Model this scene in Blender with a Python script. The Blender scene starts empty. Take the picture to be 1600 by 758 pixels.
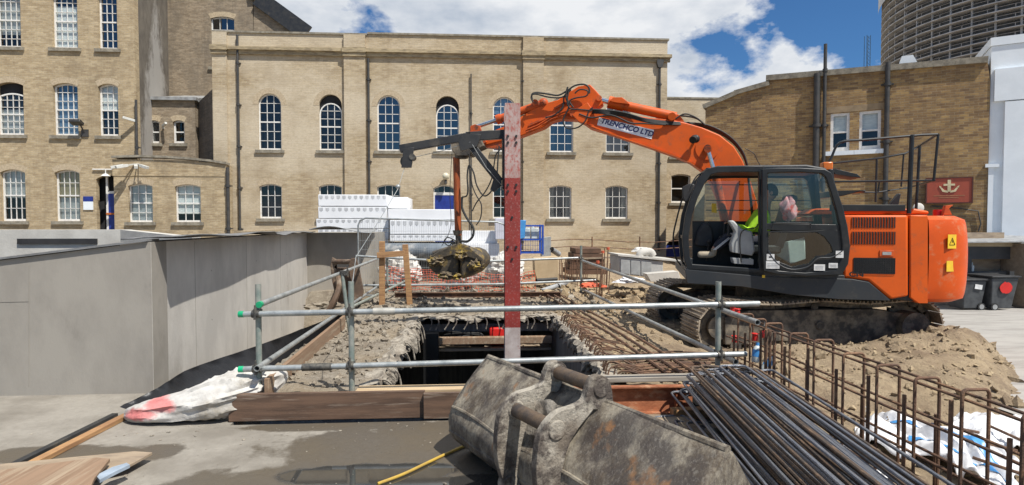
import bpy, bmesh, math, random
from mathutils import Vector, Matrix, noise
from mathutils.geometry import tessellate_polygon
R = math.radians
rnd = random.Random(7)
scene = bpy.context.scene
col = scene.collection
# ---------------------------------------------------------------- camera
FPX, PXC, PYC = 900.0, 800.0, 379.0
YAW, PIT = R(3.69), R(1.72)
CAMZ = 1.6
cam = bpy.data.objects.new('camera', bpy.data.cameras.new('camera'))
col.objects.link(cam)
cam.location = (0, 0, CAMZ)
cam.rotation_euler = (R(90) - PIT, 0, -YAW)
cam.data.sensor_width = 36; cam.data.lens = 36 * FPX / 1600
cam.data.clip_start = .05; cam.data.clip_end = 3000
scene.camera = cam
fwd = Vector((math.sin(YAW) * math.cos(PIT), math.cos(YAW) * math.cos(PIT), -math.sin(PIT)))
rgt = Vector((math.cos(YAW), -math.sin(YAW), 0)); upv = rgt.cross(fwd)
def ray(px, py): return fwd + rgt * ((px - PXC) / FPX) + upv * ((PYC - py) / FPX)
XF = None                          # (rotation, pivot) while the parts of the swung machine are being built
def W(px, py, Y):                 # measured point of the photo at real depth Y (in the machine's own frame while XF is set)
    d = ray(px, py); c = Vector((0, 0, CAMZ))
    if XF: Ri = XF[0].inverted(); d = Ri @ d; c = Ri @ (c - XF[1]) + XF[1]
    return c + d * ((Y - c.y) / d.y)
def xf(v): return (XF[0] @ (Vector(v) - XF[1]) + XF[1]) if XF else Vector(v)
def G(px, py, z=0.0):             # measured point of the photo at real height z
    d = ray(px, py); return Vector((0, 0, CAMZ)) + d * ((z - CAMZ) / d.z)
# ---------------------------------------------------------------- light
SUN = Vector((.34, -.40, .85)).normalized()       # direction towards the sun
world = bpy.data.worlds.new('World'); scene.world = world; world.use_nodes = True
nt = world.node_tree; N = nt.nodes; L = nt.links; N.clear()
sky = N.new('ShaderNodeTexSky'); sky.sky_type = 'NISHITA'; sky.sun_disc = False
sky.sun_elevation = math.asin(SUN.z); sky.sun_rotation = math.atan2(SUN.x, SUN.y)
sky.air_density = 1.0; sky.dust_density = .6; sky.ozone_density = 2.0
tc = N.new('ShaderNodeTexCoord')
def mth(op, a, b=None, c=None, clamp=False):
    n = N.new('ShaderNodeMath'); n.operation = op; n.use_clamp = clamp
    for i, v in enumerate((a, b, c)):
        if v is None: continue
        if isinstance(v, (int, float)): n.inputs[i].default_value = v
        else: L.new(v, n.inputs[i])
    return n.outputs[0]
def blob(px, py, r):
    d = ray(px, py).normalized()
    return d, r
blobs = [blob(1290, 8, .072), blob(1335, 34, .066), blob(1205, 60, .020), blob(1120, 72, .014), blob(1370, 10, .07), blob(577, 18, .022), blob(566, -14, .02), blob(1160, 84, .012)]
blobs += [(Vector(v).normalized(), r) for v, r in (((-.5, -.8, .5), .5), ((.7, -.6, .3), .4), ((.1, -.3, .9), .4), ((-.9, .1, .5), .35), ((-.1, -.95, .15), .25))]
cur = None
nzv = N.new('ShaderNodeTexNoise'); nzv.inputs['Scale'].default_value = 7; nzv.inputs['Detail'].default_value = 9; nzv.inputs['Roughness'].default_value = .6
mp = N.new('ShaderNodeMapping'); mp.inputs['Scale'].default_value = (1, 1, 1.7); L.new(tc.outputs['Generated'], mp.inputs[0]); L.new(mp.outputs[0], nzv.inputs['Vector'])
for d, r in blobs:
    n = N.new('ShaderNodeVectorMath'); n.operation = 'DISTANCE'; L.new(tc.outputs['Generated'], n.inputs[0]); n.inputs[1].default_value = d
    v = mth('DIVIDE', mth('SUBTRACT', n.outputs['Value'], r), .05)
    cur = v if cur is None else mth('MINIMUM', cur, v)
dist = mth('MINIMUM', cur, 1.5)
cov = mth('ADD', dist, mth('MULTIPLY', mth('SUBTRACT', nzv.outputs[0], .5), 5.5))
cov = mth('MULTIPLY', cov, 1.5, clamp=True)
nz2 = N.new('ShaderNodeTexNoise'); nz2.inputs['Scale'].default_value = 3.4; nz2.inputs['Detail'].default_value = 8; nz2.inputs['Roughness'].default_value = .58
mp2 = N.new('ShaderNodeMapping'); mp2.inputs['Location'].default_value = (3.2, 1.1, 0.4); mp2.inputs['Scale'].default_value = (1, 1, 2.2)
L.new(tc.outputs['Generated'], mp2.inputs[0]); L.new(mp2.outputs[0], nz2.inputs['Vector'])
cr = N.new('ShaderNodeValToRGB'); L.new(nz2.outputs[0], cr.inputs[0])
cr.color_ramp.elements[0].position = .36; cr.color_ramp.elements[0].color = (.52, .60, .72, 1)
cr.color_ramp.elements[1].position = .56; cr.color_ramp.elements[1].color = (1.0, 1.02, 1.05, 1)
sk = N.new('ShaderNodeMix'); sk.data_type = 'RGBA'; sk.blend_type = 'MULTIPLY'; sk.inputs[0].default_value = 1
L.new(sky.outputs[0], sk.inputs[6]); sk.inputs[7].default_value = (.50, .88, 1.25, 1)
cl = N.new('ShaderNodeMix'); cl.data_type = 'RGBA'; cl.blend_type = 'MULTIPLY'; cl.inputs[0].default_value = 1
L.new(cr.outputs[0], cl.inputs[6]); cl.inputs[7].default_value = (10.5, 10.5, 10.5, 1)
mx = N.new('ShaderNodeMix'); mx.data_type = 'RGBA'; L.new(cov, mx.inputs[0]); L.new(sk.outputs[2], mx.inputs[6]); L.new(cl.outputs[2], mx.inputs[7])
bg = N.new('ShaderNodeBackground'); bg.inputs[1].default_value = .068; L.new(mx.outputs[2], bg.inputs[0])
wo = N.new('ShaderNodeOutputWorld'); L.new(bg.outputs[0], wo.inputs[0])
sd = bpy.data.lights.new('sun', 'SUN'); sd.energy = 5.0; sd.angle = R(.53); sd.color = (1, .955, .88)
so = bpy.data.objects.new('sun', sd); so.rotation_euler = SUN.to_track_quat('Z', 'Y').to_euler(); so.location = (5, -5, 30); col.objects.link(so)
vs = scene.view_settings; vs.view_transform = 'Standard'; vs.look = 'None'; vs.gamma = 1; vs.exposure = .27; vs.use_curve_mapping = False
# ---------------------------------------------------------------- materials
def new_mat(name):
    m = bpy.data.materials.new(name); m.use_nodes = True
    return m, m.node_tree.nodes, m.node_tree.links, m.node_tree.nodes['Principled BSDF']
def rgb(n, c): n.default_value = (c[0], c[1], c[2], 1)
def mixc(nd, lk, f, a, b, bt='MIX'):
    m = nd.new('ShaderNodeMix'); m.data_type = 'RGBA'; m.blend_type = bt
    for i, v in ((0, f), (6, a), (7, b)):
        if isinstance(v, (int, float)): m.inputs[i].default_value = v
        elif isinstance(v, tuple): m.inputs[i].default_value = (v[0], v[1], v[2], 1)
        else: lk.new(v, m.inputs[i])
    return m.outputs[2]
def noi(nd, lk, vec, scale, detail=6, rough=.6, lo=.4, hi=.6):
    n = nd.new('ShaderNodeTexNoise'); n.inputs['Scale'].default_value = scale; n.inputs['Detail'].default_value = detail; n.inputs['Roughness'].default_value = rough
    lk.new(vec, n.inputs['Vector'])
    r = nd.new('ShaderNodeMapRange'); r.inputs[1].default_value = lo; r.inputs[2].default_value = hi; r.clamp = True
    lk.new(n.outputs[0], r.inputs[0]); return r.outputs[0], n.outputs[0]
def coords(nd, lk, kind='Object', scale=(1, 1, 1), rot=(0, 0, 0)):
    if kind == 'World':
        g = nd.new('ShaderNodeNewGeometry'); o = g.outputs['Position']
    else:
        g = nd.new('ShaderNodeTexCoord'); o = g.outputs[kind]
    mpn = nd.new('ShaderNodeMapping'); mpn.inputs['Scale'].default_value = scale; mpn.inputs['Rotation'].default_value = rot
    lk.new(o, mpn.inputs[0]); return mpn.outputs[0]
def M(name, c1, c2=None, scale=6, rough=.6, metal=0, bump=0, bscale=40, lo=.4, hi=.6, c3=None, s3=2, lo3=.5, hi3=.62, stretch=(1, 1, 1), kind='Object', r2=None, coat=0, detail=6):
    m, nd, lk, b = new_mat(name)
    b.inputs['Roughness'].default_value = rough; b.inputs['Metallic'].default_value = metal; b.inputs['Specular IOR Level'].default_value = .35 if 'orange' in name or 'dark_paint' in name or 'skirt' in name else .5
    if coat: b.inputs['Coat Weight'].default_value = coat; b.inputs['Coat Roughness'].default_value = .15
    v = coords(nd, lk, kind, stretch); c = c1
    if c2 is None: c2 = tuple(x * .72 for x in c1)
    f, _ = noi(nd, lk, v, scale, detail, .65, lo, hi); c = mixc(nd, lk, f, c1, c2)
    if r2 is not None:
        rr = nd.new('ShaderNodeMapRange'); rr.inputs[3].default_value = rough; rr.inputs[4].default_value = r2; lk.new(f, rr.inputs[0]); lk.new(rr.outputs[0], b.inputs['Roughness'])
    if c3: 
        f3, _ = noi(nd, lk, v, s3, 8, .7, lo3, hi3); c = mixc(nd, lk, f3, c, c3)
    lk.new(c, b.inputs['Base Color'])
    if bump:
        _, h = noi(nd, lk, v, bscale, 5, .65); bp = nd.new('ShaderNodeBump'); bp.inputs['Strength'].default_value = min(1, bump); bp.inputs['Distance'].default_value = .02
        lk.new(h, bp.inputs['Height']); lk.new(bp.outputs[0], b.inputs['Normal'])
    return m
def brick(name, c1, c2, mortar, stain, dark=(.10, .085, .06), bw=.225, rh=.075, st=1.0, light=None, ud=(1, 1)):
    m, nd, lk, b = new_mat(name); b.inputs['Roughness'].default_value = .9
    g = nd.new('ShaderNodeNewGeometry'); s = nd.new('ShaderNodeSeparateXYZ'); lk.new(g.outputs['Position'], s.inputs[0])
    dt = nd.new('ShaderNodeVectorMath'); dt.operation = 'DOT_PRODUCT'; lk.new(g.outputs['Position'], dt.inputs[0]); dt.inputs[1].default_value = (ud[0], ud[1], 0)
    class a: outputs = [dt.outputs['Value']]
    cb = nd.new('ShaderNodeCombineXYZ'); lk.new(a.outputs[0], cb.inputs[0]); lk.new(s.outputs[2], cb.inputs[1])
    br = nd.new('ShaderNodeTexBrick'); lk.new(cb.outputs[0], br.inputs['Vector']); br.inputs['Scale'].default_value = 1
    br.inputs['Brick Width'].default_value = bw; br.inputs['Row Height'].default_value = rh; br.inputs['Mortar Size'].default_value = .007; br.inputs['Mortar Smooth'].default_value = .3
    rgb(br.inputs['Color1'], c1); rgb(br.inputs['Color2'], c2); rgb(br.inputs['Mortar'], mortar)
    # a second, coarser field so that single courses and patches differ
    v = coords(nd, lk, 'World', (1, 1, 3.2))
    f, _ = noi(nd, lk, v, 2.6, 9, .75, .42, .60); c = mixc(nd, lk, mth_m(nd, lk, f, .55 * st), br.outputs[0], stain, 'MULTIPLY')
    v2 = coords(nd, lk, 'World', (1, 1, .35))
    f2, _ = noi(nd, lk, v2, .8, 9, .7, .48, .70); c = mixc(nd, lk, mth_m(nd, lk, f2, .62 * st), c, dark)
    v5 = coords(nd, lk, 'World', (2.2, 2.2, .12)); f5, _ = noi(nd, lk, v5, 1.6, 8, .7, .54, .72); c = mixc(nd, lk, mth_m(nd, lk, f5, .38 * st), c, dark)
    if light:
        f3, _ = noi(nd, lk, coords(nd, lk, 'World', (1, 1, 1.6)), .28, 6, .6, .42, .62); c = mixc(nd, lk, mth_m(nd, lk, f3, .68), c, light)
    v4 = coords(nd, lk, 'World', (1, 1, 2.5)); f4, _ = noi(nd, lk, v4, 8, 4, .85, .48, .72); c = mixc(nd, lk, mth_m(nd, lk, f4, .55 * st), c, dark)
    lk.new(c, b.inputs['Base Color'])
    bp = nd.new('ShaderNodeBump'); bp.inputs['Strength'].default_value = .6; bp.inputs['Distance'].default_value = .01; bp.invert = True
    lk.new(br.outputs['Fac'], bp.inputs['Height']); lk.new(bp.outputs[0], b.inputs['Normal'])
    return m
def mth_m(nd, lk, s, k):
    n = nd.new('ShaderNodeMath'); n.operation = 'MULTIPLY'; lk.new(s, n.inputs[0]); n.inputs[1].default_value = k; return n.outputs[0]
def glass(name, tint=(.5, .6, .62), refl=.12, rough=.02):
    m, nd, lk, b = new_mat(name); nd.remove(b); out = nd['Material Output']
    t = nd.new('ShaderNodeBsdfTransparent'); rgb(t.inputs[0], tint); gl = nd.new('ShaderNodeBsdfGlossy'); gl.inputs['Roughness'].default_value = rough
    lw = nd.new('ShaderNodeLayerWeight'); lw.inputs[0].default_value = .35
    a = nd.new('ShaderNodeMath'); a.operation = 'MULTIPLY_ADD'; lk.new(lw.outputs['Fresnel'], a.inputs[0]); a.inputs[1].default_value = .6; a.inputs[2].default_value = refl; a.use_clamp = True
    ms = nd.new('ShaderNodeMixShader'); lk.new(a.outputs[0], ms.inputs[0]); lk.new(t.outputs[0], ms.inputs[1]); lk.new(gl.outputs[0], ms.inputs[2]); lk.new(ms.outputs[0], out.inputs[0])
    return m
# ---------------------------------------------------------------- mesh helper
class MB:
    def __init__(s): s.v = []; s.f = []
    def add(s, vs, fs):
        o = len(s.v); s.v += [tuple(x) for x in vs]; s.f += [tuple(i + o for i in f) for f in fs]
    def box2(s, x0, x1, y0, y1, z0, z1):
        s.add([(x, y, z) for z in (z0, z1) for y in (y0, y1) for x in (x0, x1)], [(0, 2, 3, 1), (4, 5, 7, 6), (0, 1, 5, 4), (2, 6, 7, 3), (0, 4, 6, 2), (1, 3, 7, 5)]); return s
    def box(s, c, size, rot=None):
        c = Vector(c); h = Vector(size) / 2; rot = rot or Matrix.Identity(3)
        vs = [c + rot @ Vector((sx * h.x, sy * h.y, sz * h.z)) for sz in (-1, 1) for sy in (-1, 1) for sx in (-1, 1)]
        s.add(vs, [(0, 2, 3, 1), (4, 5, 7, 6), (0, 1, 5, 4), (2, 6, 7, 3), (0, 4, 6, 2), (1, 3, 7, 5)]); return s
    def beam(s, p0, p1, w, h, up=(0, 0, 1)):
        p0 = Vector(p0); p1 = Vector(p1); d = (p1 - p0); l = d.length; d.normalize(); up = Vector(up)
        if abs(d.dot(up)) > .98: up = Vector((0, 1, 0))
        x = d.cross(up).normalized(); z = x.cross(d)
        s.box((p0 + p1) / 2, (w, l, h), Matrix((x, d, z)).transposed()); return s
    def tube(s, p0, p1, r, n=10, r2=None, cap=True): return s.path([p0, p1], r, n, cap, [r, r if r2 is None else r2])
    def path(s, pts, r, n=8, cap=True, rr=None, closed=False):
        pts = [Vector(p) for p in pts]; k = len(pts); vs = []; prev = None
        for i, p in enumerate(pts):
            if closed: t = (pts[(i + 1) % k] - pts[i - 1])
            else: t = (pts[min(i + 1, k - 1)] - pts[max(i - 1, 0)])
            t.normalize()
            if prev is None:
                a = Vector((0, 0, 1)) if abs(t.z) < .9 else Vector((1, 0, 0)); x = t.cross(a).normalized()
            else: x = (prev - t * prev.dot(t)).normalized()
            prev = x; y = t.cross(x); q = rr[i] if rr else r
            vs += [p + (x * math.cos(2 * math.pi * j / n) + y * math.sin(2 * math.pi * j / n)) * q for j in range(n)]
        fs = [(i * n + j, i * n + (j + 1) % n, (i + 1) * n + (j + 1) % n, (i + 1) * n + j) for i in range(k - 1) for j in range(n)]
        if closed: fs += [((k - 1) * n + j, (k - 1) * n + (j + 1) % n, (j + 1) % n, j) for j in range(n)]
        elif cap: fs += [tuple(range(n - 1, -1, -1)), tuple((k - 1) * n + j for j in range(n))]
        s.add(vs, fs); return s
    def prism(s, pts, vec):
        pts = [Vector(p) for p in pts]; vec = Vector(vec); n = len(pts)
        tris = tessellate_polygon([pts])
        s.add(pts + [p + vec for p in pts], [tuple(t) for t in tris] + [tuple(i + n for i in t[::-1]) for t in tris] + [(i, (i + 1) % n, (i + 1) % n + n, i + n) for i in range(n)]); return s
    def grid(s, fn, nu, nv):
        s.add([fn(i / nu, j / nv) for j in range(nv + 1) for i in range(nu + 1)], [(j * (nu + 1) + i, j * (nu + 1) + i + 1, (j + 1) * (nu + 1) + i + 1, (j + 1) * (nu + 1) + i) for j in range(nv) for i in range(nu)]); return s
    def ball(s, c, r, nu=12, nv=8, sc=(1, 1, 1)):
        c = Vector(c)
        s.grid(lambda u, v: c + Vector((math.cos(u * 2 * math.pi) * math.sin(v * math.pi) * sc[0], math.sin(u * 2 * math.pi) * math.sin(v * math.pi) * sc[1], math.cos(v * math.pi) * sc[2])) * r, nu, nv); return s
    def build(s, name, mat, parent=None, smooth=True, bevel=0, loc=None, seg=2, weld=True):
        off = Vector(loc) if loc is not None else Vector((0, 0, 0))
        p = parent
        while p is not None: off = off + Vector(p.location); p = p.parent
        me = bpy.data.meshes.new(name); me.from_pydata([xf(v) - off for v in s.v], [], s.f)
        bm = bmesh.new(); bm.from_mesh(me)
        if weld: bmesh.ops.remove_doubles(bm, verts=bm.verts, dist=1e-5)
        bmesh.ops.recalc_face_normals(bm, faces=bm.faces); bm.to_mesh(me); bm.free()
        if smooth:
            me.polygons.foreach_set('use_smooth', [True] * len(me.polygons)); me.set_sharp_from_angle(angle=R(38))
        me.materials.append(mat); o = bpy.data.objects.new(name, me); col.objects.link(o)
        if loc is not None: o.location = loc
        if parent is not None: o.parent = parent
        if bevel:
            b = o.modifiers.new('bevel', 'BEVEL'); b.width = bevel; b.segments = seg; b.limit_method = 'ANGLE'; b.angle_limit = R(35)
        return o
def tag(o, label, cat, group=None):
    o['label'] = label; o['category'] = cat
    if group: o['group'] = group
    return o
def thing(name, label, cat, loc=(0, 0, 0), group=None):
    o = bpy.data.objects.new(name, None); col.objects.link(o); o.location = loc; o.empty_display_size = .2
    return tag(o, label, cat, group)
def struct(o, kind='structure'): o['kind'] = kind; return o
def bez(p0, p1, p2, p3, n=12):
    p0, p1, p2, p3 = map(Vector, (p0, p1, p2, p3))
    return [p0 * (1 - t) ** 3 + p1 * 3 * t * (1 - t) ** 2 + p2 * 3 * t * t * (1 - t) + p3 * t ** 3 for t in [i / n for i in range(n + 1)]]
def spline(pts, m=6):             # Catmull-Rom through points
    pts = [Vector(p) for p in pts]; out = []
    for i in range(len(pts) - 1):
        a = pts[max(i - 1, 0)]; b = pts[i]; c = pts[i + 1]; d = pts[min(i + 2, len(pts) - 1)]
        for k in range(m):
            t = k / m; out.append(.5 * ((2 * b) + (c - a) * t + (2 * a - 5 * b + 4 * c - d) * t * t + (3 * b - a - 3 * c + d) * t ** 3))
    return out + [pts[-1]]
def px_prism(mb, pts, y0, y1): return mb.prism([W(a, b, y0) for a, b in pts], (0, y1 - y0, 0))
def text_mesh(s, size, name, mat, parent, origin, xdir, zdir, extrude=.001, shear=0, bold=0, sx=1):
    cu = bpy.data.curves.new(name, 'FONT'); cu.body = s; cu.size = size; cu.extrude = extrude; cu.shear = shear; cu.offset = bold; cu.align_x = 'CENTER'; cu.align_y = 'CENTER'
    t = bpy.data.objects.new(name, cu); col.objects.link(t); bpy.context.view_layer.update()
    me = bpy.data.meshes.new_from_object(t.evaluated_get(bpy.context.evaluated_depsgraph_get())); bpy.data.objects.remove(t); bpy.data.curves.remove(cu)
    x = Vector(xdir).normalized(); z = Vector(zdir).normalized(); n = x.cross(z)
    off = Vector((0, 0, 0)); p = parent
    while p is not None: off = off + Vector(p.location); p = p.parent
    for v in me.vertices: v.co = xf(Vector(origin) + x * v.co.x * sx + z * v.co.y + n * v.co.z) - off
    me.materials.append(mat); o = bpy.data.objects.new(name, me); col.objects.link(o); o.parent = parent; return o
def hz(x, y, s=1.0, o=0): return noise.noise(Vector((x * s + o, y * s, o)))
# ================================================================ materials in use
m_hall = brick('hall_brick', (.53, .43, .28), (.39, .305, .195), (.49, .43, .33), (.62, .56, .46), (.27, .20, .12), light=(.61, .53, .40))
m_wing = brick('wing_brick', (.55, .44, .275), (.40, .31, .19), (.49, .42, .31), (.60, .53, .43), (.19, .145, .09))
m_grime = brick('grimy_brick', (.40, .32, .225), (.29, .23, .16), (.32, .27, .2), (.55, .5, .44), (.13, .11, .085), st=1.3)
m_shade = brick('shaded_brick', (.17, .14, .11), (.12, .10, .08), (.15, .13, .11), (.5, .5, .5), (.05, .045, .04), st=1.2)  # shade of the extension's side wall is put into this brick colour
m_rb = brick('stock_brick', (.45, .295, .12), (.22, .135, .068), (.34, .27, .17), (.55, .46, .36), (.09, .06, .04), bw=.225, rh=.076, st=.8, ud=(.931, -.365))
m_arch = M('gauged_brick', (.50, .41, .28), (.38, .30, .20), 14, .9, kind='World')
m_stone = M('weathered_stone', (.30, .27, .21), (.18, .16, .125), 5, .9, bump=.4, kind='World')
m_cornice = M('cornice_stone', (.42, .34, .21), (.24, .19, .12), 3, .9, bump=.4, kind='World', stretch=(1, 1, 4))
m_slate = M('slate', (.15, .155, .16), (.10, .10, .105), 6, .6, kind='World')
m_lead = M('lead_sheet', (.33, .34, .34), (.2, .2, .2), 5, .6, kind='World')
m_wfr = M('white_window_paint', (.78, .77, .73), (.66, .64, .6), 9, .45)
m_glass = glass('window_glass', (.88, .92, .92), .05)
m_glassb = glass('blue_window_glass', (.4, .5, .6), .16)
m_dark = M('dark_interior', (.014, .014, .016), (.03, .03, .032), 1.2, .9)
m_blind = M('blind_fabric', (.70, .71, .69), (.56, .58, .57), 7, .8, stretch=(.3, 1, 5))
m_blind2 = M('yellow_blind_fabric', (.55, .47, .29), (.46, .39, .24), 5, .8)
m_curt = M('curtain_cloth', (.42, .40, .36), (.24, .23, .21), 8, .9, stretch=(5, 1, .3))
m_pipe = M('cast_iron_pipe', (.035, .036, .036), (.06, .055, .05), 5, .55, kind='World')
m_bluep = M('blue_door_paint', (.02, .045, .26), (.015, .03, .2), 5, .4)
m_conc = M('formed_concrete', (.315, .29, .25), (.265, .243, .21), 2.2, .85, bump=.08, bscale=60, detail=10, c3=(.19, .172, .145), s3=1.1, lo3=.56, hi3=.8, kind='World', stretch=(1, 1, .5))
m_blackpl = M('black_membrane', (.006, .007, .009), (.014, .015, .018), 4, .45, bump=.4, bscale=9)
m_ply = M('weathered_ply', (.34, .265, .185), (.27, .205, .14), 2.5, .8, stretch=(1, 4, 4), bump=.2, c3=(.17, .13, .10), s3=1.5, lo3=.52, hi3=.7)
m_darkpaint = M('black_paint', (.018, .019, .021), (.035, .034, .032), 5, .45, c3=(.12, .10, .07), s3=3, lo3=.58, hi3=.8)
m_white = M('white_paint', (.80, .85, .88), (.74, .79, .82), 1.5, .6, kind='World')

# ================================================================ buildings
class Wall:
    """A wall plane: origin o, along-direction u (unit, horizontal), inward direction n."""
    def __init__(s, o, u, n): s.o = Vector(o); s.u = Vector(u).normalized(); s.n = Vector(n).normalized()
    def P(s, a, w, z): return Vector((s.o.x + s.u.x * a + s.n.x * w, s.o.y + s.u.y * a + s.n.y * w, z))
    def at(s, px, py):                       # (along, height) of a photo point on this wall
        d = ray(px, py); c = Vector((0, 0, CAMZ)); t = (s.o - c).dot(s.n) / Vector((d.x, d.y, 0)).dot(s.n); p = c + d * t
        return (p - s.o).dot(s.u), p.z
def arch_pts(x0, x1, z1, rise, n=10):
    """outline of the head from right springing to left springing"""
    w = (x1 - x0) / 2; cx = (x0 + x1) / 2
    if rise >= w * .95: return [(cx + w * math.cos(t), z1 - w + w * math.sin(t)) for t in [math.pi * i / n for i in range(n + 1)]]
    if rise <= 0: return [(x1, z1), (x0, z1)]
    Rr = (w * w + rise * rise) / (2 * rise); a = math.asin(w / Rr)
    return [(cx + Rr * math.sin(t), z1 - Rr + Rr * math.cos(t)) for t in [a - 2 * a * i / n for i in range(n + 1)]]
def spring(op): x0, x1, z0, z1, r = op; return z1 - min(r, (x1 - x0) / 2)
def make_wall(wl, a0, a1, z0, z1, ops, mat, parent, depth=.16, name='wall', thick=.3, ztop=None):
    mb = MB()
    xs = sorted({a0, a1, *[o[0] for o in ops], *[o[1] for o in ops]}); zs = sorted({z0, z1, *[o[2] for o in ops], *[o[3] for o in ops]})
    for i in range(len(xs) - 1):
        for j in range(len(zs) - 1):
            cx = (xs[i] + xs[i + 1]) / 2; cz = (zs[j] + zs[j + 1]) / 2
            if any(o[0] < cx < o[1] and o[2] < cz < o[3] for o in ops): continue
            mb.add([wl.P(xs[i], 0, zs[j]), wl.P(xs[i + 1], 0, zs[j]), wl.P(xs[i + 1], 0, zs[j + 1]), wl.P(xs[i], 0, zs[j + 1])], [(0, 1, 2, 3)])
    for o in ops:
        x0, x1, b, t, r = o; A = arch_pts(x0, x1, t, r); h = len(A) // 2
        if r > 0:
            for k in range(len(A) - 1):
                c = (x1, t) if k < h else (x0, t)
                mb.add([wl.P(c[0], 0, c[1]), wl.P(A[k][0], 0, A[k][1]), wl.P(A[k + 1][0], 0, A[k + 1][1])], [(0, 1, 2)])
            mb.add([wl.P(x1, 0, t), wl.P(A[h][0], 0, A[h][1]), wl.P(x0, 0, t)], [(0, 1, 2)])
        ring = [(x0, b), (x1, b)] + A
        for k in range(len(ring)):
            p, q = ring[k], ring[(k + 1) % len(ring)]
            if abs(p[0] - q[0]) + abs(p[1] - q[1]) < 1e-6: continue
            mb.add([wl.P(p[0], 0, p[1]), wl.P(q[0], 0, q[1]), wl.P(q[0], depth, q[1]), wl.P(p[0], depth, p[1])], [(0, 1, 2, 3)])
    # top, ends and back so that the wall has its thickness
    T = thick
    mb.add([wl.P(a0, 0, z1), wl.P(a1, 0, z1), wl.P(a1, T, z1), wl.P(a0, T, z1)], [(0, 1, 2, 3)])
    for a in (a0, a1): mb.add([wl.P(a, 0, z0), wl.P(a, 0, z1), wl.P(a, T, z1), wl.P(a, T, z0)], [(0, 1, 2, 3)])
    if not ops: mb.add([wl.P(a0, T, z0), wl.P(a1, T, z0), wl.P(a1, T, z1), wl.P(a0, T, z1)], [(0, 1, 2, 3)])
    return mb.build(name, mat, parent, smooth=False)
def lbox(mb, wl, a0, a1, w0, w1, z0, z1):
    mb.add([wl.P(a, w, z) for z in (z0, z1) for w in (w0, w1) for a in (a0, a1)], [(0, 2, 3, 1), (4, 5, 7, 6), (0, 1, 5, 4), (2, 6, 7, 3), (0, 4, 6, 2), (1, 3, 7, 5)])
def make_window(wl, op, parent, nx=3, rows=4, frame=m_wfr, gl=m_glass, depth=.16, blind=None, blind_z=(0, 1), drop=0, sill=True, head=True, fw=.05, meet=True, curtain=False, bars=True, ringmat=None, sillmat=None):
    x0, x1, z0, z1, r = op; z1s = z1 - drop; w = (x1 - x0) / 2; cx = (x0 + x1) / 2
    rr = r if drop == 0 else min(w * .98, r)
    A = arch_pts(x0, x1, z1s, rr); mb = MB(); D0, D1 = depth - .06, depth
    def topz(x, e=0):
        if r <= 0: return z1s - e
        best = None
        for k in range(len(A) - 1):
            a, b = A[k + 1], A[k]
            if a[0] - 1e-6 <= x <= b[0] + 1e-6 and b[0] > a[0]: best = a[1] + (b[1] - a[1]) * (x - a[0]) / (b[0] - a[0])
        return (best if best is not None else z1s) - e
    # sash ring: the outline and its inset
    out = [(x0, z0), (x1, z0)] + A; c0 = Vector((cx, (z0 + z1s) / 2))
    ins = []
    zs_ = z1s - min(rr, w)
    for (x, z) in out:
        if z > zs_ + 1e-5 and rr > 0:
            ccz = zs_ if rr >= w * .95 else z1s - 3 * w; d = Vector((cx - x, ccz - z)).normalized(); ins.append((x + d.x * fw, z + d.y * fw))
        else: ins.append((x + (fw if x < cx else -fw), z + (fw * 1.5 if z < c0.y else -(fw if rr <= 0 else 0))))
    n = len(out)
    for k in range(n):
        p, q, pi, qi = out[k], out[(k + 1) % n], ins[k], ins[(k + 1) % n]
        mb.add([wl.P(p[0], D0, p[1]), wl.P(q[0], D0, q[1]), wl.P(qi[0], D0, qi[1]), wl.P(pi[0], D0, pi[1]), wl.P(pi[0], D1, pi[1]), wl.P(qi[0], D1, qi[1])], [(0, 1, 2, 3), (3, 2, 5, 4)])
    b = .011
    if bars:
        for i in range(1, nx):
            x = x0 + fw + (x1 - x0 - 2 * fw) * i / nx; lbox(mb, wl, x - b, x + b, D0 + .012, D1 - .01, z0 + fw, topz(x, fw * .7))
        for j in range(1, rows):
            z = z0 + (z1s - z0) * j / rows; hw = w - fw * .6
            if r >= w * .95 and z > z1s - w: hw = math.sqrt(max(0, w * w - (z - z1s + w) ** 2)) - fw * .6
            t = b if not (meet and j == rows // 2) else .028
            lbox(mb, wl, cx - hw, cx + hw, D0 + (.012 if t == b else .004), D1 - .008, z - t, z + t)
    o = mb.build('window', frame, parent, smooth=False)
    pm = MB(); pm.add([wl.P(x, D1 - .016, z) for x, z in [(x0 + .01, z0 + .02), (x1 - .01, z0 + .02)] + [(cx + (x - cx) * .985, z - .01) for x, z in A]], [tuple(range(len(A) + 2))])
    pm.build('pane', gl, o, smooth=False)
    if drop > 0:
        hb = MB(); lbox(hb, wl, x0 - .05, x1 + .05, D1 + .002, D1 + .03, z1s - w - .05, z1 + .05); hb.build('dark_gap_panel', m_dark, o, smooth=False)  # dark panel closing the gap above the dropped sash
    if blind:
        h = z1s - z0; bm_ = MB(); lbox(bm_, wl, x0 - .02, x1 + .02, D1 + .03, D1 + .045, z0 + h * blind_z[0], z0 + h * blind_z[1] + (.02 if blind_z[1] == 1 else 0)); bm_.build('blind', blind, o, smooth=False)
    if curtain:
        for sgn in (-1, 1):
            cm = MB(); a0 = x0 if sgn < 0 else x1; ww = (x1 - x0) * .24 * -sgn
            cm.grid(lambda u, v: wl.P(a0 + ww * u, D1 + .08 + .025 * math.sin(u * 22), z0 + (z1s - z0) * v), 16, 1); cm.build('curtain', m_curt, o)
    if sill:
        sm = MB(); lbox(sm, wl, x0 - .13, x1 + .13, -.09, D1, z0 - .14, z0 - .003); sm.build('sill', sillmat or m_stone, o, smooth=False)
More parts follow.
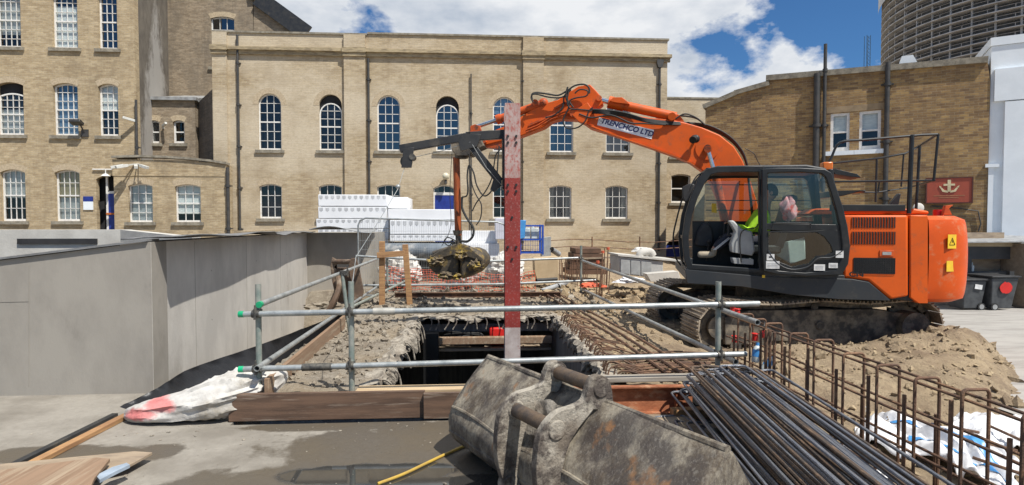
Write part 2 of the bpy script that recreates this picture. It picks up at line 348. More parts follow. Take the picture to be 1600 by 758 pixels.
    if head and r > 0:
        hm = MB(); A2 = arch_pts(x0, x1, z1, r, 14); c = Vector((cx, z1 - (w if r >= w * .95 else 2.2 * w)))
        O2 = [tuple(Vector(p) + (Vector(p) - c).normalized() * .24) for p in A2]
        for k in range(len(A2) - 1):
            hm.add([wl.P(A2[k][0], -.006, A2[k][1]), wl.P(A2[k + 1][0], -.006, A2[k + 1][1]), wl.P(O2[k + 1][0], -.006, O2[k + 1][1]), wl.P(O2[k][0], -.006, O2[k][1])], [(0, 1, 2, 3)])
        hm.build('brick_arch', ringmat or m_arch, o, smooth=False)
    return o
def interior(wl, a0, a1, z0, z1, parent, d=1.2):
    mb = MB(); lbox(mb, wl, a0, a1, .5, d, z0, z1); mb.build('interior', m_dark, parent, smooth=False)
def downpipe(name, wl, px, y0, y1, label, r=.05, hop=False, off=-.09, bends=None):
    a, zt = wl.at(px, y0); _, zb = wl.at(px, y1); t = thing(name, label, 'drainpipe', wl.P(a, off, zb), 'pipes on the buildings')
    mb = MB(); mb.tube(wl.P(a, off, zb), wl.P(a, off, zt), r, 10)
    mb.build('pipe', m_pipe, t); z = zb + .4
    while z < zt - .2:
        cl_ = MB(); cl_.tube(wl.P(a, off, z - .05), wl.P(a, off, z + .05), r * 1.4, 10); lbox(cl_, wl, a - r * 2.3, a + r * 2.3, off * .7, -.004, z - .02, z + .02); z += 1.8; cl_.build('collar', m_pipe, t)
    if hop:
        h = MB(); h.prism([wl.P(a - .08, off - .08, zt - .05), wl.P(a + .08, off - .08, zt - .05), wl.P(a + .15, off - .08, zt + .15), wl.P(a + .15, off - .08, zt + .3), wl.P(a - .15, off - .08, zt + .3), wl.P(a - .15, off - .08, zt + .15)], wl.n * .16)
        h.build('hopper', m_pipe, t, smooth=False)
    return t

# ---- the hall: long two-storey facade
HY = 26.0
hw = Wall((0, HY, 0), (1, 0, 0), (0, 1, 0))
def op(wl, x0, x1, yt, yb, kind):
    a0, z1 = wl.at(x0, yt); a1, _ = wl.at(x1, yt); xm = (x0 + x1) / 2; z1 = wl.at(xm, yt)[1]; z0 = wl.at(xm, yb)[1]
    return (a0, a1, z0, z1, (a1 - a0) / 2 if kind == 'semi' else (.10 if kind == 'seg' else 0))
hall = thing('hall', 'long two-storey pale brick hall with round-headed upper windows, facing the site', 'building', (-4, HY, .4))
up = [(403, 439, 147, 236), (498, 534, 148, 236), (589, 625, 149, 236), (681, 717, 150, 236), (770, 806, 151, 236), (859, 896, 152, 237), (947, 985, 153, 238)]
lo = [(405, 440, 287, 341), (498, 534, 287, 341), (589, 625, 288, 341), (770, 806, 289, 341), (858, 893, 290, 342), (946, 981, 291, 343)]
door_px = (677, 711, 289, 392)
U = [op(hw, *p, 'semi') for p in up]; Lw = [op(hw, *p, 'seg') for p in lo]; Dp = op(hw, *door_px, 'seg')
z_up = sum(o[2] for o in U) / 7; z_ut = sum(o[3] for o in U) / 7; z_lo = sum(o[2] for o in Lw) / 6; z_lt = sum(o[3] for o in Lw) / 6
U = [(o[0], o[1], z_up, z_ut, (o[1] - o[0]) / 2) for o in U]; Lw = [(o[0], o[1], z_lo, z_lt, .12) for o in Lw]; Dp = (Dp[0], Dp[1], .5, Dp[3], .16)
ax0 = hw.at(336, 200)[0]; ax1 = hw.at(1042, 200)[0]; axm = hw.at(575, 200)[0]
ztopL = hw.at(450, 53)[1]; ztopR = hw.at(800, 58.5)[1]; zcor = hw.at(450, 84)[1]
zc = zcor
make_wall(hw, ax0, ax1, -.3, zc, U + Lw + [Dp], m_hall, hall, thick=.4)
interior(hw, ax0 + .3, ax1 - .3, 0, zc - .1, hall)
pb = MB(); lbox(pb, hw, ax0, axm, .002, .40, zc - .002, ztopL); lbox(pb, hw, axm, ax1, .002, .40, zc - .002, ztopR); pb.build('parapet', m_hall, hall, smooth=False)
cb_ = MB(); h = ztopL - zc
lbox(cb_, hw, ax0 - .1, ax1 + .15, -.20, .001, zc + .10, zc + .24); lbox(cb_, hw, ax0 - .06, ax1 + .1, -.10, -.0, zc - .08, zc + .098); cb_.build('cornice', m_cornice, hall, smooth=False)
cp = MB(); lbox(cp, hw, ax0 - .05, axm - .01, -.06, .46, ztopL, ztopL + .08); lbox(cp, hw, axm + .01, ax1 + .06, -.06, .46, ztopR, ztopR + .08); cp.build('coping', m_stone, hall, smooth=False)
for a, b in ((335, 357), (539, 572), (817, 849)):
    a0 = hw.at(a, 200)[0]; a1 = hw.at(b, 200)[0]; q = MB(); lbox(q, hw, a0, a1, -.14, -.001, -.3, zc - .081); lbox(q, hw, a0, a1, -.12, -.001, zc + .242, (ztopL if b < 600 else ztopR) - .001)
    q.build('pilaster', m_hall, hall, smooth=False)
    q = MB(); lbox(q, hw, a0 - .06, a1 + .06, -.26, -.165, zc + .06, zc + .27); lbox(q, hw, a0 - .03, a1 + .03, -.21, -.105, zc - .1, zc + .058); q.build('capital', m_cornice, hall, smooth=False)
for i, o in enumerate(U):
    make_window(hw, o, hall, 3, 6 if i not in (0,) else 6, drop=.36 if i in (1, 3) else 0, gl=m_glassb if i >= 2 else m_glass, curtain=i in (5, 6), blind=m_blind if i in (4,) else None, blind_z=(.7, 1))
for i, o in enumerate(Lw): make_window(hw, o, hall, 3, 3, meet=False, curtain=i >= 4, fw=.05)
dm = MB(); lbox(dm, hw, Dp[0] + .06, Dp[1] - .06, .10, .15, .5, z_lo + 1.05); dd = dm.build('door', m_bluep, hall, smooth=False)
tz = z_lo + 1.05
make_window(hw, (Dp[0], Dp[1], tz + .05, Dp[3], .16), hall, 2, 1, sill=False, meet=False, curtain=True, head=True)
fm = MB(); lbox(fm, hw, Dp[0], Dp[0] + .06, .09, .155, .5, tz + .05); lbox(fm, hw, Dp[1] - .06, Dp[1], .09, .155, .5, tz + .05); lbox(fm, hw, Dp[0], Dp[1], .088, .157, tz, tz + .045); fm.build('door_frame', m_wfr, dd, smooth=False)
rf = MB()
pr = [(ax0, .45, ztopL - .35), (ax1, .45, ztopR - .5), (ax1, 9, ztopR - .5), (ax0, 9, ztopL - .35)]
ra, rb = hw.at(470, 48)[0], hw.at(860, 60)[0]; zr = ztopL + 1.05
rf.add([hw.P(*p) for p in pr] + [hw.P(ax0, 4.5, zr), hw.P(rb, 4.5, zr), ], [(0, 1, 5, 4), (1, 2, 5), (2, 3, 4, 5), (3, 0, 4)]); rf.build('roof', m_slate, hall, smooth=False)
eb = MB(); eb.add([Vector((ax1, HY + .0, -.3)), Vector((ax1, HY + 9, -.3)), Vector((ax1, HY + 9, zc)), Vector((ax1, HY, zc))], [(0, 1, 2, 3)])
eb.add([Vector((ax0, HY + .41, -.3)), Vector((ax0, HY + 9, -.3)), Vector((ax0, HY + 9, zc)), Vector((ax0, HY + .41, zc))], [(0, 1, 2, 3)])
eb.build('end_wall', m_hall, hall, smooth=False)
# ---- low wing at the hall's right end
rw = Wall((0, 28.5, 0), (1, 0, 0), (0, 1, 0))
wing = thing('rear_wing', 'narrow brick wing set back at the right end of the long hall', 'building', (11, 28.5, .3))
w0 = rw.at(1036, 200)[0]; w1 = rw.at(1180, 200)[0]; wz = rw.at(1046, 154)[1]; wz2 = rw.at(1060, 175)[1]
wo1 = op(rw, 1049, 1079, 272, 317, 'seg'); wo2 = op(rw, 1049, 1082, 199, 245, 'flat'); wd = op(rw, 1041, 1069, 374, 410, 'seg'); wd = (wd[0], wd[1], .0, wd[3], .3)
make_wall(rw, w0, w1, -.5, wz, [wo1, wo2, wd], m_hall, wing); interior(rw, w0 + .2, w1, 0, wz - .1, wing)
make_window(rw, wo1, wing, 1, 2, fw=.06); make_window(rw, wo2, wing, 1, 2, fw=.06)
q = MB(); lbox(q, rw, wd[0] + .03, wd[1] - .03, .1, .15, 0, wd[3] - .3); q.build('door', m_bluep, wing, smooth=False)
q = MB(); lbox(q, rw, w0, w1, -.04, .35, wz, wz + .08); q.build('coping', m_stone, wing, smooth=False)
# ---- the tall building behind the hall's left end
tw = Wall((0, 29.6, 0), (1, 0, 0), (0, 1, 0))
tall = thing('tall_block', 'tall grimy brick block rising behind the left end of the hall, with sloping roof edge', 'building', (-14, 29.6, 0))
t0 = tw.at(252, 100)[0]; t1 = tw.at(396, 100)[0]; wnt = op(tw, 329, 366, 26, 105, 'seg')
make_wall(tw, t0, t1, 0, 17, [wnt], m_grime, tall, thick=.3); interior(tw, t0 + .2, t1 - .2, 8, 16, tall)
make_window(tw, wnt, tall, 3, 4, gl=m_glassb)
s = [tw.at(396, -60), tw.at(404, -2), tw.at(471, 47), tw.at(471, 80), tw.at(396, 80)]
q = MB(); q.prism([tw.P(a, .02, z) for a, z in s], (0, .3, 0)); q.build('gable_wall', m_grime, tall, smooth=False)
q = MB(); q.beam(tw.P(*[s[1][0], -.1, s[1][1]]), tw.P(s[2][0] + .3, -.1, s[2][1] - .2), .8, .16, (0, 1, 0)); q.beam(tw.P(s[0][0], -.1, s[0][1]), tw.P(s[1][0], -.1, s[1][1]), .8, .16, (0, 1, 0)); q.build('roof', m_darkpaint, tall, smooth=False)
# ---- left wing, three storeys
LY = 25.5
lw = Wall((0, LY, 0), (1, 0, 0), (0, 1, 0))
left = thing('school_block', 'three-storey yellow brick block with tall sash windows at the left edge', 'building', (-18, LY, 0))
l0 = -26.0; l1 = lw.at(213, 200)[0]
rws = []
for (x0, x1) in ((-8, 31), (80, 120), (152, 182)): rws.append((op(lw, x0, x1, -12, 72 if x1 < 100 else (75 if x1 < 130 else 78), 'seg'), 0))
for (x0, x1, yt, yb) in ((-6, 36, 127, 209), (82, 121, 130, 213), (153, 184, 132, 213)): rws.append((op(lw, x0, x1, yt, yb, 'seg'), 1))
for (x0, x1, yt, yb) in ((0, 39, 265, 345), (85, 124, 265, 346)): rws.append((op(lw, x0, x1, yt, yb, 'seg'), 2))
def lev(k, lst): v = [o for o, j in lst if j == k]; return sum(o[2] for o in v) / len(v), sum(o[3] for o in v) / len(v)
ldoor = op(lw, 150, 179, 274, 380, 'seg'); ldoor = (ldoor[0], ldoor[1] + .25, 0, ldoor[3], .16)
fix = []
for o, k in rws: z0, z1 = lev(k, rws); fix.append(((o[0], o[1], z0, z1, .13), k))
fl = [f[0] for f in fix]
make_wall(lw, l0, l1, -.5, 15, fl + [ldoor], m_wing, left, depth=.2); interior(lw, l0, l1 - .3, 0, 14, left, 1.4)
bl = [(m_blind, (.25, 1)), (m_blind, (.0, .78)), (None, (0, 1)), (m_blind, (0, .62)), (m_blind, (0, .8)), (m_blind, (.52, 1)), (m_blind, (.45, 1)), (m_blind2, (.46, 1))]
for i, (o, k) in enumerate(fix):
    wq = make_window(lw, o, left, 4 if i % 3 != 2 or k == 2 else 3, 6 if k == 0 else (6 if k == 1 else 4), depth=.2, fw=.06, blind=bl[i][0], blind_z=bl[i][1], gl=m_glassb if i in (2, 4) else m_glass, drop=.42 if i == 3 else 0, ringmat=m_arch)
    if i == 7:
        q = MB(); h = o[3] - o[2]; lbox(q, lw, o[0] - .02, o[1] + .02, .26, .28, o[2], o[2] + h * .46); q.build('blind', m_blind, wq, smooth=False)
q = MB(); lbox(q, lw, ldoor[0] + .34, ldoor[1], .23, .28, 0, lw.at(165, 302)[1]); dd = q.build('door', m_bluep, left, smooth=False)
q = MB(); a = ldoor[0] + .34; zt = lw.at(165, 302)[1]; lbox(q, lw, a - .08, a, .21, .29, 0, ldoor[3]); lbox(q, lw, a, ldoor[1], .21, .29, zt, zt + .1); q.build('door_frame', m_wfr, dd, smooth=False)
q = MB(); zz = lw.at(165, 334)[1]; lbox(q, lw, a - .08, ldoor[1], .19, .226, zz - .04, zz + .04); q.build('push_bar', M('orange_bar', (.5, .14, .03), None, 5), dd, smooth=False)
# slanting side wall of the block, sooty with a white streak
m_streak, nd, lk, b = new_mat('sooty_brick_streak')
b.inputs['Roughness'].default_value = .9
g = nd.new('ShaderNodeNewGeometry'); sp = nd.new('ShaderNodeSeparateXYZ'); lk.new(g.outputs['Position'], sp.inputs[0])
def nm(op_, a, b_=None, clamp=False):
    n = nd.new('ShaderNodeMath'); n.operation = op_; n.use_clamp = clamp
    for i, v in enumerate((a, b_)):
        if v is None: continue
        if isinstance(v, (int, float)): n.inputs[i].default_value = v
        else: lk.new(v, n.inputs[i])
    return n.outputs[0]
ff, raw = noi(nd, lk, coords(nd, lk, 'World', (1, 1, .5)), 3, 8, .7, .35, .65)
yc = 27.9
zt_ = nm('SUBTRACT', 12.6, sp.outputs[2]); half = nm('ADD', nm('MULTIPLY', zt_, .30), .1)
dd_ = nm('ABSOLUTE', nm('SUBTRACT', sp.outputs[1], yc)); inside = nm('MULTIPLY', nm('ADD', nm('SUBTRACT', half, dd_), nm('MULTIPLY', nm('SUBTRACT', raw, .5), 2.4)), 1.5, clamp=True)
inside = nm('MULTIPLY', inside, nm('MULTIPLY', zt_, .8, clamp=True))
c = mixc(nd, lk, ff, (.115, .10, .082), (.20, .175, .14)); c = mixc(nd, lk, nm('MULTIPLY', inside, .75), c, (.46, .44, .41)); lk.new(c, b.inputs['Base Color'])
pA = lw.P(l1, 0, 0); pB = tw.P(t0 + .35, 0, 0)
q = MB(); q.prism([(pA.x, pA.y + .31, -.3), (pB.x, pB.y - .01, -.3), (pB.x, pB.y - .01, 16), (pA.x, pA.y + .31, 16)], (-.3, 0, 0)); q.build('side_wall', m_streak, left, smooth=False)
# ---- small two-window extension between block and hall
ew = Wall((0, 27.2, 0), (1, 0, 0), (0, 1, 0))
ext = thing('stair_extension', 'small brick extension with lead roof and two narrow windows beside the tall block', 'building', (-14, 26, 0))
e0 = ew.at(213, 200)[0]; e1 = ew.at(305, 200)[0]; ez = ew.at(260, 157)[1]
eo = [op(ew, 232, 249, 188, 224, 'seg'), op(ew, 270, 288, 188, 224, 'seg')]; eo = [(o[0], o[1], o[2], o[3], .08) for o in eo]
make_wall(ew, e0, e1, 0, ez, eo, m_grime, ext); interior(ew, e0 + .1, e1 - .1, 4, ez - .1, ext)
for o in eo: make_window(ew, o, ext, 1, 2, fw=.07)
q = MB(); q.prism([ew.P(e0 - .1, -.15, ez + .0), ew.P(e1 + .12, -.15, ez), ew.P(e1 + .12, -.15, ez + .14), ew.P(e0 - .1, -.15, ez + .14)], (0, .2, 0)); z2 = ew.at(260, 138)[1]
q.add([ew.P(e0 - .1, .06, ez + .13), ew.P(e1 + .12, .06, ez + .13), ew.P(e1 + .12, 2.4, ez + .75), ew.P(e0 + 1.0, 2.4, ez + .75), ew.P(e0 - .1, .06, ez - .02), ew.P(e1 + .12, .06, ez - .02), ew.P(e1 + .12, 2.4, ez - .02), ew.P(e0 + 1, 2.4, ez - .02)], [(0, 1, 2, 3), (4, 7, 6, 5), (1, 5, 6, 2), (0, 3, 7, 4)]); q.build('roof', m_lead, ext, smooth=False)
a3 = hw.at(336, 200)[0]
q = MB(); p0 = ew.P(e1, .31, 0); p1 = hw.P(a3, -.15, 0)
q.prism([(p0.x, p0.y, 0), (p1.x, p1.y, 0), (p1.x, p1.y, W(334, 139, 25.85).z), (p0.x, p0.y, ez - .03)], (-.15, .2, 0)); q.build('side_wall', m_shade, ext, smooth=False)  # dark brick colour stands for the face turned from the sun
# ---- bowed ground-floor annex
aw = Wall((0, 25.15, 0), (1, 0, 0), (0, 1, 0))
anx = thing('annex', 'single-storey brick annex with rounded parapet and two white-blinded windows', 'building', (-13, 22.6, 0))
n0 = aw.at(178, 300)[0]; n1 = aw.at(353, 300)[0]; nz = aw.at(260, 253)[1]
ao = [op(aw, 200, 238, 287, 347, 'seg'), op(aw, 273, 313, 288, 347, 'seg')]
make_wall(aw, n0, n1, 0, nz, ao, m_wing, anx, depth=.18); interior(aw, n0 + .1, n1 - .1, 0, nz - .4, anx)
for i, o in enumerate(ao): make_window(aw, o, anx, 3, 4, blind=m_blind, blind_z=(0, 1) if i == 0 else (.22, 1), depth=.18)
q = MB(); q.prism([aw.P(n0 - .03, -.02, aw.at(178, 249)[1]), aw.P(aw.at(300, 253)[0], -.02, aw.at(300, 251)[1]), aw.P(n1 + .03, -.02, aw.at(353, 258)[1]), aw.P(n1 + .03, -.02, nz - .6), aw.P(n0 - .03, -.02, nz - .6)][::-1], (0, .017, 0)); q.build('parapet', m_wing, anx, smooth=False)
q = MB()
c1 = [aw.at(x, y) for x, y in ((176, 247), (215, 246), (260, 247), (300, 250), (330, 253), (354, 257))]
for i in range(5): q.prism([aw.P(c1[i][0], -.1, c1[i][1]), aw.P(c1[i + 1][0], -.1, c1[i + 1][1]), aw.P(c1[i + 1][0], -.1, c1[i + 1][1] + .09), aw.P(c1[i][0], -.1, c1[i][1] + .09)], (0, .45, 0))
q.build('coping', m_stone, anx, smooth=False)
q = MB(); q.box2(n1 - .2, n1, 25.46, 25.84, 0, nz - .1); q.build('side_wall', m_wing, anx, smooth=False); q = MB(); q.box2(n0 + .2, n1 - .2, 25.46, 27.1, nz - .55, nz - .45); q.build('side_wall', m_wing, anx, smooth=False)
# pipes and fittings
downpipe('drainpipe', hw, 372, 56, 372, 'long black drainpipe at the left end of the hall, beside its first window')
downpipe('drainpipe', hw, 576, 92, 330, 'black drainpipe against the second pilaster of the hall, between round-headed windows')
downpipe('drainpipe', hw, 818, 90, 392, 'black drainpipe at the third pilaster, behind the red steel column', .04)
downpipe('drainpipe', hw, 1030, 105, 392, 'black drainpipe with hopper head near the right corner of the hall', hop=True)
downpipe('drainpipe', hw, 736, 116, 380, 'thin black pole rising up the hall between the fourth and fifth upper windows', .03)
downpipe('drainpipe', lw, 215, 157, 246, 'short black drainpipe where the small extension meets the tall left block', off=-.12)
downpipe('drainpipe', aw, 357, 262, 372, 'black drainpipe at the right corner of the low annex', .07)
# blue notice, CCTV cluster, door lamp
nb = thing('notice_board', 'blue and white notice mounted on the brick left of the blue side door', 'sign', aw.P(lw.at(140, 320)[0] + .0, 0, 1))
z0 = lw.at(138, 328)[1]; zm = lw.at(138, 315)[1]; z1 = lw.at(138, 307)[1]; a0 = lw.at(131, 320)[0]; a1 = lw.at(146, 320)[0]
q = MB(); lbox(q, lw, a0, a1, -.04, -.003, zm, z1); q.build('blue_header', m_bluep, nb, smooth=False)
q = MB(); lbox(q, lw, a0, a1, -.04, -.003, z0, zm - .003); q.build('panel', m_white, nb, smooth=False)
camm = M('camera_housing', (.62, .62, .58), (.5, .5, .46), 6, .5)
cc = aw.at(214, 262)
for i, (dx, ang, lab) in enumerate(((-.55, 205, 'leftmost white security camera of the cluster on the annex, pointing left'), (-.3, 235, 'white security camera of the annex cluster, second from its left end'), (.25, 300, 'white security camera of the annex cluster, third from its left end'), (.55, 335, 'rightmost white security camera of the cluster on the annex'))):
    b0 = aw.P(cc[0], -.35, cc[1] + .05); d = Vector((math.cos(R(ang)), math.sin(R(ang)), -.25)).normalized()
    t = thing('security_camera', lab, 'security camera', b0, 'security cameras on the annex'); p = b0 + Vector((dx * .6, 0, 0))
    q = MB(); q.beam(p, p + d * .45, .13, .12); q.build('housing', camm, t, bevel=.01)
    q = MB(); q.beam(b0 + Vector((dx * .1, .33, .1)), p, .04, .04); q.build('bracket', camm, t)
for px, py, wl_, lab in ((127, 197, lw, 'floodlight fixed to the tall left block between second and third windows'),):
    a_, z_ = wl_.at(px, py); t = thing('floodlight', lab, 'lamp', wl_.P(a_, -.2, z_)); q = MB(); q.box(wl_.P(a_, -.3, z_ + .1), (.45, .3, .14), Matrix.Rotation(R(-25), 3, 'X')); q.build('lamp_head', m_darkpaint, t, bevel=.02)
    q = MB(); q.tube(wl_.P(a_ + .1, -.25, z_ + .05), wl_.P(a_ + .15, -.02, z_ - .3), .03); lbox(q, wl_, a_ + .02, a_ + .3, -.05, -.003, z_ - .45, z_ - .15); q.build('bracket', m_pipe, t)
for px, py, wl_, lab in ((214, 190, lw, 'small white camera on the corner of the tall left block'), (256, 198, ew, 'small white camera between the two narrow windows')):
    a_, z_ = wl_.at(px, py); b0 = wl_.P(a_, -.1, z_); t = thing('wall_camera', lab, 'security camera', b0); q = MB(); q.beam(b0, b0 + Vector((.3 if px > 220 else -.35, -.3, .1)), .1, .1); q.build('housing', camm, t, bevel=.01); q = MB(); q.box(b0 + Vector((0, .05, -.05)), (.06, .1, .1)); q.build('bracket', camm, t)
a_, z_ = hw.at(697, 277); t = thing('wall_lamp', 'round cream globe lamp above the blue hall door', 'lamp', hw.P(a_, -.2, z_)); q = MB(); q.ball(hw.P(a_, -.22, z_ + .02), .16, 14, 10); q.build('globe', M('cream_globe', (.7, .66, .5), None, 4, .3), t); q = MB(); q.tube(hw.P(a_, -.22, z_ - .3), hw.P(a_, -.22, z_ - .13), .07, 10, .05); q.tube(hw.P(a_, -.22, z_ - .25), hw.P(a_, -.003, z_ - .25), .03); q.build('bracket', m_pipe, t)
a_, z_ = lw.at(151, 265); t = thing('door_lamp', 'white canopy lamp on a bracket over the blue side door', 'lamp', lw.P(a_, -.2, z_)); q = MB(); q.tube(lw.P(lw.at(146, 265)[0], -.05, z_), lw.P(lw.at(178, 265)[0], -.05, z_), .03); q.tube(lw.P(lw.at(172, 263)[0], -.3, z_), lw.P(lw.at(172, 272)[0], -.3, z_ - .25), .02); q.build('bracket', m_wfr, t); q = MB(); q.tube(lw.P(lw.at(172, 272)[0], -.3, z_ - .3), lw.P(lw.at(172, 272)[0], -.3, z_ - .2), .18, 14, .06); q.build('shade', m_wfr, t)

# ---- brown stock-brick building on the right
pR = W(1543, 300, 16.2); pL = W(1101, 300, 20.6)
u = Vector((pR.x - pL.x, pR.y - pL.y, 0)).normalized(); nn = Vector((-u.y, u.x, 0))
bw_ = Wall((pL.x, pL.y, 0), u, nn)
bb = thing('brick_house', 'brown stock-brick building with stepped parapet and two small sash windows on the right', 'building', (pL.x, pL.y, 0))
prof = [bw_.at(1101, 168), bw_.at(1150, 146), bw_.at(1201, 131), bw_.at(1203, 124), bw_.at(1543, 96)]
Lb = (Vector((pR.x, pR.y, 0)) - Vector((pL.x, pL.y, 0))).length
def bop(x0, x1, yt, yb): a0 = bw_.at(x0, yt)[0]; a1 = bw_.at(x1, yt)[0]; return (a0, a1, bw_.at(x0, yb)[1], bw_.at(x0, yt)[1], 0)
bo = [bop(1298, 1328, 178, 237), bop(1343, 1377, 176, 236)]; bo = [(o[0], o[1], bo[0][2], bo[0][3], 0) for o in bo]
zflat = bw_.at(1300, 150)[1]
zl = bw_.at(1101, 168)[1] - .02
make_wall(bw_, 0, Lb, -1.5, zl, [o for o in bo], m_rb, bb, depth=.1); interior(bw_, .3, Lb - .3, .3, zl - .1, bb)
q = MB(); q.prism([bw_.P(0, 0, zl), bw_.P(Lb, 0, zl)] + [bw_.P(a, 0, z) for a, z in prof[::-1]], nn * .3); q.build('parapet', m_rb, bb, smooth=False)
q = MB()
for i in (0, 1): q.beam(bw_.P(prof[i][0] - .05, .13, prof[i][1] + .02), bw_.P(prof[i + 1][0] + .02, .13, prof[i + 1][1] + .02), .42, .16)
q.beam(bw_.P(prof[3][0] - .12, .13, prof[3][1] + .05), bw_.P(prof[4][0], .13, prof[4][1] + .05), .44, .18); q.build('coping', m_stone, bb, smooth=False)
for i, o in enumerate(bo):
    make_window(bw_, o, bb, 1, 2, depth=.1, fw=.085, head=False, blind=m_blind, blind_z=(.5, 1), sillmat=m_white)
q = MB(); lbox(q, bw_, bo[0][0] - .12, bo[1][1] + .2, -.006, -.001, bo[0][3] + .02, bo[0][3] + .22); q.build('lintel', M('render_band', (.34, .25, .15), None, 3, .9), bb, smooth=False)
for zz_ in (0,):
    q = MB(); q.prism([bw_.P(0, .31, -1.5), bw_.P(0, 8, -1.5), bw_.P(0, 8, prof[0][1]), bw_.P(0, .31, prof[0][1])], u * .25); q.prism([bw_.P(Lb, .31, -1.5), bw_.P(Lb, 8, -1.5), bw_.P(Lb, 8, prof[4][1]), bw_.P(Lb, .31, prof[4][1])], -u * .25); q.build('side_wall', m_rb, bb, smooth=False)
def dpb(px, y0, y1, lab, r=.06, extra=0):
    t = downpipe('soil_pipe', bw_, px, y0, y1, lab, r); return t
dpb(1277, 116, 300, 'thick black soil pipe ending at the parapet, left of the two small windows', .10)
dpb(1290, 70, 300, 'slim black vent pipe standing above the parapet, left of the two small windows', .055)
dpb(1387, 98, 330, 'black soil pipe just right of the two small windows of the brown building', .075)
# sign with crest
sa, sz = bw_.at(1448, 282); sb, sz2 = bw_.at(1517, 316); sz1 = bw_.at(1517, 278)[1]
sg = thing('wall_sign', 'red-brown rectangular wall sign with cream anchor crest on the brown brick building', 'sign', bw_.P(sa, -.1, sz2))
q = MB(); lbox(q, bw_, sa, sb, -.1, -.003, sz2, sz1); q.build('board', M('sign_red', (.38, .075, .038), (.32, .065, .035), 3, .5), sg, smooth=False)
m_cream = M('cream_lettering', (.72, .62, .38), None, 4, .5)
q = MB(); q0, q1 = sa, sb; fr = .03
for (A0, A1, B0, B1) in ((q0 - fr, q1 + fr, sz1, sz1 + fr), (q0 - fr, q1 + fr, sz2 - fr, sz2), (q0 - fr, q0, sz2, sz1), (q1, q1 + fr, sz2, sz1)): lbox(q, bw_, A0, A1, -.12, -.003, B0, B1)
q.build('frame', M('dark_red_frame', (.10, .03, .02), None, 4), sg, smooth=False)
cx, cz = (sa + sb) / 2, (sz1 + sz2) / 2 + .1
q = MB(); s_ = .30
lbox(q, bw_, cx - .04, cx + .04, -.115, -.101, cz - .14, cz + .22); lbox(q, bw_, cx - .14, cx + .14, -.116, -.101, cz + .04, cz + .10)
for sgn in (-1, 1):
    q.prism([bw_.P(cx + sgn * a, -.101, cz + b_) for a, b_ in ((.03, -.17), (.16, -.14), (.22, -.02), (.17, -.02), (.12, -.09), (.03, -.11))], -nn * .014)
    q.prism([bw_.P(cx + sgn * a, -.101, cz + b_) for a, b_ in ((.18, .0), (.25, .05), (.23, -.02))], -nn * .014)
q.build('crest', m_cream, sg, smooth=False)
for k_ in (0, 1):
    q = MB(); lbox(q, bw_, cx - .38 + .14 * k_, cx + .38 - .14 * k_, -.104, -.101, cz - .27 - .06 * k_, cz - .25 - .06 * k_); q.build('faint_lettering_line', M('dull_gold', (.45, .22, .10), None, 4), sg, smooth=False)
# alarm bell box, wiring on the wall
q = MB(); pt = [bw_.at(x, y) for x, y in ((1455, 322), (1500, 326), (1528, 330), (1532, 350), (1528, 362))]
tag(q.path([bw_.P(a, -.04, z) for a, z in pt], .02, 6).build('wall_cable', m_pipe, None, loc=bw_.P(pt[0][0], -.04, pt[0][1])), 'dark cable run across the brown bricks below the crest sign', 'cable')
# ---- white painted building at the right edge
q0 = W(1543.5, 300, 16.25); wh = thing('white_building', 'white painted side wall with a shallow chimney breast at the right edge', 'building', (q0.x, q0.y, 0))
ww = Wall((q0.x, q0.y, 0), u, nn)
zt = ww.at(1545, 60)[1]
q = MB(); lbox(q, ww, 0, 9, 0, 6, -1.2, zt - .25); q.build('wall', m_white, wh, smooth=False)
q = MB(); lbox(q, ww, -.02, 9, -.03, 6.0, zt - .24, zt); q.build('coping', m_white, wh, smooth=False)
a2 = ww.at(1568, 200)[0]; q = MB(); lbox(q, ww, a2, 9, -.12, -.002, -1.2, ww.at(1570, 160)[1]); lbox(q, ww, a2 - .25, 9, -.12, -.002, ww.at(1570, 158)[1], ww.at(1570, 108)[1]); q.build('chimney_breast', m_white, wh, smooth=False)
a2 = ww.at(1545, 250)[0]; z_ = ww.at(1545, 262)[1]; q = MB(); lbox(q, ww, a2 - .1, a2 + .22, -.14, -.004, z_, z_ + .1); lbox(q, ww, a2 - .02, a2 + .1, -.1, -.004, -1.0, z_ - .002); q.build('pipe', m_white, wh, smooth=False)
q = MB(); lbox(q, ww, -.3, -.02, .3, .6, 0, zt - 1.6); q.build('drainpipe', M('maroon_paint', (.09, .03, .03), None, 4, .5), wh, smooth=False)
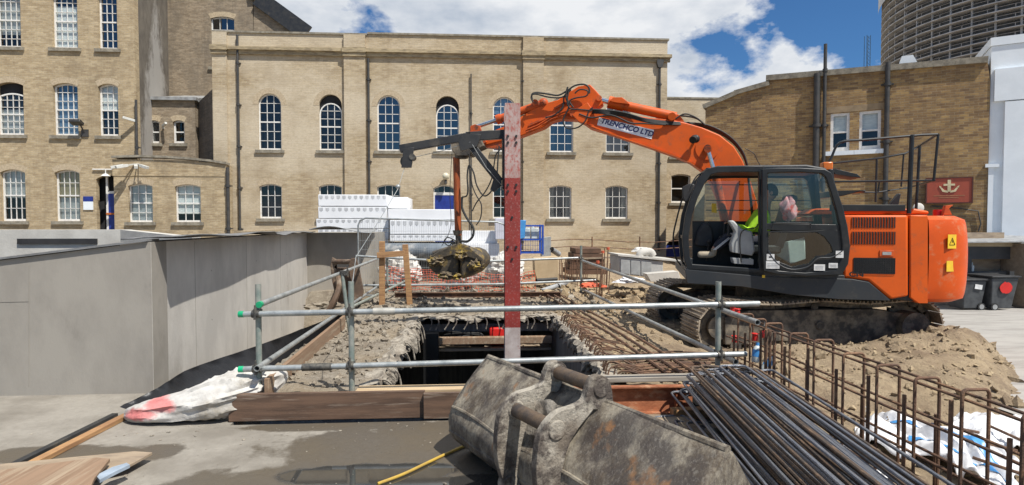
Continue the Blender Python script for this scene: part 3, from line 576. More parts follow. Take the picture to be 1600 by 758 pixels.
# ---- round concrete tower under construction, far away
TY = 190.0
TR = 50.0; tc_ = Vector((217, 163, 0))
tw_ = thing('round_tower', 'tall round concrete tower under construction with open floor decks, top right', 'tower', (tc_.x, tc_.y + TR, 0))
tcx, tcy = tc_.x, tc_.y + TR
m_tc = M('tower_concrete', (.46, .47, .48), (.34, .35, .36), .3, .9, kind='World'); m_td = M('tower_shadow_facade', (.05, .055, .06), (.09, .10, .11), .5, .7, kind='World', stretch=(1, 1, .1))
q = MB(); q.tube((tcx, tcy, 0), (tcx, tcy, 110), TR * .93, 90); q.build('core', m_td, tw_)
q = MB(); p_ = MB(); rl = MB()
k = 0; z = 30.0
while z < 112:
    q.tube((tcx, tcy, z), (tcx, tcy, z + .32), TR, 100)
    for j in range(70):
        a = math.pi * .7 + math.pi * 1.1 * j / 70; x_, y_ = tcx + TR * .975 * math.cos(a), tcy + TR * .975 * math.sin(a)
        if j % 3 == 0:
            x_, y_ = tcx + TR * .995 * math.cos(a), tcy + TR * .995 * math.sin(a); rl.box2(x_ - .08, x_ + .08, y_ - .08, y_ + .08, z + .43, z + 1.5)
    rl.path([(tcx + TR * .998 * math.cos(math.pi * (.7 + 1.1 * j / 60)), tcy + TR * .998 * math.sin(math.pi * (.7 + 1.1 * j / 60)), z + 1.45) for j in range(61)], .07, 4)
    z += 3.1; k += 1
q.build('floor_slab', m_tc, tw_)
for j in range(26):
    a = math.pi * (.70 + 1.1 * j / 25); x_, y_ = tcx + TR * .97 * math.cos(a), tcy + TR * .97 * math.sin(a); p_ = MB(); p_.box2(x_ - .22, x_ + .22, y_ - .22, y_ + .22, 30, z); p_.build('column', m_tc, tw_, smooth=False)
rl.build('guard_rail', M('rail_grey', (.35, .35, .36), None, 1), tw_)
# scaffold wrap at the tower's top left
q = MB(); q.grid(lambda a, b: Vector((tcx + (TR + 1.2) * math.cos(math.pi * (.80 + .30 * a)), tcy + (TR + 1.2) * math.sin(math.pi * (.80 + .30 * a)), 93 + 20 * b + 3 * a)), 30, 8); q.build('scaffold_sheet', M('white_mesh_sheet', (.55, .57, .58), (.42, .43, .44), .6, .8, kind='World'), tw_)
# lattice mast
q = MB(); b0 = W(1354, 100, 120); b1 = W(1360, 55, 120)
for x_ in (b0.x, b0.x + .8):
    for y_ in (120, 120.8): q.tube((x_, y_, 20), (x_, y_, b1.z), .07, 5)
z = 20
while z < b1.z - .5: q.tube((b0.x, 120, z), (b0.x + .8, 120, z + .8), .04, 4); q.tube((b0.x, 120, z + .8), (b0.x + .8, 120, z), .04, 4); z += .8
tag(q.build('lattice_mast', M('mast_blue', (.03, .10, .20), None, 2), None, loc=(b0.x, 120, 20)), 'thin blue lattice mast left of the round tower', 'mast')
# roof light box on brown building
q = MB(); p = bw_.at(1418, 92); q.prism([bw_.P(p[0] - .25, .6, p[1] - .3), bw_.P(p[0] + .45, .6, p[1] - .3), bw_.P(p[0] + .2, .6, p[1] + .25), bw_.P(p[0] - .1, .6, p[1] + .25)], nn * .6)
tag(q.build('roof_light', m_white, None, smooth=False, loc=bw_.P(p[0], .6, p[1] - .3)), 'small white skylight on the roof of the brown brick building', 'skylight')
# ================================================================ ground
m_soil = M('dry_soil', (.40, .31, .19), (.29, .215, .13), 3.5, .95, bump=1, bscale=26, c3=(.20, .15, .10), s3=6, lo3=.52, hi3=.68, kind='World', detail=10)
m_rub = M('rubble', (.30, .26, .20), (.19, .155, .115), 8, .95, bump=1, bscale=40, c3=(.40, .35, .27), s3=14, lo3=.55, hi3=.68, kind='World', detail=10)
# the soil is browner and finer on the mound, greyer and stonier round the opening: two real materials blended by place
m_gr, nd, lk, b = new_mat('site_ground'); b.inputs['Roughness'].default_value = .95
v = coords(nd, lk, 'World')
f1, _ = noi(nd, lk, v, 3.2, 10, .7, .4, .62); f2, _ = noi(nd, lk, v, 16, 6, .7, .5, .66); f3, _ = noi(nd, lk, v, 1.3, 6, .6, .45, .6)
sandy = mixc(nd, lk, f1, (.44, .34, .215), (.26, .19, .12)); sandy = mixc(nd, lk, mth_m(nd, lk, f2, .65), sandy, (.15, .11, .075)); fs, _ = noi(nd, lk, v, 1.1, 9, .75, .50, .62); sandy = mixc(nd, lk, mth_m(nd, lk, fs, .6), sandy, (.20, .14, .09))
grey = mixc(nd, lk, f1, (.33, .285, .22), (.19, .155, .115)); grey = mixc(nd, lk, mth_m(nd, lk, f2, .7), grey, (.42, .37, .30))
g = nd.new('ShaderNodeNewGeometry'); sp = nd.new('ShaderNodeSeparateXYZ'); lk.new(g.outputs['Position'], sp.inputs[0])
mr = nd.new('ShaderNodeMapRange'); mr.inputs[1].default_value = .9; mr.inputs[2].default_value = 1.6; lk.new(sp.outputs[0], mr.inputs[0])
c = mixc(nd, lk, mr.outputs[0], grey, sandy); c = mixc(nd, lk, mth_m(nd, lk, f3, .35), c, (.36, .27, .16)); lk.new(c, b.inputs['Base Color'])
nn_ = nd.new('ShaderNodeTexNoise'); nn_.inputs['Scale'].default_value = 30; nn_.inputs['Detail'].default_value = 8; nn_.inputs['Roughness'].default_value = .75; lk.new(v, nn_.inputs['Vector'])
bp = nd.new('ShaderNodeBump'); bp.inputs['Distance'].default_value = .04; bp.inputs['Strength'].default_value = 1; lk.new(nn_.outputs[0], bp.inputs['Height']); lk.new(bp.outputs[0], b.inputs['Normal'])
def sstep(a, b_, x): t = max(0, min(1, (x - a) / (b_ - a))); return t * t * (3 - 2 * t)
HX0, HX1, HY0, HY1 = -.86, 1.22, 5.06, 8.85
def h(x, y):
    base = .16 + .30 * sstep(13, 26, y)
    n1 = noise.fractal(Vector((x * .9, y * .9, 0)), .9, 2.1, 5); n2 = noise.fractal(Vector((x * 4, y * 4, 3)), .8, 2.1, 4)
    z = base + .035 * n1 + .022 * n2
    if x < HX1 + .3 and y < 12.5:
        z += .03 * abs(n2)
    # machine bench and mound on the right
    k = sstep(2.3, 2.9, x)
    if k > 0:
        zr = -.34 + .36 * sstep(3.6, 6.4, y) + .05 * n1 + .045 * n2 + .12 * math.exp(-((x - 5.2) ** 2 / 2.6 + (y - 6.3) ** 2 / .5)) + .12 * math.exp(-((x - 6.4) ** 2 / .8 + (y - 7.6) ** 2 / 1.5)) + .16 * math.exp(-((x - 5.9) ** 2 / .5 + (y - 6.9) ** 2 / .10)) + .06 * math.exp(-((x - 4) ** 2 / 2 + (y - 6.95) ** 2 / .06)) + .05 * noise.noise(Vector((x * 2.2, y * 2.2, 9)))
        zr -= .1 * math.exp(-((y - 7.5) ** 2 / .15)) * sstep(2.6, 2.9, x) * (1 - sstep(5.8, 6.1, x))
        edge = 4.6 + 1.05 * (y - 5.0) * .62 + .25 * n1
        edge = 6.25 + .56 * (y - 5.2) + .22 * n1
        zr -= .75 * sstep(edge - 1.3, edge + .5, x)
        if y > 10.5: zr += (base - .1 - zr) * sstep(10.5, 12, y) * (1 - sstep(6.5, 8, x))
        z = z * (1 - k) + zr * k
    if x > 8.5: z = min(z, -.2 - .8 * sstep(8.5, 9.5, x))
    if y < 12.6 and x < -2.0: z -= .75 * sstep(-2.02, -2.3, x) if False else .75 * (1 - sstep(-2.35, -2.02, x))
    if x < -3.9 and y < 21: z -= 1.2
    return z
def axis(cuts):
    out = []
    for a, b_, s_ in cuts:
        n = max(1, round((b_ - a) / s_)); out += [a + (b_ - a) * i / n for i in range(n)]
    return out + [cuts[-1][1]]
gx = axis([(-600, -60, 180), (-60, -12, 8), (-12, -3, .6), (-3, HX0, .05), (HX0, HX1, .05), (HX1, 7.6, .05), (7.6, 12, .4), (12, 60, 6), (60, 600, 180)])
gy = axis([(-300, -20, 70), (-20, 3, 4), (3, 4.80, .08), (4.80, 4.84, .04), (4.84, HY0, .05), (HY0, HY1, .05), (HY1, 12.5, .06), (12.5, 20, .3), (20, 34, 1), (34, 80, 15), (80, 900, 205)])
mb = MB(); nx_ = len(gx)
def hh(x, y):
    if y < 4.82 and x < 2.40: return -.45
    if y < 3: return -.6
    return h(x, y)
vs_ = [(x, y, hh(x, y)) for y in gy for x in gx]
fs_ = []
for j in range(len(gy) - 1):
    for i in range(nx_ - 1):
        cx, cy = (gx[i] + gx[i + 1]) / 2, (gy[j] + gy[j + 1]) / 2
        e = .05 * hz(cx, cy, 5); 
        if HX0 < cx < HX1 and HY0 < cy < HY1: continue
        fs_.append((j * nx_ + i, j * nx_ + i + 1, (j + 1) * nx_ + i + 1, (j + 1) * nx_ + i))
mb.add(vs_, fs_); struct(mb.build('ground', m_gr, None, weld=False))
# concrete yard beyond the mound
m_yard = M('yard_concrete', (.36, .34, .31), (.29, .275, .25), 1.2, .85, bump=.2, bscale=30, c3=(.24, .22, .20), s3=.6, lo3=.5, hi3=.7, kind='World', stretch=(1, 3, 1))
yz = lambda x, y: -.12 - .06 * max(0, min(y, 16) - 6)
mb = MB(); mb.grid(lambda a, b_: Vector((4.9 + 45 * a, 3.5 + 16 * b_, yz(0, 3.5 + 16 * b_))), 4, 16); struct(mb.build('yard', m_yard))
# ---- foreground slab with damp patches and a puddle
m_slab, nd, lk, b = new_mat('damp_slab')
v = coords(nd, lk, 'World')
f1, _ = noi(nd, lk, v, 1.6, 8, .6, .4, .62); f2, _ = noi(nd, lk, v, 20, 6, .7, .45, .7)
dry = mixc(nd, lk, f1, (.29, .265, .225), (.19, .17, .14)); dry = mixc(nd, lk, mth_m(nd, lk, f2, .35), dry, (.18, .16, .13))
g = nd.new('ShaderNodeNewGeometry'); sp = nd.new('ShaderNodeSeparateXYZ'); lk.new(g.outputs['Position'], sp.inputs[0])
def NM(op_, a, b_=None, clamp=False):
    n = nd.new('ShaderNodeMath'); n.operation = op_; n.use_clamp = clamp
    for i, vv in enumerate((a, b_)):
        if vv is None: continue
        if isinstance(vv, (int, float)): n.inputs[i].default_value = vv
        else: lk.new(vv, n.inputs[i])
    return n.outputs[0]
def patch(cx, cy, rx, ry):      # soft ellipse on the slab: where water stands
    dx = NM('POWER', NM('DIVIDE', NM('SUBTRACT', sp.outputs[0], cx), rx), 2); dy = NM('POWER', NM('DIVIDE', NM('SUBTRACT', sp.outputs[1], cy), ry), 2)
    return NM('SUBTRACT', 1.0, NM('SQRT', NM('ADD', dx, dy)))
_, nA = noi(nd, lk, v, 2.4, 8, .62)
damp = None
for pt in ((-.30, 4.10, 1.25, .72), (.4, 3.4, 1.9, .95), (-1.2, 3.55, .8, .4), (-1.0, 4.62, 1.0, .12), (-2.75, 4.15, .75, .2), (-1.9, 3.45, .9, .2), (1.5, 3.9, 1.0, .9)):
    p_ = patch(*pt); damp = p_ if damp is None else NM('MAXIMUM', damp, p_)
dm_ = NM('MULTIPLY', NM('ADD', damp, NM('MULTIPLY', NM('SUBTRACT', nA, .5), 1.7)), 6, clamp=True)
pud = None
for pt in ((-.66, 3.72, .66, .17), (-.3, 3.45, .9, .25), (.6, 3.7, .5, .2)):
    p_ = patch(*pt); pud = p_ if pud is None else NM('MAXIMUM', pud, p_)
pd_ = NM('MULTIPLY', NM('ADD', pud, NM('MULTIPLY', NM('SUBTRACT', nA, .5), .9)), 8, clamp=True)
c = mixc(nd, lk, NM('MULTIPLY', dm_, .88), dry, (.075, .062, .046)); c = mixc(nd, lk, NM('MULTIPLY', dm_, mth_m(nd, lk, f1, .5)), c, (.12, .095, .06)); c = mixc(nd, lk, pd_, c, (.035, .034, .032)); lk.new(c, b.inputs['Base Color'])
rr = mixc(nd, lk, pd_, mixc(nd, lk, dm_, (.85, .85, .85), (.5, .5, .5)), (.03, .03, .03)); lk.new(rr, b.inputs['Roughness'])
lk.new(NM('ADD', .5, NM('MULTIPLY', pd_, .5)), b.inputs['Specular IOR Level'])
bp = nd.new('ShaderNodeBump'); bp.inputs['Distance'].default_value = .01; lk.new(NM('SUBTRACT', .35, NM('MULTIPLY', pd_, .35)), bp.inputs['Strength']); lk.new(f2, bp.inputs['Height']); lk.new(bp.outputs[0], b.inputs['Normal'])
mb = MB(); mb.box2(-14, 2.36, -5, 4.70, -.35, 0); mb.box2(-14, -2.45, 4.701, 5.8, -.35, 0); mb.box2(-2.449, -1.96, 4.701, 5.0, -.35, 0); struct(mb.build('slab', m_slab, smooth=False))
# ---- shaft opening: rough-cut slab edge, walls and floor
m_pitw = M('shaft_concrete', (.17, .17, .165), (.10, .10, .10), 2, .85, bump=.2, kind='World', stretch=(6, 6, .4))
m_cut = M('broken_concrete', (.38, .34, .275), (.20, .17, .135), 11, .95, bump=1, bscale=30, kind='World')
shaft = MB()
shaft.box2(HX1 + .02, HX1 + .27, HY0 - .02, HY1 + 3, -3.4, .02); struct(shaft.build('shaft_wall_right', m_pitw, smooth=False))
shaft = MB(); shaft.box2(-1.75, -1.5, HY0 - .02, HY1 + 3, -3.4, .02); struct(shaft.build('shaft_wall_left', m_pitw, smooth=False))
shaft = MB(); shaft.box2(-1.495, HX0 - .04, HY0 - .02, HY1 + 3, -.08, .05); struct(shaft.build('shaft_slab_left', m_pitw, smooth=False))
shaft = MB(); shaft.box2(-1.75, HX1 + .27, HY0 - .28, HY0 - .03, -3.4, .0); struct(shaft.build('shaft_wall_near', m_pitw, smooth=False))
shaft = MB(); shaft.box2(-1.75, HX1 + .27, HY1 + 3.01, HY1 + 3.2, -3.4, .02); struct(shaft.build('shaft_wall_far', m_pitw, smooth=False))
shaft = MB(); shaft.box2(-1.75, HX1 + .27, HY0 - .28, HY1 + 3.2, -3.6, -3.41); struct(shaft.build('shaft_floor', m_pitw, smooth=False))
shaft = MB(); shaft.box2(HX0 - .02, HX1 + .02, HY1 + .12, HY1 + 3, -.06, .06); struct(shaft.build('shaft_roof', m_pitw, smooth=False))
# broken edge ribbon all round
def ribbon(p0, p1, out, n, seed, top=.21, drop=.2, wid=.16):
    p0 = Vector(p0); p1 = Vector(p1); out = Vector(out); mb = MB()
    def fn(u, v_):
        p = p0.lerp(p1, u); q = noise.fractal(Vector(((p.x + p.y) * 5 + seed, v_ * 1.6, seed)), .7, 2.2, 5)
        if v_ < .34: a = 1 - v_ / .34; off = out * (wid * a + .05 * q); z = top + .03 * q - .05 * a
        else: bq = (v_ - .34) / .66; off = -out * (.03 * math.sin(bq * 3) + .09 * q) ; z = top - drop * bq * (1 + .7 * q)
        return Vector((p.x + off.x, p.y + off.y, z))
    return mb.grid(fn, int((p1 - p0).length * 16), 9)
e_ = ribbon((HX0, HY0, 0), (HX0, HY1, 0), (-1, 0, 0), 90, 3, .22, .17); struct(e_.build('shaft_edge_left', m_cut, smooth=False))
e_ = ribbon((HX1, HY0, 0), (HX1, HY1, 0), (1, 0, 0), 90, 9, .22, .17); struct(e_.build('shaft_edge_right', m_cut, smooth=False))
e_ = ribbon((HX0 - .05, HY1, 0), (HX1 + .05, HY1, 0), (0, 1, 0), 60, 5, .22, .075); struct(e_.build('shaft_edge_far', m_cut, smooth=False))
e_ = ribbon((HX0 - .05, HY0, 0), (HX1 + .05, HY0, 0), (0, -1, 0), 60, 7, .18, .2); struct(e_.build('shaft_edge_near', m_cut))
# stones: nobody could count them
def rocks(name, n, fx, size, mat, seed):
    r_ = random.Random(seed); mb = MB()
    for _ in range(n):
        x, y = fx(r_); s_ = size * (.4 + r_.random() ** 3 * 2.6); z = h(x, y); rot = Matrix.Rotation(r_.random() * 6, 3, Vector((r_.random(), r_.random(), r_.random() + .1)).normalized())
        vs = [rot @ Vector((a * s_ * r_.uniform(.6, 1.2), b_ * s_ * r_.uniform(.5, 1), c_ * s_ * r_.uniform(.3, .8))) + Vector((x, y, z + s_ * .2)) for a, b_, c_ in ((1, 0, 0), (-1, 0, 0), (0, 1, 0), (0, -1, 0), (0, 0, 1), (0, 0, -1), (.7, .7, .5), (-.7, -.6, .5))]
        mb.add(vs, [(0, 6, 4), (2, 4, 6), (0, 2, 6), (1, 7, 4), (3, 4, 7), (1, 3, 7), (0, 4, 3), (1, 4, 2), (0, 3, 5), (3, 1, 5), (1, 2, 5), (2, 0, 5)])
    return struct(mb.build(name, mat, None, smooth=False, weld=False), 'stuff')
rocks('rubble_stones', 2600, lambda r_: (r_.uniform(-2.0, -.9), r_.uniform(5.1, 12.4)) if r_.random() < .5 else (r_.uniform(-1, 2.6), r_.uniform(8.95, 12.6)), .022, m_rub, 2)
rocks('soil_clods', 2600, lambda r_: (r_.uniform(2.65, 6.6), r_.uniform(3.6, 10)), .017, m_soil, 4)
rocks('spoil_lumps', 260, lambda r_: (r_.uniform(2.7, 6.6), r_.uniform(4.2, 7.1)), .034, m_gr, 14)
rocks('soil_crumbs', 700, lambda r_: (r_.uniform(1.3, 2.5), r_.uniform(5.1, 12)), .018, m_soil, 5)
m_chip = m_cut
rocks('broken_lumps', 60, lambda r_: (r_.uniform(-1.6, 2.3), r_.uniform(9.2, 12.6)), .06, m_cut, 6)
rocks('rubble_heap', 700, lambda r_: (r_.gauss(3.2, .8), r_.gauss(12.6, .6)), .06, m_soil, 8)
# ================================================================ concrete walls on the left
cw = thing('concrete_wall', 'large grey formed concrete wall with sloping top, corner turned towards the hall', 'wall', (-5, 5.65, 0))
xc = -3.06
zL = W(0, 407, 5.65).z; zC = W(255, 378, 5.65).z; xL = W(0, 407, 5.65).x
sl = (zC - zL) / (xc - xL); x_end = -9.0
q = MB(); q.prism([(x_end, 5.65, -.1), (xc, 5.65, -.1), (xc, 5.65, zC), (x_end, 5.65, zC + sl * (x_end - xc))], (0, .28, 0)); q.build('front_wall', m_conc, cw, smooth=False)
for (a_, b_, c_, d_) in ((45, 415, 45, 604), (0, 472, 45, 471)):
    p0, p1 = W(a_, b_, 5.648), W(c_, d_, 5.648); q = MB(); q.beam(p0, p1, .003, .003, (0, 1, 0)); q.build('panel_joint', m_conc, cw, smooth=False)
for y_, z_ in ((6.7, 0), (8.6, 0), (10.6, 0)):
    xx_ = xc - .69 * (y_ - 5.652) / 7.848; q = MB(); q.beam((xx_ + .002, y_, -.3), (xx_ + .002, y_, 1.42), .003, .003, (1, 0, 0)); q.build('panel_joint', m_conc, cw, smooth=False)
    for z2 in (.45, 1.05): q = MB(); q.tube((xx_ - .06, y_ + .5, z2), (xx_ - .043, y_ + .5, z2), .010, 10); q.build('tie_hole', m_shade, cw)
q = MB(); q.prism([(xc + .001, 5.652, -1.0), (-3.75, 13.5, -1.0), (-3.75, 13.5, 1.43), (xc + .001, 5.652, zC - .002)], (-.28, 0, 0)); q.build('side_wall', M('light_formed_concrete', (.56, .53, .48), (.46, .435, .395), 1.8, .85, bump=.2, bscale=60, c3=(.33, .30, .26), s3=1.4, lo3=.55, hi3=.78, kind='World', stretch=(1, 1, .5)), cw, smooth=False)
# rounded stub wall standing at the far end
q = MB(); a0 = -3.72; a1 = W(583, 380, 13.3).x
pl = [(a0, 13.0), (a1 - .5, 13.0), (a1 - .2, 13.1), (a1 - .03, 13.3), (a1, 13.6), (a1, 15), (a0, 15)]
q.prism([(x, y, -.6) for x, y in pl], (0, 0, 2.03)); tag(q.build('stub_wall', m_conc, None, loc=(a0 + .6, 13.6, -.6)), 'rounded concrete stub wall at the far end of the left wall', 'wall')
# box of white concrete walls behind
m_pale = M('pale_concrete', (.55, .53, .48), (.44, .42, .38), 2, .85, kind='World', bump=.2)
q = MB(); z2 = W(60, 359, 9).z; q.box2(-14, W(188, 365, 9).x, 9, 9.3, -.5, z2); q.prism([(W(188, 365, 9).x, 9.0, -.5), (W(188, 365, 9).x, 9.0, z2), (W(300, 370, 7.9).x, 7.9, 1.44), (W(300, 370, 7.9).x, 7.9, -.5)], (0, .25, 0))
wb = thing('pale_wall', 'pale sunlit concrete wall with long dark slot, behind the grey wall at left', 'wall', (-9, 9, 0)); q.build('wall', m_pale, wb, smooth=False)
q = MB(); p0, p1 = W(28, 373, 8.99), W(152, 381, 8.99); q.box2(p0.x, p1.x, 8.97, 8.999, p1.z, p0.z); q.build('slot', m_dark, wb, smooth=False)
# sheets lying on the wall top
m_sheet = M('grey_board', (.20, .20, .20), (.13, .13, .13), 4, .6, bump=.2)
q = MB()
def top_of(x, y): return (zC + sl * (x - xc)) if y < 5.94 else zC
e1 = [G(0, 407, 1.3), G(120, 397, 1.38), G(254, 377, 1.46)]
q.add([(x_end, 5.60, zC + sl * (x_end - xc) + .012), (xc - .3, 5.60, zC - .045), (xc - .3, 5.60, zC + .0), (x_end, 5.60, zC + sl * (x_end - xc) + .05)], [(0, 1, 2, 3)]); q = MB()
q.prism([(-7.2, 5.62, zC + sl * (-7.2 - xc) + .004), (xc - .02, 5.62, zC + .006), (xc - .02, 5.62, zC + .026), (-7.2, 5.62, zC + sl * (-7.2 - xc) + .022)], (0, .22, 0)); tag(q.build('cover_board', m_sheet, None, smooth=False, loc=(-5, 5.65, 1.3)), 'dark grey board lying along the sloping top of the near concrete wall', 'board')
q = MB(); q.grid(lambda a, b_: Vector((xc - .3 + .56 * b_ - a * .72, 5.70 + 7.3 * a, zC + .03 + .035 * abs(math.sin(a * 9 + 1)) * b_ + .02 * hz(a * 9, b_ * 3) - .03 * b_ * (a > .5))), 50, 5)
o = q.build('wall_cover_sheet', m_sheet, None, loc=(xc, 9, zC)); sm_ = o.modifiers.new('solid', 'SOLIDIFY'); sm_.thickness = .012; tag(o, 'grey warped sheet covering the top of the receding concrete wall', 'sheet')
q = MB(); q.grid(lambda a, b_: Vector((W(485 + 95 * a, 360, 12.7).x, 12.6 + .9 * b_, 1.5 + .07 * math.sin(a * 5) * (1 - b_))), 20, 4)
o = q.build('crumpled_sheet', m_lead, None, loc=(-3, 13, 1.5)); sm_ = o.modifiers.new('solid', 'SOLIDIFY'); sm_.thickness = .015; tag(o, 'curled pale grey sheet lying on the rounded stub wall', 'sheet')
q = MB(); q.beam(W(383, 361, 9.5) + Vector((-.1, 0, -.02)), W(446, 358, 11) + Vector((-.1, 0, -.02)), .15, .04); q.build
tag(q.build('loose_plank', M('bleached_timber', (.42, .33, .21), (.30, .22, .13), 5, .8, stretch=(1, 8, 8)), None, loc=(-3.6, 10, 1.5)), 'bleached timber offcut lying on the wall-top sheet', 'plank')
# ---- black membrane running beside the receding wall
mem = [((187, 636, 0.0), (205, 655, 0.02)), ((250, 604, .12), (250, 638, .02)), ((300, 575, .16), (300, 610, .0)), ((400, 541, .15), (400, 590, -.1)), ((480, 511, .1), (478, 545, -.2)), ((545, 484, .1), (540, 510, -.2)), ((592, 455, .1), (588, 470, -.15))]
A = spline([G(a, b_, z) for (a, b_, z), _ in mem], 6); B = spline([G(a, b_, z) for _, (a, b_, z) in mem], 6); n = len(A) - 1
q = MB(); q.grid(lambda u, v_: A[round(u * n)].lerp(B[round(u * n)], v_) + Vector((0, 0, -.03 * math.sin(v_ * math.pi) + .012 * hz(u * 18, v_ * 3))), n, 5)
q.grid(lambda u, v_: A[round(u * n)] + Vector((-.14 * v_ * math.sin(u * 3), .05 * v_, -.22 * v_ * min(1, u * 4))), n, 3)
tag(q.build('membrane_sheet', m_blackpl, None, loc=A[12]), 'black waterproof membrane strip curving along the foot of the receding wall', 'sheet')
# ================================================================ timbers
m_board = M('wet_scaffold_board', (.15, .088, .055), (.085, .05, .032), 2.5, .7, bump=.2, stretch=(.6, 8, 8), c3=(.26, .2, .15), s3=4, lo3=.55, hi3=.7)
m_orange_t = M('yellow_timber', (.42, .24, .105), (.28, .15, .07), 3, .75, stretch=(1, 1, 9), bump=.15)
m_plank = M('brown_plank', (.27, .175, .11), (.215, .138, .085), 2, .8, stretch=(9, .6, 9), bump=.15, c3=(.33, .25, .17), s3=1.5)
def board(name, p0, p1, w, hh_, mat, label, group=None, cat='board', up=(0, 0, 1), bev=.004):
    p0 = Vector(p0); p1 = Vector(p1); q = MB(); q.beam(p0, p1, w, hh_, up); o = q.build(name, mat, None, loc=(p0 + p1) / 2, bevel=bev); return tag(o, label, cat, group)
pz = lambda px, py, Y: W(px, py, Y)
board('kick_board', (W(358, 630, 4.78).x, 4.78, .118), (W(664, 630, 4.78).x, 4.78, .118), .038, .225, m_board, 'long wet brown scaffold board on edge at the front of the shaft', 'kick boards round the shaft')
board('kick_board', (W(662, 630, 4.742).x, 4.738, .116), (W(905, 630, 4.742).x, 4.738, .116), .038, .215, m_board, 'darker short board lapped in front of the long wet board, behind the bucket', 'kick boards round the shaft')
board('kick_board', (-1.72, 4.84, .22), (-1.84, 8.2, .22), .038, .225, m_plank, 'orange-brown board on edge along the left side of the rubble', 'kick boards round the shaft')
board('ledge_timber', (-1.0, 4.93, .19), (.35, 4.93, .19), .16, .05, M('pale_timber', (.55, .42, .26), (.4, .29, .17), 4, .8, stretch=(.6, 8, 8)), 'pale timber strip lying just behind the front kick board', 'kick boards round the shaft')
# rusty steel channel
m_rust = M('orange_rust', (.40, .15, .07), (.22, .075, .035), 7, .8, bump=.2, c3=(.45, .26, .15), s3=6, stretch=(1, 1, 2))
x0, x1 = W(893, 620, 4.78).x, W(1082, 620, 4.78).x
q = MB(); q.box2(x0, x1, 4.78, 4.792, .0, .24); q.box2(x0, x1, 4.72, 4.779, .228, .242); q.box2(x0, x1, 4.72, 4.779, .003, .017)
q.box2(W(1052, 620, 4.8).x, W(1052, 620, 4.8).x + .012, 4.73, 4.778, .018, .227)
tag(q.build('steel_channel', m_rust, None, loc=(x0, 4.86, 0), bevel=.002), 'rust-orange steel channel lying on edge between the bucket and the rebar bundle', 'steel beam')
board('ledge_timber', (x0, 4.96, .25), (x1 + .5, 4.98, .25), .12, .04, M('grey_timber', (.36, .33, .28), (.25, .22, .18), 5, .85, stretch=(.6, 8, 8)), 'grey timber strip lying behind the rust-orange channel')
board('bearer_timber', (x1, 4.84, .1), (x1 + .35, 4.84, .1), .12, .2, m_darkpaint, 'dark timber block at the end of the rust-orange channel')
q = MB(); a = [G(985, 650, .02), G(1075, 652, .02), G(1140, 692, .02), G(1010, 690, .02)]; q.prism(a, (0, 0, .018)); tag(q.build('ply_sheet', m_ply, None, loc=a[0], bevel=.002), 'tan plywood piece on the slab under the end of the rebar bundle', 'plywood')
# strips and planks lower left
a, b_ = G(40, 735, .0), G(200, 652, .0)
board('edge_strip', a + Vector((0, 0, .02)), b_ + Vector((0, 0, .02)), .06, .038, m_orange_t, 'yellowish batten lying diagonally on the slab at lower left', 'battens at lower left')
board('edge_strip', a + Vector((-.12, .02, .015)), b_ + Vector((-.12, .03, .015)), .05, .028, m_darkpaint, 'dark strip drawn as the shadow gap beside the yellowish batten at lower left', 'battens at lower left')  # black strip stands in for the shadowed gap beside the batten
c0 = G(-40, 745, .03)
q = MB(); q.prism([G(-60, 735, .05), G(210, 709, .05), G(238, 711, .05), G(200, 732, .05), G(60, 762, .05), G(-60, 770, .05)], (0, 0, .018)); tag(q.build('ply_offcut', m_ply, None, loc=G(100, 740, .05), bevel=.002), 'weathered plywood offcut on the slab at the lower left corner', 'plywood')
q = MB(); q.prism([G(-60, 748, .10), G(150, 720, .10), G(172, 722, .10), G(148, 752, .10), G(140, 770, .10), G(-60, 800, .10)], (0, 0, .022)); tag(q.build('ply_offcut', m_plank, None, loc=G(60, 750, .1), bevel=.002), 'warm brown plank on top of the plywood offcut at the lower left corner', 'plywood')
q = MB(); p = [G(150, 748, .09), G(175, 735, .09), G(198, 728, .09), G(203, 731, .09), G(180, 742, .09), G(156, 755, .09)]; q.prism(p, (0, 0, .02)); tag(q.build('plastic_strip', M('pale_blue_plastic', (.35, .42, .50), None, 5, .4), None, loc=p[0]), 'small pale blue plastic strip at the tip of the lower left planks', 'plastic scrap')
# timber posts by the far rail
def post(px0, py0, px1, py1, Y, w, label):
    a, b_ = W(px0, py0, Y), W(px1, py1, Y); a.z -= .12; return board('timber_post', a, b_, w, w, m_orange_t, label, 'timber posts behind the shaft', 'post', (0, 1, 0))
post(597, 478, 597, 377, 10.4, .095, 'left yellow timber post at the back of the shaft, with a batten across')
post(641, 476, 633, 382, 10.4, .095, 'right yellow timber post at the back of the shaft, leaning left')
a, b_ = W(589, 399, 10.3), W(632, 396, 10.3); board('timber_batten', a, b_, .04, .1, m_orange_t, 'short yellow batten nailed across the two timber posts', None, 'batten')
# ================================================================ scaffold guard rail
m_galv, nd, lk, b = new_mat('galvanised_tube')
v = coords(nd, lk, 'World', (1, 1, 1)); f1, _ = noi(nd, lk, v, 7, 8, .7, .4, .65); f2, _ = noi(nd, lk, v, 30, 6, .7, .56, .72)
c = mixc(nd, lk, f1, (.40, .42, .415), (.23, .25, .25)); c = mixc(nd, lk, f2, c, (.55, .53, .48)); lk.new(c, b.inputs['Base Color']); b.inputs['Metallic'].default_value = .45; b.inputs['Roughness'].default_value = .42
m_green = M('green_cap', (.01, .38, .17), None, 4, .35); m_coup = M('coupler_steel', (.05, .05, .048), (.14, .13, .11), 20, .55, metal=.4)
m_gpost = M('greenish_tube', (.20, .245, .22), (.33, .34, .30), 9, .5, metal=.3, kind='World')
gr = thing('scaffold_guardrail', 'galvanised scaffold tube guardrail on posts all round the shaft opening', 'guardrail', (0, 4.9, 0))
TRd = .0242
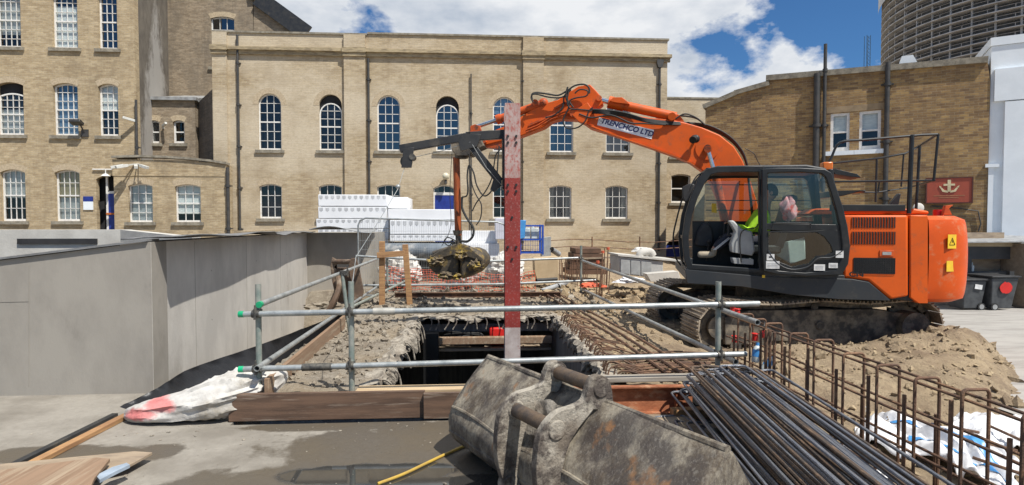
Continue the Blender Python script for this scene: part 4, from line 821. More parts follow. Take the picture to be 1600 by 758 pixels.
def rail(p0, p1, nm_='rail', m=m_galv, sag=0):
    q = MB(); p0 = Vector(p0); p1 = Vector(p1)
    # open-ended tube with a bore one can look into
    d = (p1 - p0); L_ = d.length; d.normalize(); q.tube(p0, p1, TRd, 14, cap=False); q.tube(p0, p0 + d * .12, TRd * .84, 14, cap=False); q.tube(p1 - d * .12, p1, TRd * .84, 14, cap=False)
    x = d.cross(Vector((0, 0, 1)) if abs(d.z) < .9 else Vector((1, 0, 0))).normalized(); y = d.cross(x)
    for e in (p0, p1):
        n_ = 14; vs = [e + (x * math.cos(2 * math.pi * j / n_) + y * math.sin(2 * math.pi * j / n_)) * r_ for r_ in (TRd, TRd * .84) for j in range(n_)]
        q.add(vs, [(j, (j + 1) % n_, (j + 1) % n_ + n_, j + n_) for j in range(n_)])
    return q.build(nm_, m, gr)
def coupler(p, ax=(0, 0, 1), ax2=(1, 0, 0)):
    p = Vector(p); ax = Vector(ax).normalized(); ax2 = Vector(ax2).normalized(); q = MB(); nrm = ax.cross(ax2)
    q.tube(p - ax * .03, p + ax * .03, .033, 12); c2 = p + nrm * -.052; q.tube(c2 - ax2 * .03, c2 + ax2 * .03, .033, 12)
    q.beam(p - nrm * .01, c2 + nrm * .01, .05, .05); q.tube(c2 + ax * .03 - nrm * .02, c2 + ax * .075 - nrm * .02, .008, 6); q.tube(c2 - ax * .045 - nrm * .02 , c2 + ax * .045 - nrm * .02, .014, 8); q.tube(p + ax2 * .03 + nrm * .01, p + ax2 * .07 + nrm * .01, .011, 6)
    return q.build('coupler', m_coup, gr)
FY = 4.86
posts = [(404, 444, 612, m_gpost), (549, 440, 614, m_gpost), (1122, 440, 640, m_gpost)]
PX = []
for px, yt, yb, m_ in posts:
    t_ = W(px, yt, FY + .052); x = W(px, 520, FY + .052).x; PX.append(x)
    zb = .03 if px > 1000 else .03
    rail((x, FY + .052, zb), (x + (t_.x - x) * .3, FY + .052, t_.z), 'post', m_)
    q = MB(); q.tube((x, FY + .052, zb - .025), (x, FY + .052, zb - .012), .07, 16); q.box2(x - .075, x + .075, FY - .023, FY + .127, zb - .03, zb - .026); q.tube((x, FY + .052, zb - .012), (x, FY + .052, zb + .05), .018, 10); q.build('base_plate', m_coup, gr)
rT0, rT1 = W(380, 491, FY), W(1186, 474.5, FY); rB0, rB1 = W(380, 577, FY), W(1166, 553, FY)
rail(rT0, rT1); rail(rB0, rB1)
def cap(p, d, nm_='end_cap'):
    q = MB(); d = Vector(d).normalized(); q.tube(Vector(p) - d * .005, Vector(p) + d * .035, .0265, 14); q.build(nm_, m_green, gr)
cap(rT0, (-1, 0, 0)); cap(rB0, (-1, 0, 0))
for x in PX:
    for a, b_ in ((rT0, rT1), (rB0, rB1)):
        t = (x - a.x) / (b_.x - a.x); p = a.lerp(b_, t); coupler((x, FY + .052, p.z), (0, 0, 1), (1, 0, 0))
# a joint sleeve on the top rail
q = MB(); t = .262; p = rT0.lerp(rT1, t); d = (rT1 - rT0).normalized(); q.tube(p - d * .09, p + d * .09, .031, 14); q.build('sleeve', M('sleeve_zinc', (.5, .48, .42), None, 12, .5, metal=.4), gr)
q = MB(); t = .14; p = rB0.lerp(rB1, .14); q.tube(p - d * .12, p + d * .12, .031, 14); q.build('sleeve', m_coup, gr)
# far frame and returns
BY = 12.05
lx, rx = PX[0] + .03, PX[2] + .02
bl0, bl1 = W(585, 404, BY), W(907, 404, BY)
zt_ = rT0.z; 
L0 = Vector((PX[0] + .03, FY + .02, W(405, 476, FY).z)); L1 = W(588, 405, BY); rail(L0, L1 + (L1 - L0).normalized() * .1); cap(L0, (0, -1, 0))
L0 = Vector((PX[0] + .03, FY + .1, W(412, 572, FY).z)); L1 = W(588, 449, BY); rail(L0 - (L1 - L0).normalized() * .2, L1)
L0b = L0 + Vector((.22, 0, -.10)); rail(W(545, 482, 8.8), W(640, 436, BY + .8), m=m_gpost)
Rt0, Rt1 = W(1184, 504, FY - .1), W(909, 407, BY); rail(Rt0, Rt1); Rb0, Rb1 = W(1150, 566, FY), W(910, 452, BY); rail(Rb0, Rb1)
rail(W(556, 400, BY), W(702, 408.5, BY - .1)); rail(W(690, 411, BY - .05), W(906, 403, BY + .1)); rail(W(568, 446, BY), W(795, 444, BY), m=m_galv); rail(W(780, 444, BY - .05), W(931, 438, BY))
for px in (908,):
    t_ = W(px, 384, BY + .05); rail((t_.x, BY + .05, .0), (t_.x, BY + .05, t_.z), 'post', m_gpost); coupler((t_.x, BY + .05, W(908, 404, BY).z)); coupler((t_.x, BY + .05, W(908, 439, BY).z))
t_ = W(605, 398, BY + .05); rail((t_.x, BY + .05, .0), (t_.x, BY + .05, t_.z), 'post', m_gpost); coupler((t_.x, BY + .05, W(605, 402, BY).z)); coupler((t_.x, BY + .05, W(605, 445, BY).z))
t_ = W(533, 425, 7.7); rail((t_.x + .15, 7.75, -.3), (t_.x, 7.75, t_.z), 'post', m_gpost); coupler((t_.x, 7.75, W(533, 427, 7.7).z), (0, 0, 1), (0, 1, 0))
# ================================================================ red steel column with its lifting jib
m_red = M('red_oxide_paint', (.29, .034, .024), (.21, .027, .02), 3, .55, c3=(.36, .20, .18), s3=38, lo3=.54, hi3=.68, detail=8)
# heavy scuffing in the two stretches that have lost their paint
m_scuff = M('scuffed_red_paint', (.44, .34, .31), (.36, .24, .215), 4, .65, c3=(.34, .09, .07), s3=22, lo3=.47, hi3=.62, stretch=(1.2, 1, .7))
jc = thing('steel_column', 'tall red steel H-column standing in the shaft, paint scuffed pale at top and foot', 'steel column', (.6, 7.2, -3.4))
CY = 7.2; cx0 = W(789, 400, CY).x; cx1 = W(813, 400, CY).x; ztop = W(800, 161, CY).z
def hseg(z0, z1, m_):
    q = MB(); q.box2(cx0, cx1, CY, CY + .016, z0, z1); q.box2(cx0, cx1 + .0, CY + .20, CY + .216, z0, z1); q.box2((cx0 + cx1) / 2 - .006, (cx0 + cx1) / 2 + .006, CY + .017, CY + .199, z0, z1); return q
zA, zB = W(800, 278, CY).z, W(800, 512, CY).z
hseg(zA + .0005, ztop, m_).build('upper_shaft', m_scuff, jc, smooth=False); hseg(zB + .0005, zA, m_).build('middle_shaft', m_red, jc, smooth=False); hseg(-3.4, zB, m_).build('lower_shaft', M('bare_pale_steel', (.50, .44, .41), (.38, .31, .28), 6, .6, c3=(.30, .09, .07), s3=30, lo3=.6, hi3=.66), jc, smooth=False)
m_hole = M('bolt_steel', (.02, .018, .018), None, 5, .6)
for yy in (213, 223, 289, 299, 386):
    for fx_ in (793.5, 806.5):
        p = W(fx_, yy, CY); q = MB(); q.tube((p.x, CY - .02, p.z), (p.x, CY - .001, p.z), .017, 6); q.build('bolt', m_hole, jc)
for yy in (340, 405): 
    p = W(800, yy, CY); q = MB(); q.tube((p.x, CY - .015, p.z), (p.x, CY - .001, p.z), .016, 8); q.build('bolt', m_hole, jc)
jb = thing('lifting_jib', 'black steel jib bracket on the red column, with strut and pulley', 'jib', W(788, 250, CY + .3))
JY = CY + .30
def jbeam(a, b_, w, hh_, nm_): q = MB(); q.beam(W(*a, JY), W(*b_, JY), w, hh_, (0, 0, 1)); return q.build(nm_, m_darkpaint, jb, bevel=.006)
jbeam((625, 233), (736, 213), .09, .10, 'boom_beam'); jbeam((728, 214), (790, 210), .09, .115, 'boom_beam'); jbeam((732, 222), (781, 284), .08, .10, 'strut')
q = MB(); a, b_ = W(785, 204, JY - .06), W(791, 296, JY - .06); q.box2(a.x, b_.x + .03, JY - .075, JY + .1, b_.z, a.z); q.build('back_plate', m_darkpaint, jb, bevel=.004)
q = MB(); px_prism(q, [(724, 208), (752, 210), (746, 229), (720, 236), (716, 222)], JY - .07, JY + .07); q.build('gusset', m_darkpaint, jb, bevel=.004)
q = MB(); px_prism(q, [(771, 280), (784, 279), (784, 290), (772, 300), (766, 296)], JY - .05, JY + .05); q.build('gusset', m_darkpaint, jb, bevel=.004)
q = MB(); px_prism(q, [(630, 232), (647, 230), (643, 262), (627, 262)], JY - .07, JY - .05); px_prism(q, [(630, 232), (647, 230), (643, 262), (627, 262)], JY + .05, JY + .07); q.build('pulley_housing', m_darkpaint, jb, bevel=.003)
q = MB(); p = W(635, 253, JY); q.tube(p + Vector((0, -.045, 0)), p + Vector((0, .045, 0)), .075, 16); p = W(645, 246, JY); q.tube(p + Vector((0, -.08, 0)), p + Vector((0, .08, 0)), .04, 12); q.build('pulley', m_coup, jb)
q = MB(); q.path([W(632, 262, JY), W(622, 295, JY - .5), W(592, 345, 6.6), W(556, 402, 5.6), W(551, 441, FY + .05)], .004, 5); p = W(622, 292, JY - .48); q.ball(p, .03); tag(q.build('hoist_cable', m_galv, None, loc=W(632, 262, JY)), 'thin steel cable slanting down from the jib pulley to the scaffold post', 'cable')
q = MB(); q.path([W(646, 246, JY), W(690, 236, JY), W(735, 222, JY - .07)], .004, 5); q.path([W(738, 226, JY - .1), W(760, 262, JY - .1), W(786, 292, JY - .1)], .004, 5); q.build('tension_wire', m_galv, jb)
# ================================================================ excavator
m_or = M('orange_machine_paint', (.66, .10, .006), (.56, .085, .006), 2, .48, coat=0, c3=(.27, .10, .045), s3=8, lo3=.54, hi3=.78, detail=10, r2=.55)
m_or2 = M('scuffed_orange_paint', (.66, .088, .006), (.56, .075, .006), 2, .45, c3=(.55, .20, .09), s3=7, lo3=.52, hi3=.70)
m_or3 = M('worn_orange_paint', (.60, .10, .016), (.42, .07, .015), 7, .55, c3=(.08, .05, .035), s3=9, lo3=.50, hi3=.66)
m_cab = M('cab_dark_paint', (.014, .016, .018), (.022, .024, .025), 4, .42, c3=(.08, .07, .06), s3=5, lo3=.58, hi3=.95)
m_skirt = M('grey_black_skirt', (.028, .033, .038), (.04, .041, .042), 3, .5, c3=(.14, .12, .09), s3=4, lo3=.56, hi3=.9)
m_track = M('track_steel', (.15, .11, .08), (.27, .215, .155), 7, .8, bump=.4, c3=(.40, .33, .24), s3=5, lo3=.42, hi3=.6)
m_under = M('greasy_frame', (.055, .048, .04), (.12, .10, .076), 4, .85, bump=.3, c3=(.27, .22, .155), s3=4, lo3=.46, hi3=.66)
m_chrome = M('chrome_rod', (.62, .64, .66), (.5, .52, .54), 8, .18, metal=.9)
m_rubber = M('hose_rubber', (.014, .014, .014), (.03, .03, .028), 8, .65)
m_cabgl = glass('cab_glass', (.78, .87, .85), .07)
m_yel = M('yellow_sticker', (.80, .52, .02), (.7, .45, .03), 8, .5); m_wst = M('white_sticker', (.72, .72, .70), None, 9, .5); m_blk = M('black_print', (.012, .012, .012), None, 5, .5)
m_navy = M('navy_lettering', (.015, .02, .13), None, 5, .5); m_grey = M('light_grey_plastic', (.36, .37, .36), (.28, .285, .28), 5, .55)
m_dkpl = M('dark_plastic', (.02, .02, .021), (.035, .035, .036), 9, .6)
NY, FYE = 7.25, 9.55          # near and far side of the machine
ex = thing('excavator', 'orange crawler excavator with open black cab, parked on the soil beside the shaft', 'excavator', (4.3, 8.4, 0))
def pp(name, pts, y0, y1, mat, bevel=.012, parent=ex, seg=2, smooth=True):
    q = MB(); px_prism(q, pts, y0, y1); return q.build(name, mat, parent, bevel=bevel, seg=seg, smooth=smooth)
# --- undercarriage: two tracks
def track(Y0, Y1, zb, zt, xf, xr):
    mid = MB(); rr_ = (zt - zb) / 2; zc_ = (zb + zt) / 2; pts = []
    n = 16
    for i in range(n + 1): a = math.pi / 2 + math.pi * i / n; pts.append((xf + rr_ + rr_ * math.cos(a), zc_ + rr_ * math.sin(a)))
    m_ = 26
    for i in range(1, m_): pts.append((xf + rr_ + (xr - xf - 2 * rr_) * i / m_, zb))
    for i in range(n + 1): a = -math.pi / 2 + math.pi * i / n; pts.append((xr - rr_ + rr_ * math.cos(a), zc_ + rr_ * math.sin(a)))
    for i in range(1, m_): t = i / m_; pts.append((xr - rr_ - (xr - xf - 2 * rr_) * t, zt - .035 * math.sin(t * math.pi * 2) ** 2))
    # resample evenly for the shoes
    P_ = [Vector((a, 0, b_)) for a, b_ in pts]; P_.append(P_[0]); cum = [0]
    for i in range(len(P_) - 1): cum.append(cum[-1] + (P_[i + 1] - P_[i]).length)
    ns = 44; q = MB(); lk_ = MB(); lk2 = MB()
    def at_(s_):
        s_ %= cum[-1]
        for i in range(len(cum) - 1):
            if cum[i + 1] >= s_: t = (s_ - cum[i]) / max(1e-9, cum[i + 1] - cum[i]); return P_[i].lerp(P_[i + 1], t), (P_[i + 1] - P_[i]).normalized()
    for k in range(ns):
        p, t = at_(cum[-1] * k / ns); nrm = Vector((-t.z, 0, t.x)); nrm = nrm if (p - Vector(((xf + xr) / 2, 0, zc_))).dot(nrm) > 0 or abs(nrm.x) > .9 else nrm
        out = nrm if nrm.dot(Vector((p.x - min(max(p.x, xf + rr_), xr - rr_), 0, p.z - zc_))) > 0 else -nrm
        L_ = cum[-1] / ns; yc = (Y0 + Y1) / 2; rot = Matrix((t, Vector((0, 1, 0)), out)).transposed()
        c_ = Vector((p.x, yc, p.z)); q.box(c_, (L_ * .93, Y1 - Y0, .02), rot)
        for g_ in (-.3, .0, .3): q.box(c_ + out * .02 + t * L_ * g_, (.014, Y1 - Y0, .024), rot)
        for yy, l2 in ((-.09, lk_), (.09, lk2)): l2.box(c_ - out * .05 + Vector((0, yy, 0)), (L_ * .98, .035, .08), rot)
    tr = q.build('track', m_track, ex, smooth=False); lk_.build('track_chain', m_under, tr, smooth=False); lk2.build('track_chain', m_under, tr, smooth=False)
    yc = (Y0 + Y1) / 2
    q = MB(); q.tube((xf + rr_, yc - .05, zc_), (xf + rr_, yc + .05, zc_), rr_ - .09, 24); q.tube((xf + rr_, yc - .13, zc_), (xf + rr_, yc + .13, zc_), rr_ * .45, 16); q.build('idler', m_under, ex)
    q = MB()
    sp_ = []
    for k in range(42): a = 2 * math.pi * k / 42; r_ = (rr_ - .06) if k % 2 else rr_ - .11; sp_.append((xr - rr_ + r_ * math.cos(a), yc - .03, zc_ + r_ * math.sin(a)))
    q.prism(sp_, (0, .06, 0)); q.tube((xr - rr_, Y0 + .02, zc_), (xr - rr_, yc + .1, zc_), rr_ * .55, 20); q.build('sprocket', m_under, ex)
    q = MB(); q.prism([(xf + rr_ + .05, Y0 + .14, zb + .14), (xr - rr_ - .1, Y0 + .14, zb + .14), (xr - rr_ - .05, Y0 + .14, zt - .2), (xr - rr_ - .5, Y0 + .14, zt - .13), (xf + rr_ + .4, Y0 + .14, zt - .13), (xf + rr_ + .05, Y0 + .14, zt - .22)], (0, Y1 - Y0 - .28, 0)); q.box2(xf + rr_ + .6, xf + rr_ + .9, Y0 + .10, Y0 + .139, zb + .18, zb + .3)
    q.tube((xf + rr_ + 1.35, Y0 + .12, zc_ + .02), (xf + rr_ + 1.35, Y0 + .139, zc_ + .02), .06, 16); q.build('track_frame', m_under, ex, bevel=.015)
    for i in range(7):
        x = xf + rr_ + .2 + (xr - xf - 2 * rr_ - .4) * i / 6; q = MB(); q.tube((x, yc - .17, zb + .12), (x, yc + .17, zb + .12), .075, 14); q.build('roller', m_under, ex)
    q = MB(); x = (xf + xr) / 2; q.tube((x, yc - .12, zt - .1), (x, yc + .12, zt - .1), .05, 12); q.build('carrier_roller', m_under, ex)
TXF, TXR = W(1092, 500, 7.25).x, W(1474, 500, 7.25).x
track(7.25, 7.86, -.12, .60, TXF, TXR); track(9.0, 9.62, -.04, .67, TXF + .02, TXR + .02)
q = MB(); q.box2(TXF + .9, TXR - .9, 7.84, 9.02, .22, .48); q.tube(((TXF + TXR) / 2, 8.42, .45), ((TXF + TXR) / 2, 8.42, .78), .58, 32); q.build('centre_frame', m_under, ex, bevel=.02)
# --- turntable deck
XF = (Matrix.Rotation(-R(16), 3, 'Z'), Vector((3.9, 7.25, 0)))
pp('deck', [(1072, 438), (1225, 446), (1330, 452), (1388, 468), (1440, 472), (1440, 430), (1072, 424)], NY + .03, FYE, m_cab)
pp('side_skirt', [(1070, 421), (1192, 432), (1331, 436), (1358, 441), (1392, 470), (1312, 468), (1238, 461), (1160, 448), (1074, 443)], NY - .02, NY + .02, m_skirt, .006)
# --- engine housing and counterweight
hs = pp('engine_cover', [(1318, 336), (1420, 336), (1420, 463), (1392, 468), (1357, 439), (1318, 434)], NY, FYE, m_or, .03, seg=3)
pp('engine_hood', [(1262, 335), (1452, 335), (1452, 330), (1430, 326), (1275, 326)], NY + .25, FYE - .3, m_or, .02)
pp('rear_panel', [(1422, 336), (1450, 336.5), (1450, 474), (1434, 474), (1422, 465)], NY, FYE, m_or, .012)
# counterweight: plan-curved body
q = MB()
xw0, xw1 = W(1451.5, 400, NY).x, W(1501, 400, NY).x
zt_, zb_ = W(1460, 337, NY).z, W(1460, 474, NY).z
def cwp(u, v_):
    # u: along the plan outline from near side round the tail to the far side; v: over the section
    yh = (FYE - NY) / 2; yc = NY + yh; a = -math.pi / 2 + math.pi * u
    ex_ = .42; sx_ = math.copysign(abs(math.cos(a)) ** ex_, math.cos(a)); sy_ = math.copysign(abs(math.sin(a)) ** .30, math.sin(a))
    bulge = .25; X = xw0 + (xw1 - xw0 + bulge * math.cos(a)) * sx_
    sec = math.sin(math.pi * min(1, max(0, v_))) ** .18 if 0 < v_ < 1 else 0
    k = .80 + .20 * sec
    zz_ = zb_ + (zt_ - zb_) * v_
    return Vector((xw0 + (X - xw0) * (k if sec else .78), yc + yh * sy_ * (.9 + .1 * sec if sec else .9), zz_))
q.grid(cwp, 48, 22)
top = [cwp(i / 48, 1) for i in range(49)]; bot = [cwp(i / 48, 0) for i in range(49)]
q.add(top, [tuple(range(49))]); q.add(bot, [tuple(range(48, -1, -1))]); q.build('counterweight', m_or2, ex)
q = MB(); p = W(1466, 332, NY + .5); q.tube((p.x, NY + .5, zt_ - .01), (p.x, NY + .5, zt_ + .085), .058, 16); q.build('filler_cap', M('red_cap', (.6, .02, .02), None, 4, .4), ex)
pp('lifting_lug', [(1474, 336), (1488, 336), (1483, 326), (1490, 320), (1478, 321)], NY + .35, NY + .42, m_or3, .004)
# louvres: slots cut as dark recess panels with fins
def grille(x0, x1, y0, y1, n, rows, mesh=False):
    q = MB(); a, b_ = W(x0, y0, NY - .003), W(x1, y1, NY - .003)
    if mesh: q.box2(a.x, b_.x, NY - .004, NY - .001, b_.z, a.z)
    else:
        for i in range(n):
            x = a.x + (b_.x - a.x) * (i + .15) / n; w_ = (b_.x - a.x) / n * .62; q.box2(x, x + w_, NY - .004, NY - .001, b_.z, a.z)
    g_ = q.build('vent_grille', m_blk, hs, smooth=False)
    q = MB()
    if mesh:
        for i in range(19): x = a.x + (b_.x - a.x) * i / 18; q.box2(x - .003, x + .003, NY - .009, NY - .0045, b_.z, a.z)
        for i in range(8): z = b_.z + (a.z - b_.z) * i / 7; q.box2(a.x, b_.x, NY - .012, NY - .0095, z - .003, z + .003)
        q.build('mesh_wires', m_cab, g_, smooth=False)
    else:
        for i in range(n):
            x = a.x + (b_.x - a.x) * (i + .15) / n; w_ = (b_.x - a.x) / n * .62; q.prism([(x - .003, NY - .001, b_.z), (x - .003, NY - .012, b_.z), (x + .004, NY - .001, b_.z)], (0, 0, a.z - b_.z))
        q.build('louvre_fin', m_or, g_, smooth=False)
grille(1331, 1400, 339.5, 356, 16, 1); grille(1331, 1400, 362, 382, 16, 1); grille(1334, 1398, 403, 428, 0, 1, True)
q = MB(); a, b_ = W(1374, 391, NY), W(1396, 401, NY); q.box2(a.x, b_.x, NY - .012, NY - .001, b_.z, a.z); hd = q.build('handle', m_or3, hs, bevel=.003); q = MB(); q.box2(a.x + .03, b_.x - .03, NY - .018, NY - .0125, b_.z + .02, a.z - .02); q.build('latch', m_grey, hd)
for (x0, y0, x1, y1) in ((1482, 367, 1497, 388), (1480, 408, 1494, 424)):
    cc_ = W((x0 + x1) / 2, (y0 + y1) / 2, NY + .022); q = MB(); 
    w_, h_ = (x1 - x0) / 122, (y1 - y0) / 122
    q.box(cc_ + Vector((-.02, -.012, 0)), (w_, .006, h_), Matrix.Rotation(R(24), 3, 'Z')); s_ = q.build('warning_sticker', m_yel, ex, smooth=False)
    if y0 < 400:
        q = MB(); rot = Matrix.Rotation(R(24), 3, 'Z'); o_ = cc_ + Vector((-.02, -.012, 0)) + rot @ Vector((0, -.005, 0))
        t_ = [o_ + rot @ Vector(v_) for v_ in ((-.04, 0, -.04), (.04, 0, -.04), (0, 0, .045))]
        for i in range(3): q.beam(t_[i], t_[(i + 1) % 3], .004, .007, (0, 1, 0))
        q.box(o_, (.008, .004, .03), rot); q.build('warning_triangle', m_blk, s_, smooth=False)
text_mesh('CN', .085, 'model_lettering', m_blk, ex, W(1338, 429, NY - .026), (1, 0, 0), (0, 0, 1), bold=.003, sx=1.35)
# --- cab (swung-back door, open front)
CB = NY - .06; CF = 7.98
def frame_ring(name, outer, inner, y0, y1, mat, bevel=.008, parent=ex):
    q = MB(); o_ = [W(a, b_, y0) for a, b_ in outer]; i_ = [W(a, b_, y0) for a, b_ in inner]; n = len(o_); d = Vector((0, y1 - y0, 0))
    q.add(o_ + i_ + [p + d for p in o_] + [p + d for p in i_], [f for k in range(n) for f in (((k, (k + 1) % n, (k + 1) % n + n, k + n)), (k + 2 * n, k + 3 * n, (k + 1) % n + 3 * n, (k + 1) % n + 2 * n), (k, k + 2 * n, (k + 1) % n + 2 * n, (k + 1) % n), (k + n, (k + 1) % n + n, (k + 1) % n + 3 * n, k + 3 * n))])
    return q.build(name, mat, parent, bevel=bevel)
out_ = [(1076, 428), (1069, 405), (1066, 371), (1071, 335), (1080, 305), (1091, 279), (1104, 264), (1120, 260), (1160, 259), (1194, 259), (1194, 300), (1194, 350), (1194, 400), (1194, 434)]
in_ = [(1082, 413), (1078, 402), (1076, 371), (1081, 338), (1090, 310), (1101, 287), (1111, 273), (1122, 270), (1155, 269), (1186, 269), (1186, 300), (1186, 350), (1186, 400), (1186, 420)]
frame_ring('cab_frame', out_, in_, CB + .05, CB + .13, m_cab)
# the far side frame and its window
out2 = [(a, b_) for a, b_ in out_[:9]] + [(1290, 260), (1296, 264), (1303, 300), (1310, 350), (1312, 430)]
in2 = [(1090, 420), (1084, 402), (1082, 371), (1087, 338), (1096, 310), (1106, 287), (1116, 275), (1126, 272), (1160, 271), (1282, 271), (1288, 276), (1294, 305), (1300, 350), (1302, 418)]
q = MB()
def at_plane(pts, Yref, Y): return [(W(a, b_, Yref).x, Y, W(a, b_, Yref).z) for a, b_ in pts]
def ring3(q, o_, i_, d):
    n = len(o_); o_ = [Vector(p) for p in o_]; i_ = [Vector(p) for p in i_]; d = Vector(d)
    q.add(o_ + i_ + [p + d for p in o_] + [p + d for p in i_], [f for k in range(n) for f in (((k, (k + 1) % n, (k + 1) % n + n, k + n)), (k + 2 * n, k + 3 * n, (k + 1) % n + 3 * n, (k + 1) % n + 2 * n), (k, k + 2 * n, (k + 1) % n + 2 * n, (k + 1) % n), (k + n, (k + 1) % n + n, (k + 1) % n + 3 * n, k + 3 * n))])
ring3(q, at_plane(out2, CB + .05, CF), at_plane(in2, CB + .05, CF), (0, .07, 0)); q.build('cab_frame', m_cab, ex, bevel=.006)
q = MB(); q.prism(at_plane([(1090, 345), (1302, 345), (1302, 420), (1090, 420)], CB + .05, CF + .02), (0, .03, 0)); q.build('far_panel', m_cab, ex)
q = MB(); q.add(at_plane([(1092, 340), (1096, 310), (1108, 285), (1124, 272), (1284, 272), (1294, 305), (1300, 344), (1092, 344)], CB + .05, CF + .03), [tuple(range(8))]); q.build('pane', m_cabgl, ex, smooth=False)
# roof, floor and the bars that join the two sides at the front
ro = [(1102, 266), (1112, 261), (1130, 259), (1260, 257), (1293, 262), (1300, 270), (1296, 272), (1110, 272)]
q = MB(); q.prism(at_plane([(1104, 264), (1122, 258.5), (1262, 256.5), (1294, 262), (1294, 268), (1106, 268)], CB + .05, CB + .1), (0, CF - CB - .06, 0)); q.build('cab_roof', m_skirt, ex, bevel=.02)
q = MB(); q.prism(at_plane([(1072, 418), (1192, 424), (1320, 430), (1320, 442), (1192, 446), (1075, 438)], CB + .05, CB + .05), (0, CF - CB + .02, 0)); q.build('cab_floor', m_skirt, ex, bevel=.01)
for (a, b_, w_) in ((1072, 371, .05), (1108, 265, .06), (1078, 409, .08)):
    p = W(a, b_, CB + .05); q = MB(); q.beam((p.x, CB + .1, p.z), (p.x, CF + .03, p.z), w_, w_, (0, 0, 1)); q.build('front_bar', m_cab, ex, bevel=.008)
# rear frame and rear panel of the cab
q = MB(); a, b_ = W(1296, 264, CB + .05), W(1312, 430, CB + .05); q.prism([(a.x, CB + .06, a.z), (b_.x, CB + .06, b_.z), (b_.x + .05, CB + .06, b_.z), (a.x + .05, CB + .06, a.z)], (0, .08, 0)); q.prism([(a.x, CF - .08, a.z), (b_.x, CF - .08, b_.z), (b_.x + .05, CF - .08, b_.z), (a.x + .05, CF - .08, a.z)], (0, .08, 0)); q.build('rear_pillar', m_cab, ex, bevel=.01)
m_p = W(1306, 345, CB); q = MB(); q.box2(m_p.x - .02, m_p.x + .04, CB + .15, CF, W(1306, 432, CB).z, m_p.z - .14); q.build('rear_panel_inner', m_dkpl, ex)
# door: outer ring with glass above and the cut-away lower panel, swung flat along the cab side
DY = CB - .03
do = [(1191, 264), (1215, 262), (1250, 262), (1290, 264), (1300, 270), (1308, 295), (1318, 325), (1325, 355), (1329, 385), (1326, 412), (1316, 430), (1260, 432), (1215, 429), (1193, 424), (1191, 390), (1191, 345), (1191, 300)]
di = [(1200, 271), (1217, 269.5), (1250, 269), (1283, 271), (1290, 277), (1298, 300), (1306, 326), (1312, 352), (1316, 385), (1314, 406), (1305, 422), (1258, 426), (1218, 423), (1200, 418), (1199, 390), (1199, 345), (1199, 300)]
dr = frame_ring('door', do, di, DY - .02, DY + .04, m_cab, .012)
q = MB(); px_prism(q, [(1198, 349), (1314, 351), (1315, 356), (1312, 360), (1276, 360), (1232, 362), (1198, 359)], DY, DY + .03); q.build('door_rail', m_cab, dr, bevel=.006)
# lower panel with the curved window in it
lo_out = [(1198, 361), (1240, 362), (1282, 360), (1298, 358), (1313, 360), (1316, 385), (1314, 408), (1304, 423), (1258, 426), (1218, 423), (1199, 418), (1198, 395)]
lo_in = [(1201, 363), (1240, 364), (1276, 363), (1288, 370), (1298, 383), (1302, 394), (1290, 399), (1276, 400), (1264, 412), (1238, 417), (1214, 408), (1201, 390)]
frame_ring('lower_panel', lo_out, lo_in, DY, DY + .03, m_cab, .004, dr)
q = MB(); q.add([W(a, b_, DY + .02) for a, b_ in [(1200, 271), (1283, 270), (1290, 277), (1298, 300), (1313, 352), (1200, 350)]], [tuple(range(6))]); q.build('upper_pane', m_cabgl, dr, smooth=False)
q = MB(); q.add([W(a, b_, DY + .02) for a, b_ in lo_in], [tuple(range(len(lo_in)))]); q.build('lower_pane', m_cabgl, dr, smooth=False)
q = MB(); pts = [W(a, b_, DY - .05) for a, b_ in ((1206, 357), (1208, 351), (1214, 349), (1262, 349), (1266, 352), (1267, 357))]; q.path(spline(pts, 3), .009, 8); q.build('grab_handle', m_blk, dr)
q = MB(); q.path(spline([W(a, b_, DY - .02) for a, b_ in ((1200, 392), (1214, 411), (1236, 421), (1262, 417), (1278, 404), (1300, 402), (1316, 392))], 4), .010, 6); q.build('edge_seal', m_skirt, dr)
for i, (x0, y0, x1, y1) in enumerate(((1198, 397, 1210, 407), (1197, 408, 1218, 420), (1272, 413, 1289, 423), (1295, 411, 1309, 419), (1306, 392, 1318, 403))):
    a, b_ = W(x0, y0, DY - .026), W(x1, y1, DY - .026); q = MB(); q.box2(a.x, b_.x, DY - .026, DY - .021, b_.z, a.z); s_ = q.build('white_sticker', m_wst, dr, smooth=False)
    q = MB()
    for k in range(3): q.box2(a.x + .015, b_.x - .02, DY - .028, DY - .0265, b_.z + (a.z - b_.z) * (.25 + .2 * k), b_.z + (a.z - b_.z) * (.29 + .2 * k)) if i in (1, 2, 3) else None
    if i in (0, 4): q.box2((a.x + b_.x) / 2 - .02, (a.x + b_.x) / 2 + .02, DY - .028, DY - .0265, (a.z + b_.z) / 2 - .006, (a.z + b_.z) / 2 + .012)
    q.build('sticker_print', m_grey if i != 0 else m_blk, s_, smooth=False)
a = W(1193, 432, NY - .024); q = MB(); q.box(a, (.035, .004, .035)); q.build('yellow_marker', m_yel, ex, smooth=False)
